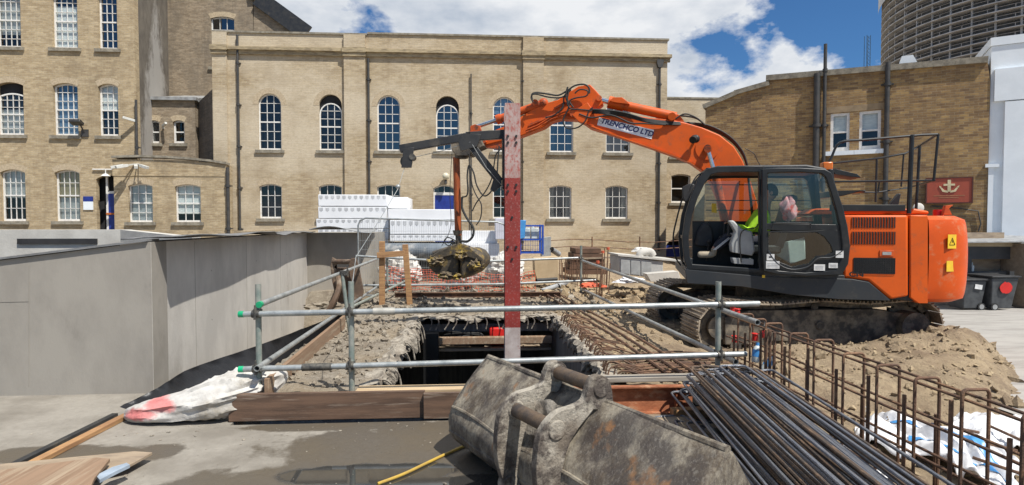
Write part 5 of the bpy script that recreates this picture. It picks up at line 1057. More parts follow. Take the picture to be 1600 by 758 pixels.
# interior: seat, consoles, levers
q = MB(); sx0, sx1 = W(1168, 400, 7.7).x, W(1214, 400, 7.7).x; q.box2(sx0, sx1, 7.45, 7.95, 1.22, 1.34); q.build('seat', m_dkpl, ex, bevel=.03)
q = MB(); q.prism([(sx1 - .08, 7.45, 1.3), (sx1 + .02, 7.45, 1.28), (sx1 + .2, 7.45, 1.98), (sx1 + .12, 7.45, 2.02)], (0, .5, 0)); q.build('seat_back', m_dkpl, ex, bevel=.03)
q = MB(); px_prism(q, [(1141, 382), (1148, 362), (1138, 345), (1146, 344), (1160, 358), (1176, 362), (1180, 392), (1176, 400), (1142, 394)], 7.32, 7.46); q.build('console', m_grey, ex, bevel=.02)
q = MB(); px_prism(q, [(1144, 403), (1178, 405), (1178, 414), (1146, 412)], 7.3, 7.5); q.build('console_base', m_grey, ex, bevel=.01)
q = MB(); px_prism(q, [(1204, 384), (1258, 371), (1259, 405), (1236, 413), (1206, 395)], 7.62, 7.66); q.build('side_tray', M('pale_green_plastic', (.40, .50, .47), (.33, .42, .40), 4, .5), ex, bevel=.01)
q = MB(); q.path(spline([W(a, b_, 7.28) for a, b_ in ((1158, 410), (1156, 380), (1158, 364), (1166, 358), (1180, 356), (1184, 350))], 4), .008, 7); q.build('lever_rail', m_blk, ex)
for (a, b_, c_, d_) in ((1122, 408, 1126, 372), (1104, 408, 1108, 378)):
    q = MB(); q.tube(W(a, b_, 7.75), W(c_, d_, 7.75), .012, 8); q.ball(W(c_, d_, 7.75), .03, 8, 6); q.build('travel_lever', m_blk, ex)
pp('tool_bag', [(1086, 384), (1090, 362), (1098, 350), (1106, 346), (1114, 358), (1116, 378), (1112, 386)], 7.9, 8.1, m_dkpl, .03)
for (y_) in (282, 309, 326):
    p = W(1114, y_, CF + .06); p2 = W(1296, y_ - 2, CF + .06); q = MB(); q.tube((W(1108, y_, CB).x + .05, CF + .06, W(1108, y_, CB).z), (W(1296, y_, CB).x, CF + .06, W(1296, y_, CB).z), .008, 6); q.build('window_guard', m_blk, ex)
q = MB(); q.path(spline([W(1106, 268, CB + .1), W(1090, 274, CB + .1), W(1080, 290, CB + .05), W(1078, 300, CB + .05)], 4), .01, 6); q.build('mirror_arm', m_blk, ex)
q = MB(); px_prism(q, [(1066, 292), (1078, 286), (1086, 288), (1083, 312), (1070, 316), (1066, 308)], CB + .62, CB + .68); mi = q.build('mirror', m_dkpl, ex, bevel=.015)
q = MB(); px_prism(q, [(1112, 318), (1119, 318), (1120, 333), (1112, 332)], CF + .02, CF + .035); q.build('hanging_tag', m_yel, ex)
q = MB(); p = W(1292, 262, CB + .2); q.box2(p.x - .06, p.x + .06, CB + .15, CB + .3, p.z - .04, p.z + .07); q.build('amber_beacon', M('amber_plastic', (.75, .18, .02), None, 3, .3), ex, bevel=.015)
# --- handrails on the deck
def hr(pts, r_=.016): q = MB(); q.path([Vector(p) for p in pts], r_, 8); q.build('handrail', m_cab, ex)
N1, N2 = NY + .12, FYE - .25
hr(spline([W(1290, 262, N1), W(1299, 246, N1), (W(1312, 223, N1)), W(1345, 219, N1)], 4) + [W(1440, 211, N1), W(1465, 210, N1)])
hr([W(1465, 210, N1), W(1437, 228, N2), W(1414, 240, N2), W(1376, 247, N2), W(1295, 256, N2)])
hr([W(1299, 284, N1), W(1460, 282, N1), W(1421, 293, N2), W(1368, 301, N2), W(1300, 300, N2)], .013)
for (a, b_, c_, d_, y_, r_) in ((1425, 211, 1420, 334, N1, .028), (1466, 210, 1459, 282, N1, .016), (1437, 228, 1431, 334, N1 + .25, .018), (1370, 247, 1368, 316, N2, .016), (1412, 241, 1408, 292, N2, .013), (1374, 285, 1372, 300, N1 + .1, .01)):
    q = MB(); q.tube(W(a, b_, y_), W(c_, d_, y_), r_, 8); q.build('rail_post', m_cab, ex)
pp('rear_guard', [(1297, 320), (1415, 320), (1415, 330), (1297, 330)], NY + .08, NY + .11, m_cab, .004)
pp('wiper_visor', [(1298, 262), (1340, 272), (1346, 278), (1304, 272)], NY + .3, NY + .7, m_cab, .006); pp('work_shelf', [(1300, 298), (1352, 300), (1354, 297), (1318, 306), (1300, 308)], NY + .3, NY + .9, m_cab, .006)
pp('exhaust_stack', [(1386, 334), (1392, 318), (1405, 302), (1408, 303), (1404, 322), (1400, 334)], N2 - .6, N2 - .5, m_cab, .01)
# --- boom
BO0, BO1 = 8.38, 8.68
boomp = [(896, 170), (915, 165), (925, 171), (958, 174), (1014, 184), (1050, 187), (1069, 191), (1097, 199), (1125, 211), (1147, 229), (1160, 250), (1172, 280), (1184, 320), (1184, 350), (1160, 356), (1146, 348), (1130, 338), (1122, 310), (1112, 286), (1097, 266), (1080, 254), (1055, 243.5), (1014, 229), (958, 210), (922, 199), (912, 192), (900, 186)]
boom = pp('boom', boomp, BO0, BO1, m_or, .015, seg=2)
q = MB()
lowe = [(912, 193), (958, 211), (1014, 230), (1055, 244.5), (1080, 255), (1097, 267)]
for i in range(len(lowe) - 1): q.prism([W(*lowe[i], BO0 - .03), W(*lowe[i + 1], BO0 - .03), W(lowe[i + 1][0], lowe[i + 1][1] - 2.2, BO0 - .03), W(lowe[i][0], lowe[i][1] - 2.2, BO0 - .03)], (0, .028, 0))
q.build('flange', m_or, boom, bevel=0)
q = MB(); c_ = W(1105, 232, BO0 - .02); q.tube(c_ + Vector((0, -.06, 0)), c_ + Vector((0, .03, 0)), .05, 18); q.build('pivot_pin', m_blk, boom)
q = MB(); q.tube(c_ + Vector((0, .002, 0)), c_ + Vector((0, .018, 0)), .17, 32); q.build('boss_plate', m_or, boom)
q = MB(); a = W(1087, 217, BO0 - .1); q.ball(a, .062, 12, 8, (1, .8, 1)); q.tube(a, a + Vector((0, .1, .0)), .02, 8); q.tube(a + Vector((-.02, -.02, .01)), a + Vector((-.05, -.09, -.03)), .05, 14, .055); q.build('work_lamp', m_blk, boom)
# sticker on boom
st = [(936, 183.5), (1022, 203), (1018, 217.5), (933, 195.5)]
q = MB(); q.prism([W(a, b_, BO0 - .006) for a, b_ in st], (0, .004, 0)); ss = q.build('name_sticker', M('white_vinyl', (.86, .86, .87), (.74, .75, .77), 6, .45), boom, smooth=False)
A_, B_ = W(946, 189.3, BO0), W(1012, 206.8, BO0); xd = (B_ - A_); zd = Vector((-xd.z, 0, xd.x))
text_mesh('TRENCHCO LTD', .112, 'name_lettering', m_navy, ss, W(979.5, 199.2, BO0 - .0085), xd, zd, shear=.15, bold=.0035, sx=.98)
for (a, b_) in ((939.5, 189.2), (1015.5, 209.8)):
    p = W(a, b_, BO0 - .008); q = MB(); q.path([p + Vector((.038 * math.cos(t), 0, .046 * math.sin(t))) for t in [2 * math.pi * i / 16 for i in range(16)]], .0025, 4, closed=True)
    q.path([p + Vector((-.018, 0, .022)), p + Vector((-.012, 0, -.008)), p + Vector((0, 0, -.014)), p + Vector((.012, 0, -.006))], .003, 4); q.path([p + Vector((.016, 0, .02)), p + Vector((.004, 0, .012)), p + Vector((.014, 0, -.022))], .003, 4); q.build('round_emblem', m_grey, ss)
# boom cylinders
for Y_ in (BO0 - .12, BO1 + .12):
    q = MB(); q.tube(W(1106, 234, Y_), W(1118, 274, Y_), .032, 12); q.build('cylinder_rod', m_chrome, ex); q = MB(); q.tube(W(1117, 270, Y_), W(1141, 385, Y_), .062, 14); q.tube(W(1106, 233, Y_ - .05), W(1106, 233, Y_ + .05), .055, 14); q.build('cylinder_barrel', m_or3, ex)
# --- stick
SO0, SO1 = 8.41, 8.65
stick = pp('stick', [(922, 132), (930, 140), (941, 153), (942, 162), (934, 168), (922, 178), (914, 190), (900, 187), (875, 185.5), (861, 190), (849, 199), (815, 212), (777, 222), (752, 228), (748, 221), (766, 206), (800, 193), (820, 178), (845, 163), (872, 156), (886, 146), (903, 135)], SO0, SO1, m_or)
q = MB(); px_prism(q, [(905, 168), (918, 160), (926, 172), (916, 194), (904, 190), (894, 180)], BO0 - .06, BO0 - .002); q.build('clevis', m_or, boom, bevel=.006); q = MB(); px_prism(q, [(905, 168), (918, 160), (926, 172), (916, 194), (904, 190), (894, 180)], BO1 + .002, BO1 + .06); q.build('clevis', m_or, boom, bevel=.006)
q = MB(); p = W(896, 178, SO0 - .02); q.tube(p + Vector((0, -.06, 0)), p + Vector((0, .45, 0)), .055, 18); p = W(936, 154, SO0 - .02); q.tube(p + Vector((0, -.03, 0)), p + Vector((0, .33, 0)), .045, 16); q.build('pivot_pin', m_or3, stick)
for (a, b_, c_, d_) in ((826, 196, 868, 178), (866, 170, 884, 160)):
    q = MB(); q.beam(W(a, b_, SO0 - .02), W(c_, d_, SO0 - .02), .03, .03); q.build('pipe_clip', m_or3, stick)
for k in range(2):
    q = MB(); q.path([W(a, b_ + k * 4, SO0 - .04) for a, b_ in ((822, 203), (840, 196), (862, 182), (880, 176), (892, 172))], .012, 6); q.build('steel_pipe', m_or3, stick)
# cylinder along the stick, cylinder along the boom
q = MB(); q.tube(W(745, 198, 8.45), W(780, 186, 8.45), .036, 12); q.build('cylinder_rod', m_chrome, ex)
q = MB(); q.tube(W(777, 187, 8.45), W(847, 162, 8.45), .063, 14); q.tube(W(776, 187.5, 8.45), W(783, 185, 8.45), .08, 14); q.tube(W(836, 160, 8.36), W(836, 160, 8.54), .05, 12); q.ball(W(849, 161, 8.45), .08, 12, 8); q.build('cylinder_barrel', m_or3, ex)
q = MB(); q.tube(W(938, 156, 8.45), W(953, 160, 8.45), .042, 12); q.build('cylinder_rod', m_chrome, ex)
q = MB(); q.tube(W(951, 160, 8.45), W(1056, 183, 8.45), .075, 16); q.tube(W(951, 159.5, 8.45), W(975, 165, 8.45), .095, 16); q.tube(W(1050, 182, 8.3), W(1050, 182, 8.6), .06, 14); q.build('cylinder_barrel', m_or, ex)
pp('cylinder_lug', [(1036, 178), (1052, 175), (1062, 180), (1071, 192), (1060, 192), (1040, 188)], BO0 + .04, BO0 + .10, m_or, .006); pp('cylinder_lug', [(1036, 178), (1052, 175), (1062, 180), (1071, 192), (1060, 192), (1040, 188)], BO1 - .10, BO1 - .04, m_or, .006)
pp('steel_bracket', [(952, 158), (958, 152), (972, 152), (980, 158), (984, 163), (960, 160)], 8.3, 8.6, m_or, .006)
# stick end linkage
q = MB(); px_prism(q, [(735, 197), (742, 194), (750, 197), (752, 204), (760, 222), (752, 228), (740, 210), (734, 206)], SO0 - .04, SO0); q.build('tipping_link', m_or3, ex, bevel=.006); q = MB(); px_prism(q, [(735, 197), (742, 194), (750, 197), (752, 204), (760, 222), (752, 228), (740, 210), (734, 206)], SO1, SO1 + .04); q.build('tipping_link', m_or3, ex, bevel=.006)
q = MB(); px_prism(q, [(752, 214), (770, 212), (800, 222), (780, 232), (756, 230)], SO0 + .02, SO1 - .02); q.build('stick_nose', m_or3, ex, bevel=.01)
# --- grab hung from the stick
gb = ex
q = MB(); px_prism(q, [(704, 222), (716, 216), (752, 218), (756, 228), (738, 236), (733, 243), (712, 243), (705, 234)], 8.3, 8.62); q.tube(W(721, 240, 8.45), W(721, 248, 8.45), .11, 16); q.build('rotator', m_under, gb, bevel=.01)
q = MB(); q.tube(W(713, 246, 8.45), W(716, 368, 8.45), .058, 14); q.build('extension_leg', M('orange_leg', (.40, .095, .022), (.26, .06, .02), 7, .5, c3=(.10, .05, .03), s3=8, lo3=.5, hi3=.62, stretch=(3, 3, .5)), gb)
q = MB(); q.tube(W(716, 366, 8.45), W(717, 386, 8.45), .05, 12); q.tube(W(715, 360, 8.45), W(715, 368, 8.45), .085, 12, .06); q.build('leg_coupling', m_under, gb)
m_jaw = M('yellow_black_jaw', (.05, .042, .03), (.11, .085, .055), 6, .7, c3=(.34, .22, .03), s3=6, lo3=.54, hi3=.66, bump=.5)
for jp in ([(716, 391), (700, 387), (683, 393), (668, 403), (665, 414), (676, 426), (700, 434), (715, 436)], [(718, 391), (733, 387), (746, 393), (754, 404), (752, 416), (740, 428), (725, 435), (718, 436)]):
    q = MB(); px_prism(q, jp, 8.16, 8.74); jo = q.build('grab_jaw', m_jaw, gb, bevel=.05, seg=3)
    q = MB(); px_prism(q, [(717, 380), jp[1], jp[3], (jp[3][0], jp[3][1] + 5), (717, 396)], 8.13, 8.157); q.build('jaw_arm', m_jaw, jo, bevel=.006)
    q = MB(); a_, b_ = W(717, 384, 8.45), W(jp[2][0], jp[2][1] + 2, 8.45); q.tube(a_ + Vector((0, -.2, 0)), b_ + Vector((0, -.2, 0)), .035, 10); q.build('jaw_ram', m_under, jo); q = MB(); q.tube(a_ + Vector((0, .2, 0)), b_ + Vector((0, .2, 0)), .035, 10); q.build('jaw_ram', m_under, jo)
m_cake = M('caked_mud', (.20, .155, .095), (.08, .06, .04), 8, .9, bump=1, bscale=20, c3=(.38, .27, .05), s3=7, lo3=.52, hi3=.62)
for (cx_, cy_, rx_, rz_, sd_) in ((684, 408, .15, .09, 1), (722, 398, .13, .09, 5), (744, 414, .12, .10, 9), (704, 430, .19, .07, 13)):
    c0_ = W(cx_, cy_, 8.24)
    def lump(u, v_, c0_=c0_, rx_=rx_, rz_=rz_, sd_=sd_):
        d_ = Vector((math.cos(u * 2 * math.pi) * math.sin(v_ * math.pi), math.sin(u * 2 * math.pi) * math.sin(v_ * math.pi), math.cos(v_ * math.pi))); r_ = 1 + .45 * noise.fractal(d_ * 2.2 + Vector((sd_, 0, 0)), .8, 2.2, 5)
        return c0_ + Vector((d_.x * rx_, d_.y * .22, d_.z * rz_)) * r_
    q = MB(); q.grid(lump, 30, 20); q.build('caked_mud', m_cake, ex, smooth=False)
# --- hoses
def hose(pts, r_=.013, y=None, par=ex, sm=5): q = MB(); q.path(spline([W(a, b_, c_) for a, b_, c_ in pts], sm), r_, 7); q.build('hose', m_rubber, par)
F = BO0 - .06
for k in range(4):
    o_ = k * 1.8; hose([(924, 171 + o_, F + .02 * k), (945, 172 + o_, F), (975, 176 + o_, F + .02 * k), (1010, 186 + o_ * .8, F), (1050, 191 + o_ * .7, F + .03), (1080, 192 + o_ * .6, BO0 + .08), (1110, 197 + o_, BO0 + .1 + .04 * k), (1140, 213 + o_, BO0 + .1 + .04 * k), (1160, 236 + o_, BO0 + .1 + .04 * k), (1168, 258 + o_, BO0 + .1)], .013)
hose([(905, 178, F), (925, 184, F), (955, 180, F), (985, 192, F), (1005, 193, F), (1040, 195, F)], .012)
hose([(1060, 190, 8.45), (1058, 182, 8.45), (1075, 182, 8.45), (1090, 186, 8.45), (1102, 196, 8.45)], .014); hose([(1055, 186, 8.4), (1070, 178, 8.4), (1088, 184, 8.4), (1100, 194, 8.4)], .012)
hose([(832, 158, F), (831, 148, F), (838, 145, F), (856, 147, F), (872, 149, F), (886, 142, F), (898, 134, F), (912, 132, F), (920, 137, F), (921, 146, F)], .014)
hose([(833, 160, F - .03), (830, 152, F - .03), (836, 147, F - .03), (858, 152, F), (878, 152, F), (892, 141, F)], .012)
hose([(884, 148, F), (889, 165, F), (882, 182, F), (880, 190, F), (884, 199, F), (893, 201, F), (905, 198, F), (915, 188, F), (920, 174, F), (926, 168, F)], .012)
hose([(889, 140, F - .02), (886, 160, F - .02), (892, 170, F), (905, 171, F), (925, 173, F)], .012); hose([(892, 140, F), (882, 150, F), (879, 168, F), (866, 180, F), (852, 184, F)], .012)
hose([(898, 146, F), (906, 140, F), (918, 142, F), (916, 150, F), (900, 153, F), (890, 158, F), (896, 168, F)], .012); hose([(887, 136, F - .03), (884, 150, F - .03), (888, 162, F)], .015)
m_G = 8.3
hose([(792, 226, m_G), (776, 240, m_G), (772, 258, m_G), (768, 280, m_G), (758, 300, m_G), (745, 316, m_G), (738, 330, m_G)], .011); hose([(780, 228, m_G), (778, 250, m_G), (776, 275, m_G), (768, 298, m_G), (756, 306, m_G), (745, 290, m_G), (740, 270, m_G), (733, 258, m_G), (730, 275, m_G), (731, 296, m_G), (729, 306, m_G), (722, 308, m_G)], .013)
hose([(733, 260, m_G), (738, 290, m_G), (744, 305, m_G), (752, 320, m_G), (751, 340, m_G), (744, 352, m_G)], .010); hose([(722, 308, m_G), (722, 325, m_G), (730, 342, m_G), (739, 355, m_G), (739, 368, m_G), (731, 377, m_G), (720, 377, m_G)], .02)
hose([(731, 240, m_G), (734, 250, m_G), (736, 330, m_G), (737, 372, m_G)], .007, sm=3); hose([(706, 240, m_G), (703, 300, m_G), (704, 355, m_G), (690, 385, m_G)], .005)
hose([(713, 377, m_G), (700, 371, m_G), (694, 378, m_G), (702, 384, m_G), (708, 375, m_G), (700, 380, m_G)], .010)
hose([(1066, 310, 7.9), (1058, 340, 7.9), (1052, 370, 7.9), (1055, 400, 7.9), (1064, 415, 7.9)], .012); hose([(1168, 262, 8.3), (1172, 300, 8.2), (1176, 340, 8.2)], .02)
hose([(1164, 232, 8.5), (1178, 240, 8.5), (1184, 252, 8.5), (1190, 262, 8.5)], .006)

# ================================================================ the driver
def skin_body(name, joints, edges, mat, parent, sub=2, loc=None):
    me = bpy.data.meshes.new(name); me.from_pydata([j[0] for j in joints], edges, []); o = bpy.data.objects.new(name, me); col.objects.link(o)
    sk_ = o.modifiers.new('skin', 'SKIN'); sk_.use_smooth_shade = True
    for i, j in enumerate(joints): me.skin_vertices[0].data[i].radius = (j[1], j[2] if len(j) > 2 else j[1])
    me.skin_vertices[0].data[0].use_root = True
    sb = o.modifiers.new('sub', 'SUBSURF'); sb.levels = sub; sb.render_levels = sub
    bpy.context.view_layer.update(); m2 = bpy.data.meshes.new_from_object(o.evaluated_get(bpy.context.evaluated_depsgraph_get()))
    bpy.data.objects.remove(o); m2.materials.clear(); m2.materials.append(mat); off = Vector((0, 0, 0)); p = parent
    while p is not None: off = off + Vector(p.location); p = p.parent
    for v_ in m2.vertices: v_.co = xf(v_.co) - off
    m2.polygons.foreach_set('use_smooth', [True] * len(m2.polygons))
    n = bpy.data.objects.new(name, m2); col.objects.link(n); n.parent = parent; return n
m_skin = M('skin', (.42, .22, .15), (.36, .18, .12), 8, .55); m_hivis = M('hi_vis_cloth', (.42, .72, .02), (.34, .6, .02), 7, .75); m_trou = M('navy_trousers', (.016, .018, .03), (.028, .03, .04), 8, .85); m_boot = M('tan_boot', (.40, .34, .25), (.28, .23, .16), 8, .8); m_hair = M('dark_hair', (.02, .015, .012), None, 20, .7)
dv = thing('driver', 'person in hi-vis yellow jacket and dark striped trousers, seated in the excavator cab facing left', 'person', xf((sx1 - .1, 7.7, 1.30))); dv.name = 'person'
hipx = sx1 - .12
J = lambda px, py, Y: W(px, py, Y)
hip = W(1181, 380, 7.7); chest = W(1189, 340, 7.7); neck = W(1198, 318, 7.7); head = W(1203, 303, 7.7)
kn = J(1139, 371, 7.6); an = J(1113, 392, 7.58); kn2 = kn + Vector((.02, .24, .02)); an2 = an + Vector((.03, .22, 0))
hl = hip + Vector((-.03, -.10, 0)); hr_ = hip + Vector((-.03, .10, 0))
body = skin_body('body', [(hip, .11, .13), (chest, .10, .14), (neck, .055), (head - Vector((0, 0, .02)), .06), (head + Vector((-.005, 0, .05)), .075), (hl, .09), (hl.lerp(kn, .5), .078), (kn, .062), (kn.lerp(an, .5), .052), (an, .04), (hr_, .09), (kn2, .062), (an2, .04)], [(0, 1), (1, 2), (2, 3), (3, 4), (0, 5), (5, 6), (6, 7), (7, 8), (8, 9), (0, 10), (10, 11), (11, 12)], m_skin, dv)
q = MB()
def headf(u, v_):
    a = u * 2 * math.pi; b_ = v_ * math.pi; x = -math.cos(a) * math.sin(b_) * .094; y = math.sin(a) * math.sin(b_) * .076; z = math.cos(b_) * .118
    if x < -.03: x -= .022 * math.exp(-((z + .008) / .022) ** 2) * math.exp(-(y / .014) ** 2); x += .008 * math.exp(-((z - .018) / .014) ** 2) * math.exp(-((abs(y) - .03) / .016) ** 2); x -= .006 * math.exp(-((z + .045) / .012) ** 2) * math.exp(-(y / .025) ** 2)
    return head + Vector((x, y, z + .02))
q.grid(headf, 40, 28); q.build('head', m_skin, dv)
q = MB(); q.grid(lambda u, v_: head + Vector((.006, 0, .02)) + (lambda a, b_: Vector((-math.cos(a) * math.sin(b_) * .100, math.sin(a) * math.sin(b_) * .083, math.cos(b_) * .124)))(u * 2 * math.pi, v_ * math.pi * (.42 if math.cos(u * 2 * math.pi) > .3 else .62)), 32, 12); q.build('hair', m_hair, dv)
for s_ in (-1, 1):
    q = MB(); q.ball(head + Vector((.005, .078 * s_, .01)), .03, 8, 6, (.6, .35, 1)); q.build('ear', m_skin, dv)
    q = MB(); q.ball(head + Vector((-.083, .03 * s_, .038)), .011, 8, 6); q.build('eye', M('eye_white', (.7, .68, .65), None, 4, .3) if s_ < 0 else bpy.data.materials['eye_white'], dv)
sh1 = chest + Vector((0, -.17, .06)); sh2 = chest + Vector((0, .17, .06)); el1 = J(1170, 362, 7.5); ha1 = J(1148, 350, 7.45); el2 = el1 + Vector((.03, .48, .02)); ha2 = ha1 + Vector((.0, .4, .0))
skin_body('hi_vis_jacket', [(hip + Vector((0, 0, .02)), .135, .165), (hip.lerp(chest, .5), .135, .175), (chest, .12, .175), (chest + Vector((0, 0, .1)), .085, .11), (sh1, .07), (sh1.lerp(el1, .55), .06), (el1, .052), (el1.lerp(ha1, .8), .042), (sh2, .07), (el2, .052), (el2.lerp(ha2, .8), .042)], [(0, 1), (1, 2), (2, 3), (2, 4), (4, 5), (5, 6), (6, 7), (2, 8), (8, 9), (9, 10)], m_hivis, dv)
skin_body('trousers', [(hip, .13, .155), (hl, .105), (hl.lerp(kn, .5), .092), (kn, .08), (kn.lerp(an, .5), .07), (kn.lerp(an, .92), .06), (hr_, .105), (kn2, .08), (kn2.lerp(an2, .92), .06)], [(0, 1), (1, 2), (2, 3), (3, 4), (4, 5), (0, 6), (6, 7), (7, 8)], m_trou, dv)
q = MB()
for s_ in (-.012, .012): q.beam(kn + Vector((.0 + s_, -.085, .0)), kn.lerp(an, .92) + Vector((s_, -.068, 0)), .012, .004, (0, 1, 0))
q.build('trouser_stripe', m_wst, dv)
for a_ in (an, an2):
    toe = a_ + Vector((-.20, 0, .0)); skin_body('boot', [(a_ + Vector((.02, 0, .05)), .055), (a_ + Vector((.025, 0, -.05)), .055, .05), (a_ + Vector((-.08, 0, -.055)), .048, .05), (toe + Vector((0, 0, -.055)), .036, .048)], [(0, 1), (1, 2), (2, 3)], m_boot, dv)
for hnd, el_, s_ in ((ha1, el1, -1), (ha2, el2, 1)):
    d = (hnd - el_).normalized(); side = Vector((0, 1, 0)); js = [(hnd - d * .03, .026, .02), (hnd + d * .03, .038, .018), (hnd + d * .05, .038, .016)]; ed = [(0, 1), (1, 2)]
    for k in range(4):
        b0 = hnd + d * .06 + side * (-.03 + .02 * k); L_ = (.045, .052, .05, .038)[k]; i = len(js); js += [(b0, .0085), (b0 + d * L_ * .55, .008), (b0 + d * L_ * .8 + Vector((0, 0, -.03)), .007)]; ed += [(2, i), (i, i + 1), (i + 1, i + 2)]
    i = len(js); js += [(hnd + d * .01 + side * .035 * -s_ + Vector((0, 0, -.01)), .01), (hnd + d * .04 + side * .05 * -s_ + Vector((0, 0, -.025)), .009)]; ed += [(1, i), (i, i + 1)]
    skin_body('hand', js, ed, m_skin, dv, 1)
# control lever that the near hand holds
for p_, n_ in ((ha1, 'x'), (ha2, 'y')): q = MB(); q.tube(p_ + Vector((-.08, 0, -.16)), p_ + Vector((-.07, 0, .02)), .018, 10); q.build('joystick', m_blk, ex)
# pink bag hung behind the door glass
q = MB(); c_ = W(1232, 326, 7.42)
q.grid(lambda u, v_: c_ + (lambda a, b_: Vector((math.cos(a) * math.sin(b_) * (.085 + .035 * math.sin(a * 3 + b_ * 4)), math.sin(a) * math.sin(b_) * .05, math.cos(b_) * .145 + .03 * math.sin(a * 5))))(u * 2 * math.pi, v_ * math.pi), 28, 18)
tag(q.build('plastic_bag', M('pink_plastic', (.62, .28, .30), (.55, .4, .4), 9, .4, c3=(.7, .1, .08), s3=6), None, loc=xf(c_)), 'crumpled pale pink plastic bag hanging inside the cab door window', 'bag')
XF = None
# ================================================================ grading bucket in the foreground
m_buck, nd, lk, b = new_mat('muddy_bucket_steel'); b.inputs['Roughness'].default_value = .72
v = coords(nd, lk, 'Object', (1.5, 1.5, .8)); f1, _ = noi(nd, lk, v, 3.0, 13, .78, .44, .56); f2, _ = noi(nd, lk, v, 8, 11, .8, .50, .60); f3, _ = noi(nd, lk, v, 1.9, 9, .7, .46, .58); f4, _ = noi(nd, lk, v, 30, 6, .7, .55, .62)
c = mixc(nd, lk, f1, (.31, .27, .205), (.105, .08, .055)); c = mixc(nd, lk, mth_m(nd, lk, f3, .85), c, (.05, .04, .036)); c = mixc(nd, lk, mth_m(nd, lk, f2, .75), c, (.06, .046, .038)); c = mixc(nd, lk, mth_m(nd, lk, f4, .22), c, (.40, .37, .31))
f5, _ = noi(nd, lk, v, 2.3, 5, .6, .6, .66); c = mixc(nd, lk, mth_m(nd, lk, f5, .7), c, (.30, .14, .05)); lk.new(c, b.inputs['Base Color'])
rr = nd.new('ShaderNodeMapRange'); rr.inputs[3].default_value = .85; rr.inputs[4].default_value = .5; lk.new(f3, rr.inputs[0]); lk.new(rr.outputs[0], b.inputs['Roughness'])
_, hgt = noi(nd, lk, v, 24, 10, .75); bp = nd.new('ShaderNodeBump'); bp.inputs['Strength'].default_value = .8; bp.inputs['Distance'].default_value = .012; lk.new(hgt, bp.inputs['Height']); lk.new(bp.outputs[0], b.inputs['Normal'])
m_mudpl = M('pale_mud_plate', (.37, .335, .275), (.15, .122, .093), 4, .85, bump=1, bscale=18, c3=(.075, .06, .05), s3=4.5, lo3=.49, hi3=.58, detail=12)
m_pin = M('worn_pin', (.075, .062, .055), (.16, .11, .07), 9, .5, metal=.3, bump=.3)
BL, BR = Vector((.035, 4.08, 0)), Vector((1.0, 2.30, 0)); bu = (BR - BL).normalized(); bn = Vector((bu.y, -bu.x, 0)); 
if bn.y > 0: bn = -bn
BLn = (BR - BL).length
bk = thing('grading_bucket', 'large mud-caked wide digger bucket lying in the foreground with two pin lugs', 'digger bucket', (.55, 3.2, 0))
def BP(u_, n_, z_): return BL + bu * u_ + bn * n_ + Vector((0, 0, z_))
prof_ = [(-.07, .655), (-.03, .62), (.05, .54), (.13, .45), (.195, .365), (.235, .28), (.235, .20), (.20, .125), (.12, .05), (.03, .012), (-.10, .0), (-.30, .01), (-.52, .03)]
pv = spline([Vector((a_, 0, b_)) for a_, b_ in prof_], 4); n_ = len(pv) - 1
def dent(u_, k): return .012 * noise.noise(Vector((u_ * 3, k * .25, 1.3))) + .004 * noise.noise(Vector((u_ * 14, k, 4)))
def shell(u, v_, th=0):
    p = pv[round(v_ * n_)]; t = pv[min(round(v_ * n_) + 1, n_)] - pv[max(round(v_ * n_) - 1, 0)]; nr = Vector((t.z, 0, -t.x)).normalized() * -1
    d = dent(u * BLn, v_ * n_) - th
    return BP(u * BLn, p.x + (-nr.x) * -d * 1, p.z + nr.z * d * 1)
q = MB(); q.grid(lambda u, v_: BP(u * BLn, pv[round(v_ * n_)].x + dent(u * BLn, v_ * n_), pv[round(v_ * n_)].z + dent(u * BLn + 9, v_ * n_)), 70, n_)
o = q.build('shell', m_buck, bk); sm_ = o.modifiers.new('solid', 'SOLIDIFY'); sm_.thickness = .022; sm_.offset = 0
for uu, in ((0,), (BLn,)):
    q = MB(); q.prism([BP(uu, p.x, p.z) for p in pv[::2]], bu * (.022 if uu else -.022)); q.build('end_plate', m_buck, bk, bevel=.005)
# wear band and welded seams along the back
def strip(i0, i1, nm_, off, m_):
    q = MB(); pts = [pv[i] for i in range(i0, i1 + 1)]
    q.grid(lambda u, v_: BP(u * BLn, pts[round(v_ * (len(pts) - 1))].x + off + dent(u * BLn, i0), pts[round(v_ * (len(pts) - 1))].z + dent(u * BLn + 9, i0)), 50, len(pts) - 1); o = q.build(nm_, m_, bk); s_ = o.modifiers.new('solid', 'SOLIDIFY'); s_.thickness = .014
strip(25, 34, 'wear_plate', .018, m_buck)
q = MB(); p = pv[17]; q.path([BP(BLn * i / 60, p.x + .010 + dent(BLn * i / 60, 14), p.z + .008 * math.sin(i * .21)) for i in range(61)], .011, 6); q.build('weld_seam', m_buck, bk)
q = MB(); p = pv[0]; q.path([BP(BLn * i / 40, p.x, p.z) for i in range(41)], .020, 8); q.build('top_lip', m_buck, bk)
q = MB(); q.prism([BP(0, p_[0], p_[1]) for p_ in ((-.52, .0), (-.72, .035), (-.72, .05), (-.52, .045))], bu * BLn); q.build('cutting_edge', m_buck, bk, bevel=.003)
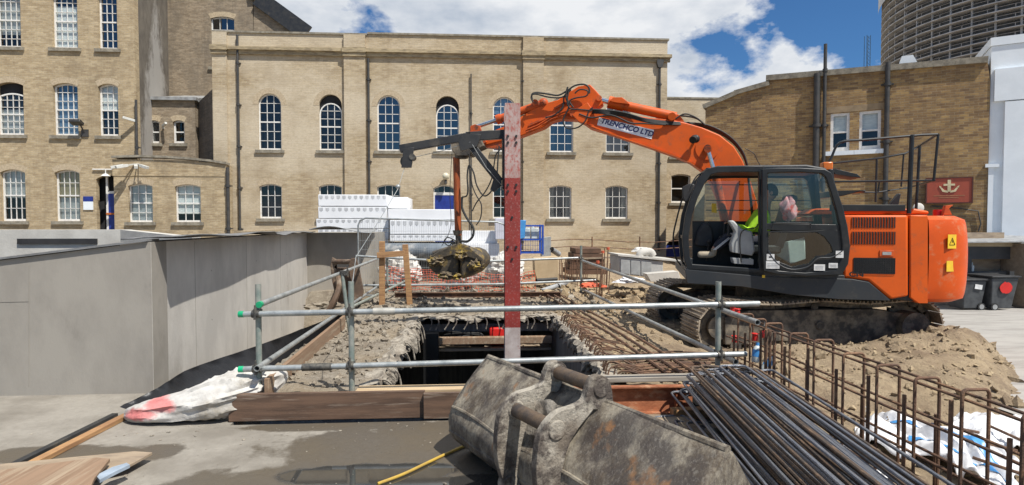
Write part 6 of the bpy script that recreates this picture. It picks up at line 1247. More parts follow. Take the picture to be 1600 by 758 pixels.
# lugs: two big plates across the back
def lug(u_, m_):
    out = [(-.12, .60), (-.11, .70), (-.09, .77), (-.04, .805), (.02, .80), (.055, .75), (.08, .69), (.15, .67), (.26, .655), (.35, .58), (.38, .46), (.38, .32), (.34, .18), (.27, .06), (.20, .20), (.235, .30), (.17, .50), (.02, .635)]
    q = MB(); q.prism([BP(u_, a_, b_) for a_, b_ in spline([Vector((a_, b_, 0)) for a_, b_ in out], 3) and [(p.x, p.y) for p in spline([Vector((a_, b_, 0)) for a_, b_ in out], 3)]], bu * .045)
    o = q.build('pin_lug', m_, bk, bevel=.008)
    for (a_, b_) in ((-.03, .74), (.26, .57), (.30, .16)):
        q = MB(); q.tube(BP(u_ - .008, a_, b_), BP(u_ + .053, a_, b_), .052, 22); q.build('boss', m_, o, bevel=.006)
    return o
U1, U2 = .84, 1.22
lug(U1, m_mudpl); lug(U2, m_mudpl)
for (a_, b_) in ((-.03, .74), (.26, .57)):
    q = MB(); q.tube(BP(U1 + .03, a_, b_), BP(U2 + .02, a_, b_), .040, 20); q.build('lug_pin', m_pin, bk)
q = MB(); q.grid(lambda u, v_: BP(U1 + .045 + (U2 - U1 - .045) * u, .10 + .10 * v_ + .02 * hz(u * 4, v_ * 4, 1, 3), .62 - .18 * v_ + .03 * hz(u * 5, v_ * 3, 1, 8)), 14, 10); q.build('packed_mud', m_mudpl, bk)
# yellow hose on the slab
m_yh = M('yellow_hose', (.50, .33, .05), (.38, .25, .06), 6, .5)
q = MB(); q.path(spline([G(590, 756, .012), G(630, 741, .012), G(668, 723, .012), G(700, 708, .012), G(735, 694, .012), G(770, 690, .012)], 6), .010, 8); tag(q.build('hose_on_slab', m_yh, None, loc=G(668, 723, .012)), 'thin yellow hose curving over the damp slab to the bucket', 'hose')
# ================================================================ rebar hairpins
m_bar = M('blue_black_rebar', (.17, .185, .22), (.24, .25, .27), 10, .40, metal=.55, c3=(.22, .14, .09), s3=5, lo3=.58, hi3=.72, bump=.4, bscale=70)
m_bar2 = M('browned_rebar', (.13, .085, .055), (.08, .065, .055), 9, .6, metal=.35, c3=(.28, .18, .11), s3=5, lo3=.52, hi3=.66, bump=.4, bscale=70)
def hairpin(L_, w_, r_=.0095):
    q = MB(); rad = .045; pts = [Vector((0, -L_, 0)), Vector((0, -L_ * .5, .0)), Vector((0, -rad, 0))] + [Vector((rad - rad * math.cos(a), -rad + rad * math.sin(a), 0)) for a in [math.pi / 2 * i / 5 for i in range(1, 6)]] + [Vector((w_ - rad + rad * math.sin(a), -rad + rad * math.cos(a), 0)) for a in [math.pi / 2 * i / 5 for i in range(6)]] + [Vector((w_, -L_ * .5, 0)), Vector((w_, -L_, 0))]
    return q.path(pts, r_, 8)
protos = []
rr_ = random.Random(21); hp_objs = []
for i in range(64):
    w_ = (.20, .23, .26)[i % 3]
    if i < 6:
        o = hairpin(3.6, w_).build('rebar_hairpin', m_bar if i < 4 else m_bar2, None); protos.append(o)
    else: o = protos[i % 6].copy(); col.objects.link(o)
    lay = i // 13; k = i % 13
    x = 1.66 + .034 * k + rr_.uniform(-.02, .02) + .015 * lay; y = 4.72 - .07 * lay + rr_.uniform(-.09, .06) - .012 * k; z = .17 + .072 * lay + rr_.uniform(0, .03) + .03 * (k % 2)
    if i >= 61: x = 1.58 + .05 * (i - 61); y = 4.45 - .12 * (i - 61); z = .05 + .02 * (i - 61)
    o.location = (x, y, z); o.rotation_euler = (R(rr_.uniform(1.2, 2.4)), R(rr_.uniform(-10, 14)), R(-5.2 + rr_.uniform(-1.1, 1.1)))
    tag(o, 'blue-black bent steel hairpin bar in the long bundle at lower right', 'rebar', 'hairpin bars in the bundle')
o = hairpin(1.3, .26, .009).build('rebar_hairpin', m_bar, None); o.location = G(1020, 652, .04); o.rotation_euler = (0, 0, R(9)); tag(o, 'single hairpin bar lying apart on the plywood left of the bundle', 'rebar')
for i, (x, y) in enumerate(((1.62, 4.62), (1.75, 4.2), (1.9, 3.2))):
    board('bearer_timber', (x, y, .045), (x + .75, y + .02, .045), .09, .08, m_orange_t if i == 0 else m_ply, ('timber bearer under the far end of the rebar bundle', 'timber bearer under the middle of the rebar bundle', 'timber bearer under the near end of the rebar bundle')[i])
# ================================================================ rebar cage beside the slab
m_rcage = M('rust_brown_rebar', (.145, .075, .042), (.09, .052, .034), 9, .75, c3=(.27, .15, .08), s3=5, lo3=.5, hi3=.66, bump=.5, bscale=80, kind='World')
cg = thing('rebar_cage', 'long rust-brown wall cage of tied reinforcing bars standing along the slab edge', 'rebar cage', (2.5, 4, -.35))
CXa, CXb = 2.455, 2.60; ctop = .752
ys = [2211 / (p_ - 742) for p_ in (1166, 1186, 1212, 1253, 1294, 1344, 1402, 1468, 1551, 1660, 1800)]
for i, y in enumerate(ys):
    zz = ctop + rr_.uniform(-.01, .02); rad = .026
    pts = [Vector((CXa, y, -.6)), Vector((CXa, y, zz - rad))] + [Vector((CXa + rad - rad * math.cos(a), y, zz - rad + rad * math.sin(a))) for a in [math.pi / 2 * j / 4 for j in range(1, 5)]] + [Vector((CXb - rad + rad * math.sin(a), y - .0, zz - rad + rad * math.cos(a))) for a in [math.pi / 2 * j / 4 for j in range(5)]] + [Vector((CXb, y, -.6))]
    q = MB(); q.path(pts, .0088, 8); q.build('hoop_bar', m_rcage, cg)
    q = MB(); yy = y + .04; q.tube((CXa - .022, yy, -.7), (CXa - .022, yy + rr_.uniform(-.01, .01), zz - rr_.uniform(.05, .16)), .0108, 8); q.build('starter_bar', m_rcage, cg)
    if i % 2: q = MB(); q.tube((CXb + .02, yy, -.7), (CXb + .02, yy, zz - .22), .0115, 8); q.build('starter_bar', m_rcage, cg)
for y in (4.62, 4.55, 4.68): q = MB(); q.tube((CXa - .005, y, -.6), (CXa - .005, y, ctop - .03), .013, 8); q.build('starter_bar', m_rcage, cg)
for j in range(5):
    z = ctop - .035 - .205 * j
    for X_ in (CXa + .022, CXb - .022):
        q = MB(); q.path([(X_ + .006 * hz(y, j * 3, 1, j), y, z + .008 * hz(y, j, 1.5, 4)) for y in [1.4 + 4.1 * t / 12 for t in range(13)]], .0085, 7); q.build('long_bar', m_rcage, cg)
# red caps and hung ear defenders, blue-white bottles beyond
m_redc = M('red_plastic', (.62, .02, .015), (.5, .02, .015), 5, .4)
for i, (px, py, y, lb) in enumerate(((1145, 484, 5.6, 'red plastic cap on the bar ends behind the right scaffold post, upper left'), (1152, 488, 5.5, 'red plastic cap on the bar ends behind the right scaffold post, upper right'), (1148, 530, 5.5, 'red plastic cap on the lower bar ends behind the right scaffold post'), (1180, 527, 5.0, 'red plastic cap beside the ear defenders on the rebar cage'))):
    p = W(px, py, y); q = MB(); q.tube(p + Vector((0, 0, -.03)), p + Vector((0, 0, .03)), .028, 12, .024); q.tube(p + Vector((0, 0, .03)), p + Vector((0, 0, .036)), .034, 12); tag(q.build('bar_cap', m_redc, None, loc=p - Vector((0, 0, .03)), bevel=.003), lb, 'bar cap', 'red caps on bar ends')
ed = thing('ear_defenders', 'black and red ear defenders hooked on the rebar cage', 'ear defenders', W(1200, 520, 4.95))
p = W(1192, 522, 4.95); p2 = W(1204, 522, 4.95) + Vector((.02, .10, 0))
q = MB(); q.tube(p + Vector((-.02, 0, 0)), p + Vector((.02, 0, 0)), .035, 14); q.build('cup', m_redc, ed, bevel=.008); q = MB(); q.tube(p2 + Vector((-.02, 0, 0)), p2 + Vector((.02, 0, 0)), .04, 14); q.build('cup', m_blk, ed, bevel=.008)
q = MB(); q.path(spline([p, p + Vector((0, -.02, .07)), (p + p2) / 2 + Vector((0, 0, .11)), p2 + Vector((0, .02, .07)), p2], 5), .006, 6); q.build('headband', m_blk, ed)
m_bot = M('cloudy_plastic', (.62, .66, .64), (.5, .54, .52), 9, .25); m_blu = M('light_blue_plastic', (.07, .30, .62), (.05, .22, .5), 6, .4)
for px, py, y, lb, an_ in ((1182, 552, 4.85, 'left of two blue-white water bottles hung on the rebar cage', 12), (1200, 568, 4.8, 'right of two blue-white water bottles hung on the rebar cage', 40)):
    p = W(px, py, y); t = thing('water_bottle', lb, 'bottle', p, 'bottles on the rebar cage'); a = Vector((math.sin(R(an_)), .1, math.cos(R(an_)))).normalized()
    q = MB(); q.path([p - a * .08, p - a * .07, p + a * .01, p + a * .05, p + a * .07], .03, 12, True, [.026, .034, .034, .03, .014]); q.build('bottle_body', m_bot, t); q = MB(); q.tube(p + a * .066, p + a * .095, .018, 10); q.build('cap', m_blu, t); q = MB(); q.tube(p - a * .03, p + a * .03, .0352, 14, cap=False); q.build('sleeve', m_blu, t)
q_r = random.Random(3); mb = MB()
for _ in range(170):
    x, y = q_r.uniform(-3.4, .6), 4.7 - q_r.random() ** 1.6 * 1.4; s_ = .003 + .011 * q_r.random() ** 4; rot = Matrix.Rotation(q_r.random() * 6, 3, 'Z')
    mb.box((x, y, s_ * .3), (s_ * 2, s_ * 1.3, s_ * .6), rot @ Matrix.Rotation(.4, 3, 'X'))
struct(mb.build('slab_grit', m_cut, None, smooth=False, weld=False), 'stuff')
# ================================================================ bags and cloths
m_bag = M('woven_white_bag', (.62, .60, .56), (.46, .44, .40), 4, .8, bump=.5, bscale=14, c3=(.30, .24, .17), s3=3.5, lo3=.56, hi3=.72)
def rumple(mb, c_, rx, ry, rz, seed, amp=.12, nu=56, nv=34, flat=.25, tilt=0, stretchv=None, fold=3.0):
    c_ = Vector(c_); rt = Matrix.Rotation(tilt, 3, 'Z')
    def fn(u, v_):
        a = u * 2 * math.pi; b_ = v_ * math.pi; d = Vector((math.cos(a) * math.sin(b_), math.sin(a) * math.sin(b_), math.cos(b_)))
        s1 = noise.fractal(d * 1.3 + Vector((seed, 0, 0)), 1, 2, 3); s2 = noise.fractal(Vector((d.x * fold + seed, d.y * fold * .7, d.z * fold * 1.7)), .8, 2.1, 4)
        rd = 1 - abs(s2) * amp * 1.8 + s1 * amp * 1.3
        p = Vector((d.x * rx, d.y * ry, d.z * rz)) * rd
        if p.z < -rz * flat: p.z = -rz * flat - (p.z + rz * flat) * .08
        return c_ + rt @ p
    mb.grid(fn, nu, nv); return mb
# long bag in the left foreground: built along a spine
sp_ = spline([G(203, 646, .06), G(240, 642, .09), G(300, 632, .13), (G(355, 617, .18)), G(395, 602, .22), G(445, 585, .26)], 8); ns_ = len(sp_) - 1
rads = [.05, .09, .115, .14, .18, .20, .20, .17, .05]
def bagf(u, v_):
    i = u * ns_; k = min(int(i), ns_ - 1); p = sp_[k].lerp(sp_[k + 1], i - k); t = (sp_[min(k + 1, ns_)] - sp_[max(k - 1, 0)]).normalized(); f = u * 8; j = min(int(f), 7); r_ = rads[j] + (rads[j + 1] - rads[j]) * (f - j)
    a = v_ * 2 * math.pi; side = t.cross(Vector((0, 0, 1))).normalized(); up_ = side.cross(t)
    w_ = 1 - .20 * abs(math.sin(a * 3.5 + u * 4.5 + 2.2 * noise.noise(Vector((u * 4, math.cos(a) * 2, math.sin(a) * 2))))) ** .6 * math.sin(u * math.pi) ** .5 + .16 * noise.noise(Vector((u * 3, math.cos(a) * 1.8, math.sin(a) * 1.8 + 7))) + .05 * noise.noise(Vector((u * 16, math.cos(a) * 6, math.sin(a) * 6)))
    q_ = p + (side * math.cos(a) * r_ * 1.15 + up_ * math.sin(a) * r_ * .88) * (w_ + .12)
    q_.z = max(q_.z, .012); return q_
q = MB(); q.grid(bagf, 130, 70)
m_bagred, nd, lk, b = new_mat('woven_bag_red_print'); v = coords(nd, lk, 'Object'); f1, _ = noi(nd, lk, v, 4, 8, .6, .4, .62); f2, _ = noi(nd, lk, v, 2.8, 8, .65, .52, .68)
c = mixc(nd, lk, f1, (.56, .54, .50), (.38, .36, .33)); c = mixc(nd, lk, mth_m(nd, lk, f2, .8), c, (.24, .20, .14))
g = nd.new('ShaderNodeTexCoord'); sp2 = nd.new('ShaderNodeSeparateXYZ'); lk.new(g.outputs['Object'], sp2.inputs[0])
def rp(cx, cy, cz, rx, ry, rz):
    o_ = None
    for ch, cc, r_ in ((0, cx, rx), (1, cy, ry), (2, cz, rz)):
        x_ = NM('POWER', NM('DIVIDE', NM('SUBTRACT', sp2.outputs[ch], cc), r_), 2); o_ = x_ if o_ is None else NM('ADD', o_, x_)
    return NM('SUBTRACT', 1.0, NM('SQRT', o_))
bo_ = Vector((-2.2, 4.9, 0)); s1 = G(255, 630, .16) - bo_; s2 = G(222, 648, .09) - bo_
mk = NM('MAXIMUM', rp(s1.x, s1.y, s1.z, .15, .3, .06), rp(s2.x, s2.y, s2.z, .16, .4, .06)); _, n9 = noi(nd, lk, v, 7, 6, .6); mk = NM('MULTIPLY', NM('ADD', mk, NM('MULTIPLY', NM('SUBTRACT', n9, .5), 1.6)), 3, clamp=True)
c = mixc(nd, lk, NM('MULTIPLY', mk, .62), c, (.62, .05, .05)); lk.new(c, b.inputs['Base Color']); b.inputs['Roughness'].default_value = .75
wv = nd.new('ShaderNodeTexNoise'); wv.inputs['Scale'].default_value = 26; wv.inputs['Detail'].default_value = 6; lk.new(v, wv.inputs['Vector']); bp = nd.new('ShaderNodeBump'); bp.inputs['Strength'].default_value = .7; bp.inputs['Distance'].default_value = .01; lk.new(wv.outputs[0], bp.inputs['Height']); lk.new(bp.outputs[0], b.inputs['Normal'])
tag(q.build('bulk_bag', m_bagred, None, loc=bo_), 'long crumpled white woven bag with red print slumped at the left of the kick board', 'bag', 'white bulk bags')
# white and blue bags right of the cage
m_wb = M('white_bag_cloth', (.72, .72, .72), (.58, .58, .59), 4, .7, bump=.4, bscale=12, c3=(.42, .38, .32), s3=4, lo3=.6, hi3=.75)
def cloth(name, corners, amp, seed, mat, label, nu=60, nv=36, grp='white bulk bags'):
    A_, B_, C_, D_ = [Vector(p) for p in corners]
    def fn(u, v_):
        p = (A_.lerp(B_, u)).lerp(D_.lerp(C_, u), v_); e = math.sin(u * math.pi) * math.sin(v_ * math.pi)
        p.z += amp * (.6 * e ** .5 + .9 * abs(noise.fractal(Vector((u * 3 + seed, v_ * 3, seed)), .9, 2, 4)) + .25 * abs(math.sin(u * 9 + v_ * 7 + 2 * noise.noise(Vector((u * 4, v_ * 4, seed))))))
        p.x += amp * .5 * noise.noise(Vector((u * 3, v_ * 3, seed + 5))); p.y += amp * .5 * noise.noise(Vector((u * 3, v_ * 3, seed + 9))); return p
    q = MB(); q.grid(fn, nu, nv); o = q.build(name, mat, None, loc=(A_ + C_) / 2); s_ = o.modifiers.new('solid', 'SOLIDIFY'); s_.thickness = .006; return tag(o, label, 'bag', grp), fn
gz = -.30
o, fn = cloth('bulk_bag', [G(1335, 700, gz), G(1600, 790, gz), G(1590, 735, gz), G(1350, 640, gz + .05)], .17, 4, m_wb, 'white bag with a blue stripe lying on the soil behind the rebar cage')
q = MB(); q.grid(lambda u, v_: fn(.03 + .94 * u, .50 + .085 * v_ + .04 * math.sin(u * 5)) + Vector((0, 0, .008)), 60, 4); st_ = q.build('blue_stripe', m_blu, o); 
q = MB(); q.grid(lambda u, v_: fn(.35 + .6 * u, .20 + .05 * v_) + Vector((0, 0, .008)), 40, 3); q.build('blue_stripe', m_blu, o)
cloth('bulk_bag', [G(1480, 700, gz + .05), G(1680, 720, gz), G(1660, 665, gz + .1), G(1490, 655, gz + .1)], .14, 11, m_wb, 'grey-white bag at the right edge, on the soil beyond the cage')
cloth('bulk_bag', [G(1300, 720, gz), G(1420, 790, gz), G(1400, 745, gz), G(1330, 690, gz + .03)], .14, 17, m_wb, 'white bag corner poking out beside the near end of the rebar bundle')
q = MB(); rumple(q, W(1506, 630, 5.4) + Vector((0, 0, -.05)), .10, .08, .06, 3, .3); tag(q.build('plaster_lump', m_wb, None, loc=W(1506, 640, 5.4)), 'pale plaster lump on the soil slope at the right', 'rubble lump')
for i, (a, b_, c_, d_) in enumerate(((1500, 682, 1590, 705), (1545, 665, 1600, 690), (1520, 715, 1600, 742), (1490, 668, 1530, 676))):
    q = MB(); q.tube(G(a, b_, -.1), G(c_, d_, -.12), .012, 7); tag(q.build('loose_bar', m_rcage, None, loc=G(a, b_, -.1)), ('rusty bar lying on the soil at the right edge, second from the top', 'rusty bar lying on the soil at the extreme right edge', 'rusty bar lying lowest on the soil at the right edge', 'short rusty bar lying on the soil beyond the white bag')[i], 'rebar', 'loose bars on the soil')
# bulk bags behind the shaft
BGY = 13.3
bgs = [(628, 436, 1.0, 'white bulk bag behind the two yellow timber posts'), (718, 444, .9, 'white bulk bag below the black and yellow grab'), (790, 446, .95, 'white bulk bag behind the foot of the red column')]
for px, py, s_, lb in bgs:
    p = W(px, py, BGY); q = MB(); rumple(q, (p.x, BGY, .55), .50 * s_, .42, .46 * s_, px, .16, flat=.75); tag(q.build('bulk_bag', m_bag, None, loc=(p.x, BGY, .2)), lb, 'bag', 'white bulk bags')
# orange netting draped over them
m_net = M('orange_netting', (.62, .12, .05), (.5, .10, .05), 4, .6)
def netting(name, p0, p1, h0, h1, y, lb, nx_, nz_, sag=.1):
    q = MB()
    P = lambda i, j: Vector((p0 + (p1 - p0) * i / nx_ + .03 * hz(i, j, .4, 2), y + .15 * hz(i, j, .25, 7) - .3 * (1 - j / nz_), h0 + (h1 - h0) * j / nz_ - sag * math.sin(math.pi * i / nx_) * j / nz_ + .06 * hz(i, j, .3, 1)))
    for i in range(nx_ + 1): q.path([P(i, j) for j in range(nz_ + 1)], .0045, 4, False)
    for j in range(nz_ + 1): q.path([P(i, j) for i in range(nx_ + 1)], .006, 4, False)
    return tag(q.build(name, m_net, None, loc=(p0, y, h0)), lb, 'netting', 'orange safety netting')
a0, a1, a2, a3 = [W(p_, 440, 12.6).x for p_ in (600, 690, 745, 835)]
netting('safety_netting', a0, a2, .22, .75, 12.65, 'orange safety netting slumped over the bags left of the grab', 26, 8); netting('safety_netting', a2 - .1, a3, .2, .6, 12.6, 'orange safety netting draped over the bags behind the red column', 20, 6)
# ================================================================ mesh fence panel
fn_ = thing('mesh_fence', 'galvanised wire mesh fence panel with rounded corners behind the shaft', 'fence', (W(560, 350, 12.3).x, 12.3, .1))
FYY = 12.3; l_, r_, t_, b_ = W(560, 400, FYY).x, W(791, 400, FYY).x, W(640, 341, FYY).z, W(640, 470, FYY).z
def tp(x_, f=.012): return t_ - (W(700, 341, FYY).z - W(700, 346, FYY).z) * (x_ - l_) / (r_ - l_)
q = MB(); q.path([(l_, FYY, b_), (l_, FYY, t_ - .15), (l_ + .04, FYY, t_ - .05), (l_ + .15, FYY, t_), (r_ - .2, FYY, t_ - .08), (r_ - .05, FYY, t_ - .13), (r_, FYY, t_ - .25), (r_, FYY, b_)], .019, 8); q.path([(l_, FYY, b_ + .12), (r_, FYY, b_ + .12)], .016, 8); q.build('frame', m_galv, fn_)
q = MB()
for i in range(1, 66): x_ = l_ + (r_ - l_) * i / 66; q.tube((x_, FYY, b_ + .12), (x_, FYY, t_ - .02 - .1 * i / 66), .0022, 3, cap=False)
for j in range(1, 8): z_ = b_ + .12 + (t_ - b_ - .2) * j / 8; q.tube((l_, FYY, z_), (r_, FYY, z_), .0026, 3, cap=False)
q.build('wire_mesh', m_galv, fn_, smooth=False)
# ================================================================ white void-former packs
m_poly = M('white_polystyrene', (.78, .79, .80), (.72, .73, .74), 1.2, .75, kind='World', bump=.05); m_slot = M('grey_groove', (.56, .57, .58), None, 3, .8)
def pack(x0, x1, y0, y1, Y, lb, rows=1, depth=1.2, teeth=True):
    a, b_ = W(x0, y0, Y), W(x1, y1, Y); t = thing('polystyrene_pack', lb, 'insulation pack', (a.x, Y, b_.z), 'white insulation packs')
    q = MB(); q.box2(a.x, b_.x, Y, Y + depth, b_.z, a.z); 
    q.build('block', m_poly, t, bevel=.012)
    if teeth:
        n_ = int((x1 - x0) / 9); q = MB(); ht = (a.z - b_.z)
        for r_ in range(rows):
            zt2 = a.z - ht * r_ / rows - ht * .08 / rows
            for i in range(n_):
                x = a.x + (b_.x - a.x) * (i + .2) / n_; w_ = (b_.x - a.x) / n_ * .58
                q.prism([(x, Y - .004, zt2), (x + w_, Y - .004, zt2), (x + w_, Y - .004, zt2 - ht / rows * .22), (x + w_ / 2, Y - .004, zt2 - ht / rows * .34), (x, Y - .004, zt2 - ht / rows * .22)], (0, .003, 0))
            q.box2(a.x + .02, b_.x - .02, Y - .005, Y - .001, a.z - ht * (r_ + 1) / rows + .004, a.z - ht * (r_ + 1) / rows + .02)
        q.build('groove', m_slot, t, smooth=False)
    return t
PY = 15.0
pack(497, 605, 304, 322.5, PY + .5, 'top white insulation pack of the left stack, under the hall windows'); pack(497, 604, 323, 341.5, PY + .5, 'second white insulation pack from the top of the left stack')
pack(494, 607, 342, 357, PY + .5, 'third white insulation pack from the top of the left stack'); pack(497, 607, 357.5, 374, PY + .5, 'fourth white insulation pack of the left stack, partly behind the stub wall', 1); pack(497, 606, 374.5, 392, PY + .5, 'lowest white insulation pack of the left stack, above the pipe')
pack(605.5, 637, 308, 326, PY + .6, 'short white pack jutting right from the top of the left stack', 1, 1.2, False)
pack(606, 712, 327, 343, PY, 'plain white wrapped pack on top of the right stack', 1, 1.2, False); pack(609, 712, 344, 366, PY - .05, 'white grooved insulation pack in the middle of the right stack'); pack(609, 712, 367, 377, PY - .05, 'lowest white grooved insulation pack of the right stack')
pack(722, 777, 361, 380, PY - .4, 'upper white board pack between the grab pole and the red column', 1, 1, False); pack(712, 780, 381, 404, PY - .6, 'lower white board pack between the grab pole and the red column', 1, 1, False)
for a, b_ in ((612, 624), (655, 667), (700, 712)):
    pass
q = MB(); p0, p1 = W(596, 392, 14.6), W(706, 392, 14.6); q.tube(p0, p1, W(600, 380, 14.6).z - p0.z, 24); tag(q.build('large_pipe', M('blue_grey_pipe', (.16, .19, .22), (.11, .13, .15), 3, .4, c3=(.3, .3, .29), s3=4), None, loc=p0), 'large blue-grey plastic pipe lying under the right insulation stack', 'pipe')
q = MB(); x0, x1 = W(606, 400, 15.0).x, W(715, 400, 15.0).x; q.box2(x0, x1, 15.25, 15.4, .3, W(600, 377.5, 15).z - .02); tag(q.build('support_timber', m_darkpaint, None, loc=(x0, 15.3, .3)), 'dark timber trestle under the right insulation stack', 'trestle')
# blue wire cage with jerrycans
bc = thing('blue_cage', 'blue steel mesh storage cage right of the red column', 'cage', W(830, 398, 15)); BCY = 14.6
x0, x1, zt2, zb2 = W(813, 350, BCY).x, W(848, 350, BCY).x, W(830, 351, BCY).z, W(830, 398, BCY).z
q = MB()
for x in (x0, x1):
    for y in (BCY, BCY + .6): q.box2(x - .025, x + .025, y - .025, y + .025, zb2, zt2)
for z in (zb2 + .05, zt2 - .03, (zb2 + zt2) / 2):
    for y in (BCY, BCY + .6): q.box2(x0 + .026, x1 - .026, y - .02, y + .02, z - .02, z + .02)
    for x in (x0, x1): q.box2(x - .018, x + .018, BCY + .026, BCY + .574, z - .02, z + .02)
m_bcage = M('blue_steel_paint', (.03, .09, .42), None, 5, .4); q.build('frame', m_bcage, bc, smooth=False)
q = MB()
for i in range(1, 9): x = x0 + (x1 - x0) * i / 9; q.tube((x, BCY + .61, zb2), (x, BCY + .61, zt2), .004, 4)
for i in range(1, 7): z = zb2 + (zt2 - zb2) * i / 7; q.tube((x0, BCY + .615, z), (x1, BCY + .615, z), .004, 4)
q.build('mesh', m_bcage, bc)
zs = (zb2 + zt2) / 2 + .02
for i, (f, lb) in enumerate(((.28, 'left white jerrycan in the blue cage'), (.68, 'right white jerrycan in the blue cage'))):
    x = x0 + (x1 - x0) * f; q = MB(); q.box2(x - .1, x + .1, BCY + .1, BCY + .4, zs, zs + .28); q.tube((x - .05, BCY + .2, zs + .28), (x - .05, BCY + .2, zs + .32), .03, 8); tag(q.build('jerrycan', m_bot, None, loc=(x, BCY + .25, zs), bevel=.02), lb, 'jerrycan', 'jerrycans in the blue cage')
# panels behind the red column: a grey-white toilet/box with blue edge
q = MB(); a, b_ = W(774, 341, 14.2), W(789, 374, 14.2); q.box2(a.x, b_.x, 14.2, 14.8, b_.z, a.z); tag(q.build('white_box', M('off_white_panel', (.60, .60, .66), (.5, .5, .55), 3, .5), None, loc=(a.x, 14.2, b_.z), bevel=.01), 'off-white equipment box just left of the red column', 'box')
q = MB(); px_prism(q, [(812, 344, ), (822, 344), (820, 372), (812, 374)], 14.2, 14.7); tag(q.build('blue_box', m_blu, None, loc=W(816, 374, 14.2), bevel=.01), 'blue and white equipment box peeking out right of the red column', 'box')
q = MB(); px_prism(q, [(847, 372), (861, 370), (861, 400), (847, 402)], 15.2, 15.6); tag(q.build('cabinet', m_grey, None, loc=W(850, 400, 15.2)), 'narrow grey cabinet right of the blue cage', 'cabinet')
q = MB(); px_prism(q, [(835, 404), (872, 401), (873, 436), (840, 440), (836, 425)], 13.2, 13.7); tag(q.build('plywood_box', M('fresh_ply', (.50, .38, .23), (.42, .31, .18), 3, .7), None, loc=W(850, 438, 13.2), bevel=.006), 'tan plywood box standing on the rubble right of the red column', 'box')
for i, (a, b_, c_, d_, y, r_, lb) in enumerate(((846, 455, 873, 446, 12.5, .055, 'pale plastic pipe offcut lying in front of the plywood box'), (872, 447, 888, 441, 12.7, .06, 'grey pipe offcut lying at the foot of the plywood box'), (862, 390, 873, 397, 14, .07, 'grey pipe end sticking out beside the grey cabinet'), (838, 438, 870, 436, 12.9, .04, 'dark pipe lying under the plywood box'))):
    q = MB(); p0, p1 = W(a, b_, y), W(c_, d_, y + .25); q.tube(p0, p1, r_, 14, cap=False); q.tube(p0, p1, r_ * .85, 14, cap=False); tag(q.build('pipe_offcut', m_lead if i != 3 else m_pipe, None, loc=p0), lb, 'pipe', 'pipe offcuts')
# rusty steel beams lying at the back of the shaft
def ibeam(p0, p1, s_, label, m_=m_rcage):
    q = MB(); p0 = Vector(p0); p1 = Vector(p1); q.beam(p0 + Vector((0, 0, s_ / 2)), p1 + Vector((0, 0, s_ / 2)), s_, .012); q.beam(p0 - Vector((0, 0, s_ / 2)), p1 - Vector((0, 0, s_ / 2)), s_, .012); q.beam(p0, p1, .010, s_ - .013); return tag(q.build('steel_beam', m_, None, loc=(p0 + p1) / 2), label, 'steel beam', 'steel beams lying behind the shaft')
a, b_ = W(617, 461, 11.2), W(876, 460, 11.2); ibeam(a, b_, .085, 'long rusty steel beam lying across the rubble at the back of the shaft')
# brown stacked timbers and rebar starters beyond
for k in range(5):
    z = .30 + .14 * k; x0, x1 = W(888 + 3 * k, 430, 15.0).x, W(948 - 2 * k, 430, 15.0).x; q = MB(); q.box2(x0, x1, 15 + .02 * k, 16, z, z + .125)
    tag(q.build('stacked_timber', M('dark_red_timber', (.14, .075, .045), (.09, .05, .03), 4, .8) if k == 0 else bpy.data.materials['dark_red_timber'], None, loc=(x0, 15, z), bevel=.006), ('lowest', 'second from the bottom', 'middle', 'second from the top', 'topmost')[k] + ' of the stacked dark red timbers behind the right rail post', 'timber', 'stacked dark timbers')
q = MB(); q.beam(W(890, 404, 15.2), W(955, 402, 15.2), .4, .04); tag(q.build('loose_plank', m_ply, None, loc=W(890, 404, 15.2)), 'weathered plank lying on top of the stacked dark timbers', 'plank')
rs_ = random.Random(5); nb_ = 0
def starter(x, y, h_, lean=0, capd=False, z0=.15):
    global nb_
    q = MB(); q.tube((x, y, z0 - .1), (x + lean, y + rs_.uniform(-.03, .03), z0 + h_), .011, 6); tag(q.build('starter_bar', m_rcage, None, loc=(x, y, z0)), 'thin rusty upright starter bar beyond the right back corner of the guardrail', 'rebar', 'upright starter bars')
    if capd:
        q = MB(); p = Vector((x + lean, y, z0 + h_)); q.tube(p - Vector((0, 0, .03)), p + Vector((0, 0, .025)), .035, 8); tag(q.build('bar_cap', m_net, None, loc=p), 'orange-red cap on a starter bar beyond the right back corner of the guardrail', 'bar cap', 'orange caps on starter bars')
for i in range(18): px = 872 + i * 3.0; starter(W(px, 420, 13.6).x, 13.4 + .04 * i, .62 + rs_.uniform(-.06, .1), rs_.uniform(-.03, .03))
for i, px in enumerate((927, 932, 936, 941, 944, 949, 953, 957, 962)): starter(W(px, 420, 11.8).x, 11.5 + .12 * i, .78 + rs_.uniform(-.2, .2), rs_.uniform(.0, .06), i % 3 == 0)
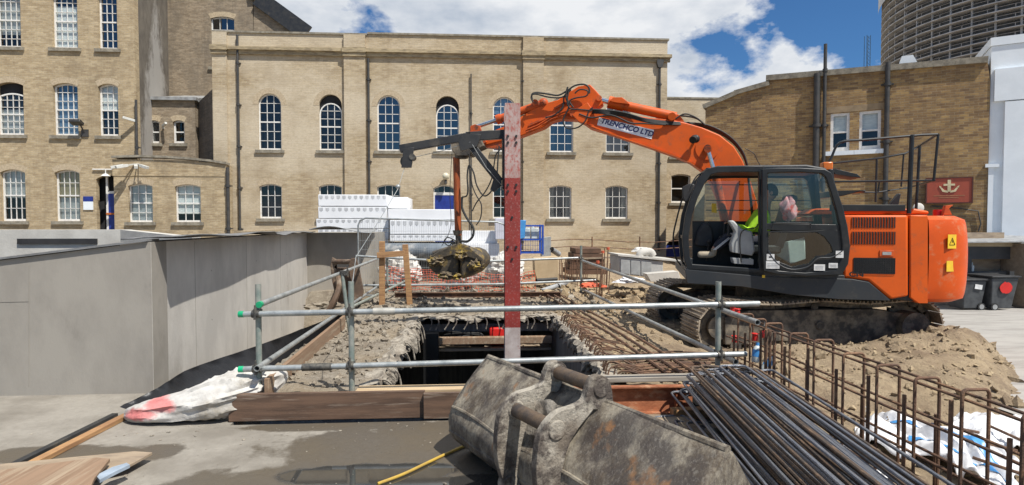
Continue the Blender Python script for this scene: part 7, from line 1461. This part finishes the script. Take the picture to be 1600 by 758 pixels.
# grey generator cabinets
gc = thing('generator', 'grey-white site generator with cabinet doors and curved pipes on top, left of the excavator', 'generator', W(1000, 440, 12.4)); GY = 12.4
q = MB(); px_prism(q, [(968, 401), (1036, 409), (1036, 436), (968, 428)], GY, GY + .9); q.build('housing', M('machine_grey', (.46, .46, .44), (.36, .36, .345), 3, .6), gc, bevel=.01)
for (a, b_) in ((970, 984), (986, 1000), (1002, 1018)): q = MB(); px_prism(q, [(a, 405 + (a - 968) * .1), (b_, 405 + (b_ - 968) * .1), (b_, 427 + (b_ - 968) * .1), (a, 427 + (a - 968) * .1)], GY - .02, GY - .002); q.build('cabinet_door', m_grey, gc, bevel=.004)
q = MB(); a, b_ = W(965, 400, GY), W(1062, 409, GY); q.prism([(a.x, GY - .05, a.z), (b_.x, GY - .05, b_.z), (b_.x, GY + 1, b_.z), (a.x, GY + 1, a.z)], (0, 0, .04)); q.build('lid', m_pale, gc)
q = MB(); q.path(spline([W(1002, 408, GY + .3), W(1000, 398, GY + .3), W(1006, 394, GY + .3), W(1016, 394, GY + .3), W(1020, 400, GY + .3)], 5), .09, 12); q.build('bent_pipe', m_pale, gc)
q = MB(); rumple(q, W(1003, 392, GY + .5), .25, .2, .1, 2, .2, 24, 14); tag(q.build('cement_bag', m_bag, None, loc=W(1003, 395, GY + .5)), 'small pale bag lying on top of the generator', 'bag')
q = MB(); px_prism(q, [(1010, 428), (1060, 424), (1066, 444), (1016, 440)], 11.4, 11.7); tag(q.build('concrete_block', m_pale, None, loc=W(1036, 440, 11.4), bevel=.01), 'pale concrete slab piece in front of the generator', 'concrete block')
q = MB(); p = W(960, 430, 12); rumple(q, W(925, 447, 11.9), .3, .15, .08, 6, .25, 24, 14); tag(q.build('red_sheeting', m_net, None, loc=W(925, 447, 11.9)), 'scrap of orange-red sheeting on the soil below the starter bars', 'sheeting')
q = MB(); rumple(q, W(984, 440, 11.9), .35, .18, .09, 8, .3, 28, 16); tag(q.build('white_sheeting', m_wb, None, loc=W(984, 440, 11.9)), 'scrap of white and dark sheeting in front of the generator', 'sheeting')
# curb and wires at the hall foot
q = MB(); 
for z in (1.05, .8): q.path([(W(850, 380, 20).x + 1.0 * i, 20 + .02 * i, z + .06 * math.sin(i * 1.3)) for i in range(8)], .015, 5)
for i in range(5): q.tube((W(850, 380, 20).x + 1.7 * i, 20, .3), (W(850, 380, 20).x + 1.7 * i, 20, 1.2), .025, 6)
tag(q.build('wire_fence', m_rcage, None, loc=(W(850, 380, 20).x, 20, .3)), 'low two-strand wire fence in front of the right half of the hall', 'fence')
# large orange bag/rags beneath far track kept as soil; second bucket leaning on the wall
m_rb2 = M('brown_rusty_bucket', (.15, .095, .06), (.09, .06, .042), 5, .75, bump=.5, c3=(.34, .27, .2), s3=4, lo3=.52, hi3=.7)
b2 = thing('digging_bucket', 'brown rusty digging bucket standing against the grey stub wall at the left', 'digger bucket', W(545, 480, 10.5)); Y2 = 10.4
q = MB(); px_prism(q, [(519, 402), (525, 405), (527, 420), (546, 430), (550, 452), (548, 470), (540, 480), (525, 486), (510, 482), (522, 455), (518, 435), (516, 415)], Y2 - .03, Y2); px_prism(q, [(545, 412), (549, 403), (556, 404), (560, 414), (565, 440), (568, 456), (562, 476), (550, 482), (548, 470), (552, 450), (546, 430)], Y2 - .35, Y2 - .30); q.build('side_plate', m_rb2, b2, bevel=.008)
q = MB(); q.add([W(a, b_, y) for a, b_, y in ((525, 418, Y2 + .1), (556, 418, Y2 - .2), (566, 445, Y2 - .1), (560, 480, Y2 - .1), (520, 490, Y2 + .2), (528, 450, Y2 + .3))], [(0, 1, 2, 5), (5, 2, 3, 4)]); o = q.build('bucket_back', m_rb2, b2); s_ = o.modifiers.new('solid', 'SOLIDIFY'); s_.thickness = .04
q = MB(); q.tube(W(522, 409, Y2), W(552, 409, Y2 - .3), .045, 14); q.build('lug_pin', m_rb2, b2); q = MB(); q.path(spline([W(512, 488, 10.1), W(522, 470, 10.1), (W(530, 448, 10.2)), W(528, 430, 10.3)], 5), .05, 8); q.build('lip', m_rb2, b2)
q = MB(); rumple(q, G(520, 482, .12), .5, .35, .14, 14, .25, 36, 20); tag(q.build('debris_pile', m_rub, None, loc=G(520, 482, .12)), 'small pile of brown debris at the foot of the rusty bucket', 'debris')
# ================================================================ starter bars bent over the right edge of the opening
rs_ = random.Random(12)
for i in range(52):
    y = 5.15 + 3.3 * (i / 52) ** 1.0 + rs_.uniform(-.03, .03); L_ = rs_.uniform(.14, .42); x = HX1 + .03 + rs_.uniform(-.03, .06); dy = rs_.uniform(-.12, .12)
    z = .20; pts = [(x, y, z - .22), (x + .01, y, z + .0), (x + .05, y + dy * .2, z + .07 + rs_.uniform(0, .05)), (x + L_ * .5, y + dy * .6, z + .06 + rs_.uniform(-.02, .05)), (x + L_, y + dy, z + rs_.uniform(-.01, .05))]
    q = MB(); q.path(spline(pts, 3), .008, 5); tag(q.build('bent_bar', m_rcage, None, loc=(x, y, z)), 'rusty bent reinforcing bar along the right broken edge of the shaft', 'rebar', 'bent bars at the shaft edge')
for i in range(16):
    y = 5.15 + .06 * i + rs_.uniform(-.02, .02); x = 1.30 + rs_.uniform(0, .35); q = MB(); q.path([(x, y, .21), (x + .5, y + rs_.uniform(-.04, .04), .235), (x + 1.0, y + rs_.uniform(-.06, .06), .22)], .009, 6); tag(q.build('straight_bar', m_rcage, None, loc=(x, y, .21)), 'rusty straight bar lying across the soil right of the shaft, behind the channel', 'rebar', 'straight bars on the soil')
for i in range(3): x = 1.75 + .13 * i; q = MB(); q.path([(x, 5.1, .25), (x - .05, 7, .24), (x - .25, 9.5, .24), (x - .35, 11.5, .23)], .016, 6); tag(q.build('long_bar', m_rcage, None, loc=(x, 5.1, .25)), ('leftmost of three long dark bars running back over the soil', 'middle of three long dark bars running back over the soil', 'rightmost of three long dark bars running back over the soil')[i], 'rebar', 'long bars on the soil')
for i in range(13):
    x = -.7 + 1.75 * i / 12 + rs_.uniform(-.04, .04); q = MB(); q.path(spline([(x, HY1 + .1, .16), (x, HY1 - .04, .17), (x + .02, HY1 - .10, .12), (x + rs_.uniform(-.05, .05), HY1 - .12, .02)], 3), .010, 6); tag(q.build('cut_bar', m_mudpl, None, loc=(x, HY1, .16)), 'pale cut bar end hooking out of the far broken edge of the shaft', 'rebar', 'cut bar ends at the far edge')
for i in range(7):
    y = 5.3 + 3.3 * i / 6 + rs_.uniform(-.2, .2); q = MB(); q.path(spline([(HX0 - .1, y, .17), (HX0 + .03, y, .18), (HX0 + .1, y + .03, .10), (HX0 + .13, y + .02, -.02 - rs_.random() * .08)], 3), .010, 6); tag(q.build('cut_bar', m_mudpl, None, loc=(HX0, y, .17)), 'pale cut bar end hooking out of the left broken edge of the shaft', 'rebar', 'cut bar ends at the left edge')
# things just inside the opening
board('shaft_timber', (HX0 + .05, 8.74, -.15), (HX1 - .05, 8.74, -.15), .12, .10, m_plank, 'brown timber waling spanning the far side inside the shaft')
board('shaft_timber', (HX0 + .05, 9.2, -.30), (HX1 - .05, 9.2, -.30), .9, .04, m_ply, 'plywood platform just inside the far side of the shaft')
q = MB()
for k in range(5): q.path([(-.25 + .02 * k + .30 * math.cos(t), 8.95 + .1 * math.sin(t), -.17 + .05 * math.sin(t + k) + .02 * k) for t in [2 * math.pi * j / 20 for j in range(20)]], .013, 5, closed=True)
tag(q.build('cable_coil', m_rubber, None, loc=(-.25, 8.95, -.25)), 'coil of black cable on the platform inside the shaft', 'cable')
q = MB(); q.box2(.22, .52, 8.85, 9.05, -.26, .02); tag(q.build('fuel_can', m_redc, None, loc=(.37, 8.95, -.26), bevel=.03), 'red fuel can on the platform inside the shaft, beside the column', 'fuel can')
q = MB(); q.tube((.05, 8.9, -.16), (.05, 9.0, -.16), .10, 16); q.box2(-.05, .16, 8.86, 9.02, -.26, -.2); tag(q.build('small_pump', m_blk, None, loc=(.05, 8.95, -.26), bevel=.01), 'small black pump on the platform inside the shaft', 'pump')
q = MB(); q.box2(HX0 + .1, HX0 + .32, 8.5, 8.7, -3.4, .0); tag(q.build('shaft_prop', m_blk, None, loc=(HX0 + .2, 8.6, -3.4)), 'dark steel prop standing in the far left corner of the shaft', 'prop')
q = MB(); q.tube((.9, 7.6, -3.4), (.9, 7.6, -.35), .02, 8); tag(q.build('thin_prop', m_galv, None, loc=(.9, 7.6, -3.4)), 'thin pale tube standing inside the shaft right of the column', 'prop')
q = MB()
for k in range(6): q.box2(HX0 + .1, HX1 - .1, 8.78, 8.79, -.55 - .4 * k, -.5 - .4 * k)
# ================================================================ yard at the right
BX, BYd = W(1545, 430, 14.4).x, 14.4; gz_ = yz(0, 14.4)
sh = thing('site_shed', 'dark open-fronted shed with grey sheet roof and ply fascia at the right edge', 'shed', (BX, 15, gz_))
x0, x1 = W(1498, 400, 14.9).x, W(1700, 400, 14.9).x; zr_ = W(1540, 385, 14.9).z
m_shed = M('dark_shed_board', (.045, .048, .052), (.065, .066, .068), 3, .7)
wl = Wall((0, 14.9, 0), (1, 0, 0), (0, 1, 0)); wa = wl.at(1518, 425)[0]; wb2 = wl.at(1578, 425)[0]
make_wall(wl, x0, wl.at(1584, 400)[0], gz_, zr_, [(wa, wb2, wl.at(1540, 424)[1], wl.at(1540, 405)[1], 0)], m_shed, sh, depth=.1); q = MB(); q.box2(x0 + .05, x1, 15.9, 16.0, gz_, zr_); q.build('back_wall', m_dark, sh)
q = MB(); lbox(q, wl, wa - .1, wb2 + .1, .3, .32, 0, 1.4); q.build('interior', m_ply, sh)
q = MB(); p0, p1 = wl.at(1499, 385), wl.at(1578, 378); q.prism([wl.P(p0[0], -.05, p0[1] - .0), wl.P(p1[0] + .2, -.05, p1[1] - .13), wl.P(p1[0] + .3, -.05, p1[1]), wl.P(p0[0], -.05, p0[1] + .12)], (0, .045, 0)); q.build('fascia', M('pale_ply', (.50, .40, .26), (.42, .33, .2), 3, .7), sh)
q = MB(); zt3 = W(1540, 378, 14.8).z; q.add([(x0 - .4, 14.5, zt3 - .02), (x1, 14.5, zt3 + .02), (x1, 15.95, zt3 + .15), (x0 - .4, 15.95, zt3 + .10), (x0 - .4, 14.5, zt3 + .01), (x1, 14.5, zt3 + .05), (x1, 15.95, zt3 + .18), (x0 - .4, 15.95, zt3 + .13)], [(0, 1, 2, 3), (4, 5, 6, 7), (0, 1, 5, 4), (1, 2, 6, 5), (2, 3, 7, 6), (3, 0, 4, 7)]); q.build('roof', m_lead, sh, smooth=False)
q = MB(); xx = wl.at(1592, 400)[0]; q.box2(xx - .25, xx, 14.3, 15.5, gz_, zt3 - .05); q.build('post', m_ply, sh)
p = wl.at(1522, 418); q = MB(); zl_ = wl.at(1540, 424)[1]; q.tube((p[0], 14.96, zl_), (p[0], 14.96, zl_ + .16), .045, 10); q.tube((p[0], 14.96, zl_ + .16), (p[0], 14.96, zl_ + .24), .014, 8); tag(q.build('spray_bottle', m_bot, None, loc=(p[0], 14.96, zl_)), 'white spray bottle standing on the shed window ledge', 'bottle')
def bin_(px, w_, h_, lb, y, lean=0, mark=None):
    x = W(px, 470, y).x; z = yz(0, y) + .003; t = thing('wheelie_bin', lb, 'wheelie bin', (x, y, z), 'wheelie bins by the shed'); m_ = bpy.data.materials.get('black_bin_plastic') or M('black_bin_plastic', (.045, .048, .052), (.075, .08, .083), 5, .55)
    q = MB(); hw_ = w_ / 2; q.add([(x - hw_ * .78 , y - hw_ * .7, z + .05), (x + hw_ * .78, y - hw_ * .7, z + .05), (x + hw_ * .78, y + hw_ * .8, z + .05), (x - hw_ * .78, y + hw_ * .8, z + .05), (x - hw_, y - hw_, z + h_), (x + hw_, y - hw_, z + h_), (x + hw_, y + hw_, z + h_), (x - hw_, y + hw_, z + h_)], [(3, 2, 1, 0), (4, 5, 6, 7), (0, 1, 5, 4), (1, 2, 6, 5), (2, 3, 7, 6), (3, 0, 4, 7)]); q.build('bin_body', m_, t, bevel=.02)
    q = MB(); q.box2(x - hw_ - .04, x + hw_ + .04, y - hw_ - .04, y + hw_ + .06, z + h_ + .003, z + h_ + .05); q.box2(x - hw_ - .02, x + hw_ + .02, y + hw_ + .061, y + hw_ + .1, z + h_ - .02, z + h_ + .03); q.build('lid', m_dkpl, t, bevel=.012)
    for s_ in (-1, 1):
        wx = x + hw_ * (.72 if mark != 'red' else -.60); q = MB(); yy = y - hw_ * .72 if s_ < 0 else y + hw_ * .8; q.tube((wx, yy - .04, z + .1), (wx, yy + .02, z + .1), .10, 18); wq = q.build('wheel', m_rubber, t); q = MB(); q.tube((wx, yy - .045, z + .1), (wx, yy - .0405, z + .1), .065, 14); q.build('hub', m_grey, wq)
    if mark == 'red':
        q = MB(); q.add([Vector((x + .02 + .17 * math.cos(a) * (1 + .15 * hz(a, 1, 3)), y - hw_ * .965 - .012 + .0, z + h_ * .70 + .15 * math.sin(a) * (1 + .2 * hz(a, 2, 3)))) + Vector((0, .05 * (z + h_ * .7 - (z + h_ * .70 + .15 * math.sin(a))), 0)) for a in [2 * math.pi * i / 24 for i in range(24)]], [tuple(range(24))]); q.build('red_paint_spot', m_redc, t, smooth=False)
    else:
        q = MB(); q.box((x + .08, y - hw_ * .97 - .012, z + h_ * .8), (.2, .006, .12), Matrix.Rotation(R(8), 3, 'Y')); q.build('label', m_wst, t, smooth=False)
bin_(1508, .62, .78, 'left black wheelie bin with a white label, beside the shed', 14.35); bin_(1551, .72, .86, 'right black wheelie bin with a red paint spot, in front of the shed', 14.3, mark='red')
q = MB(); px_prism(q, [(1578, 424), (1585, 424), (1585, 452), (1576, 452)], 14.2, 14.3); tag(q.build('yellow_sign', m_darkpaint, None, loc=W(1580, 452, 14.2)), 'dark panel leaning beside the right wheelie bin', 'panel')
# satellite dish shaped pale disc behind the counterweight
q = MB(); p = W(1435, 325, 12.5); q.ball(p, .135, 18, 10, (1, .35, .85)); tag(q.build('pale_disc', m_pale, None, loc=p), 'pale oval disc visible just behind the machine handrail', 'disc')
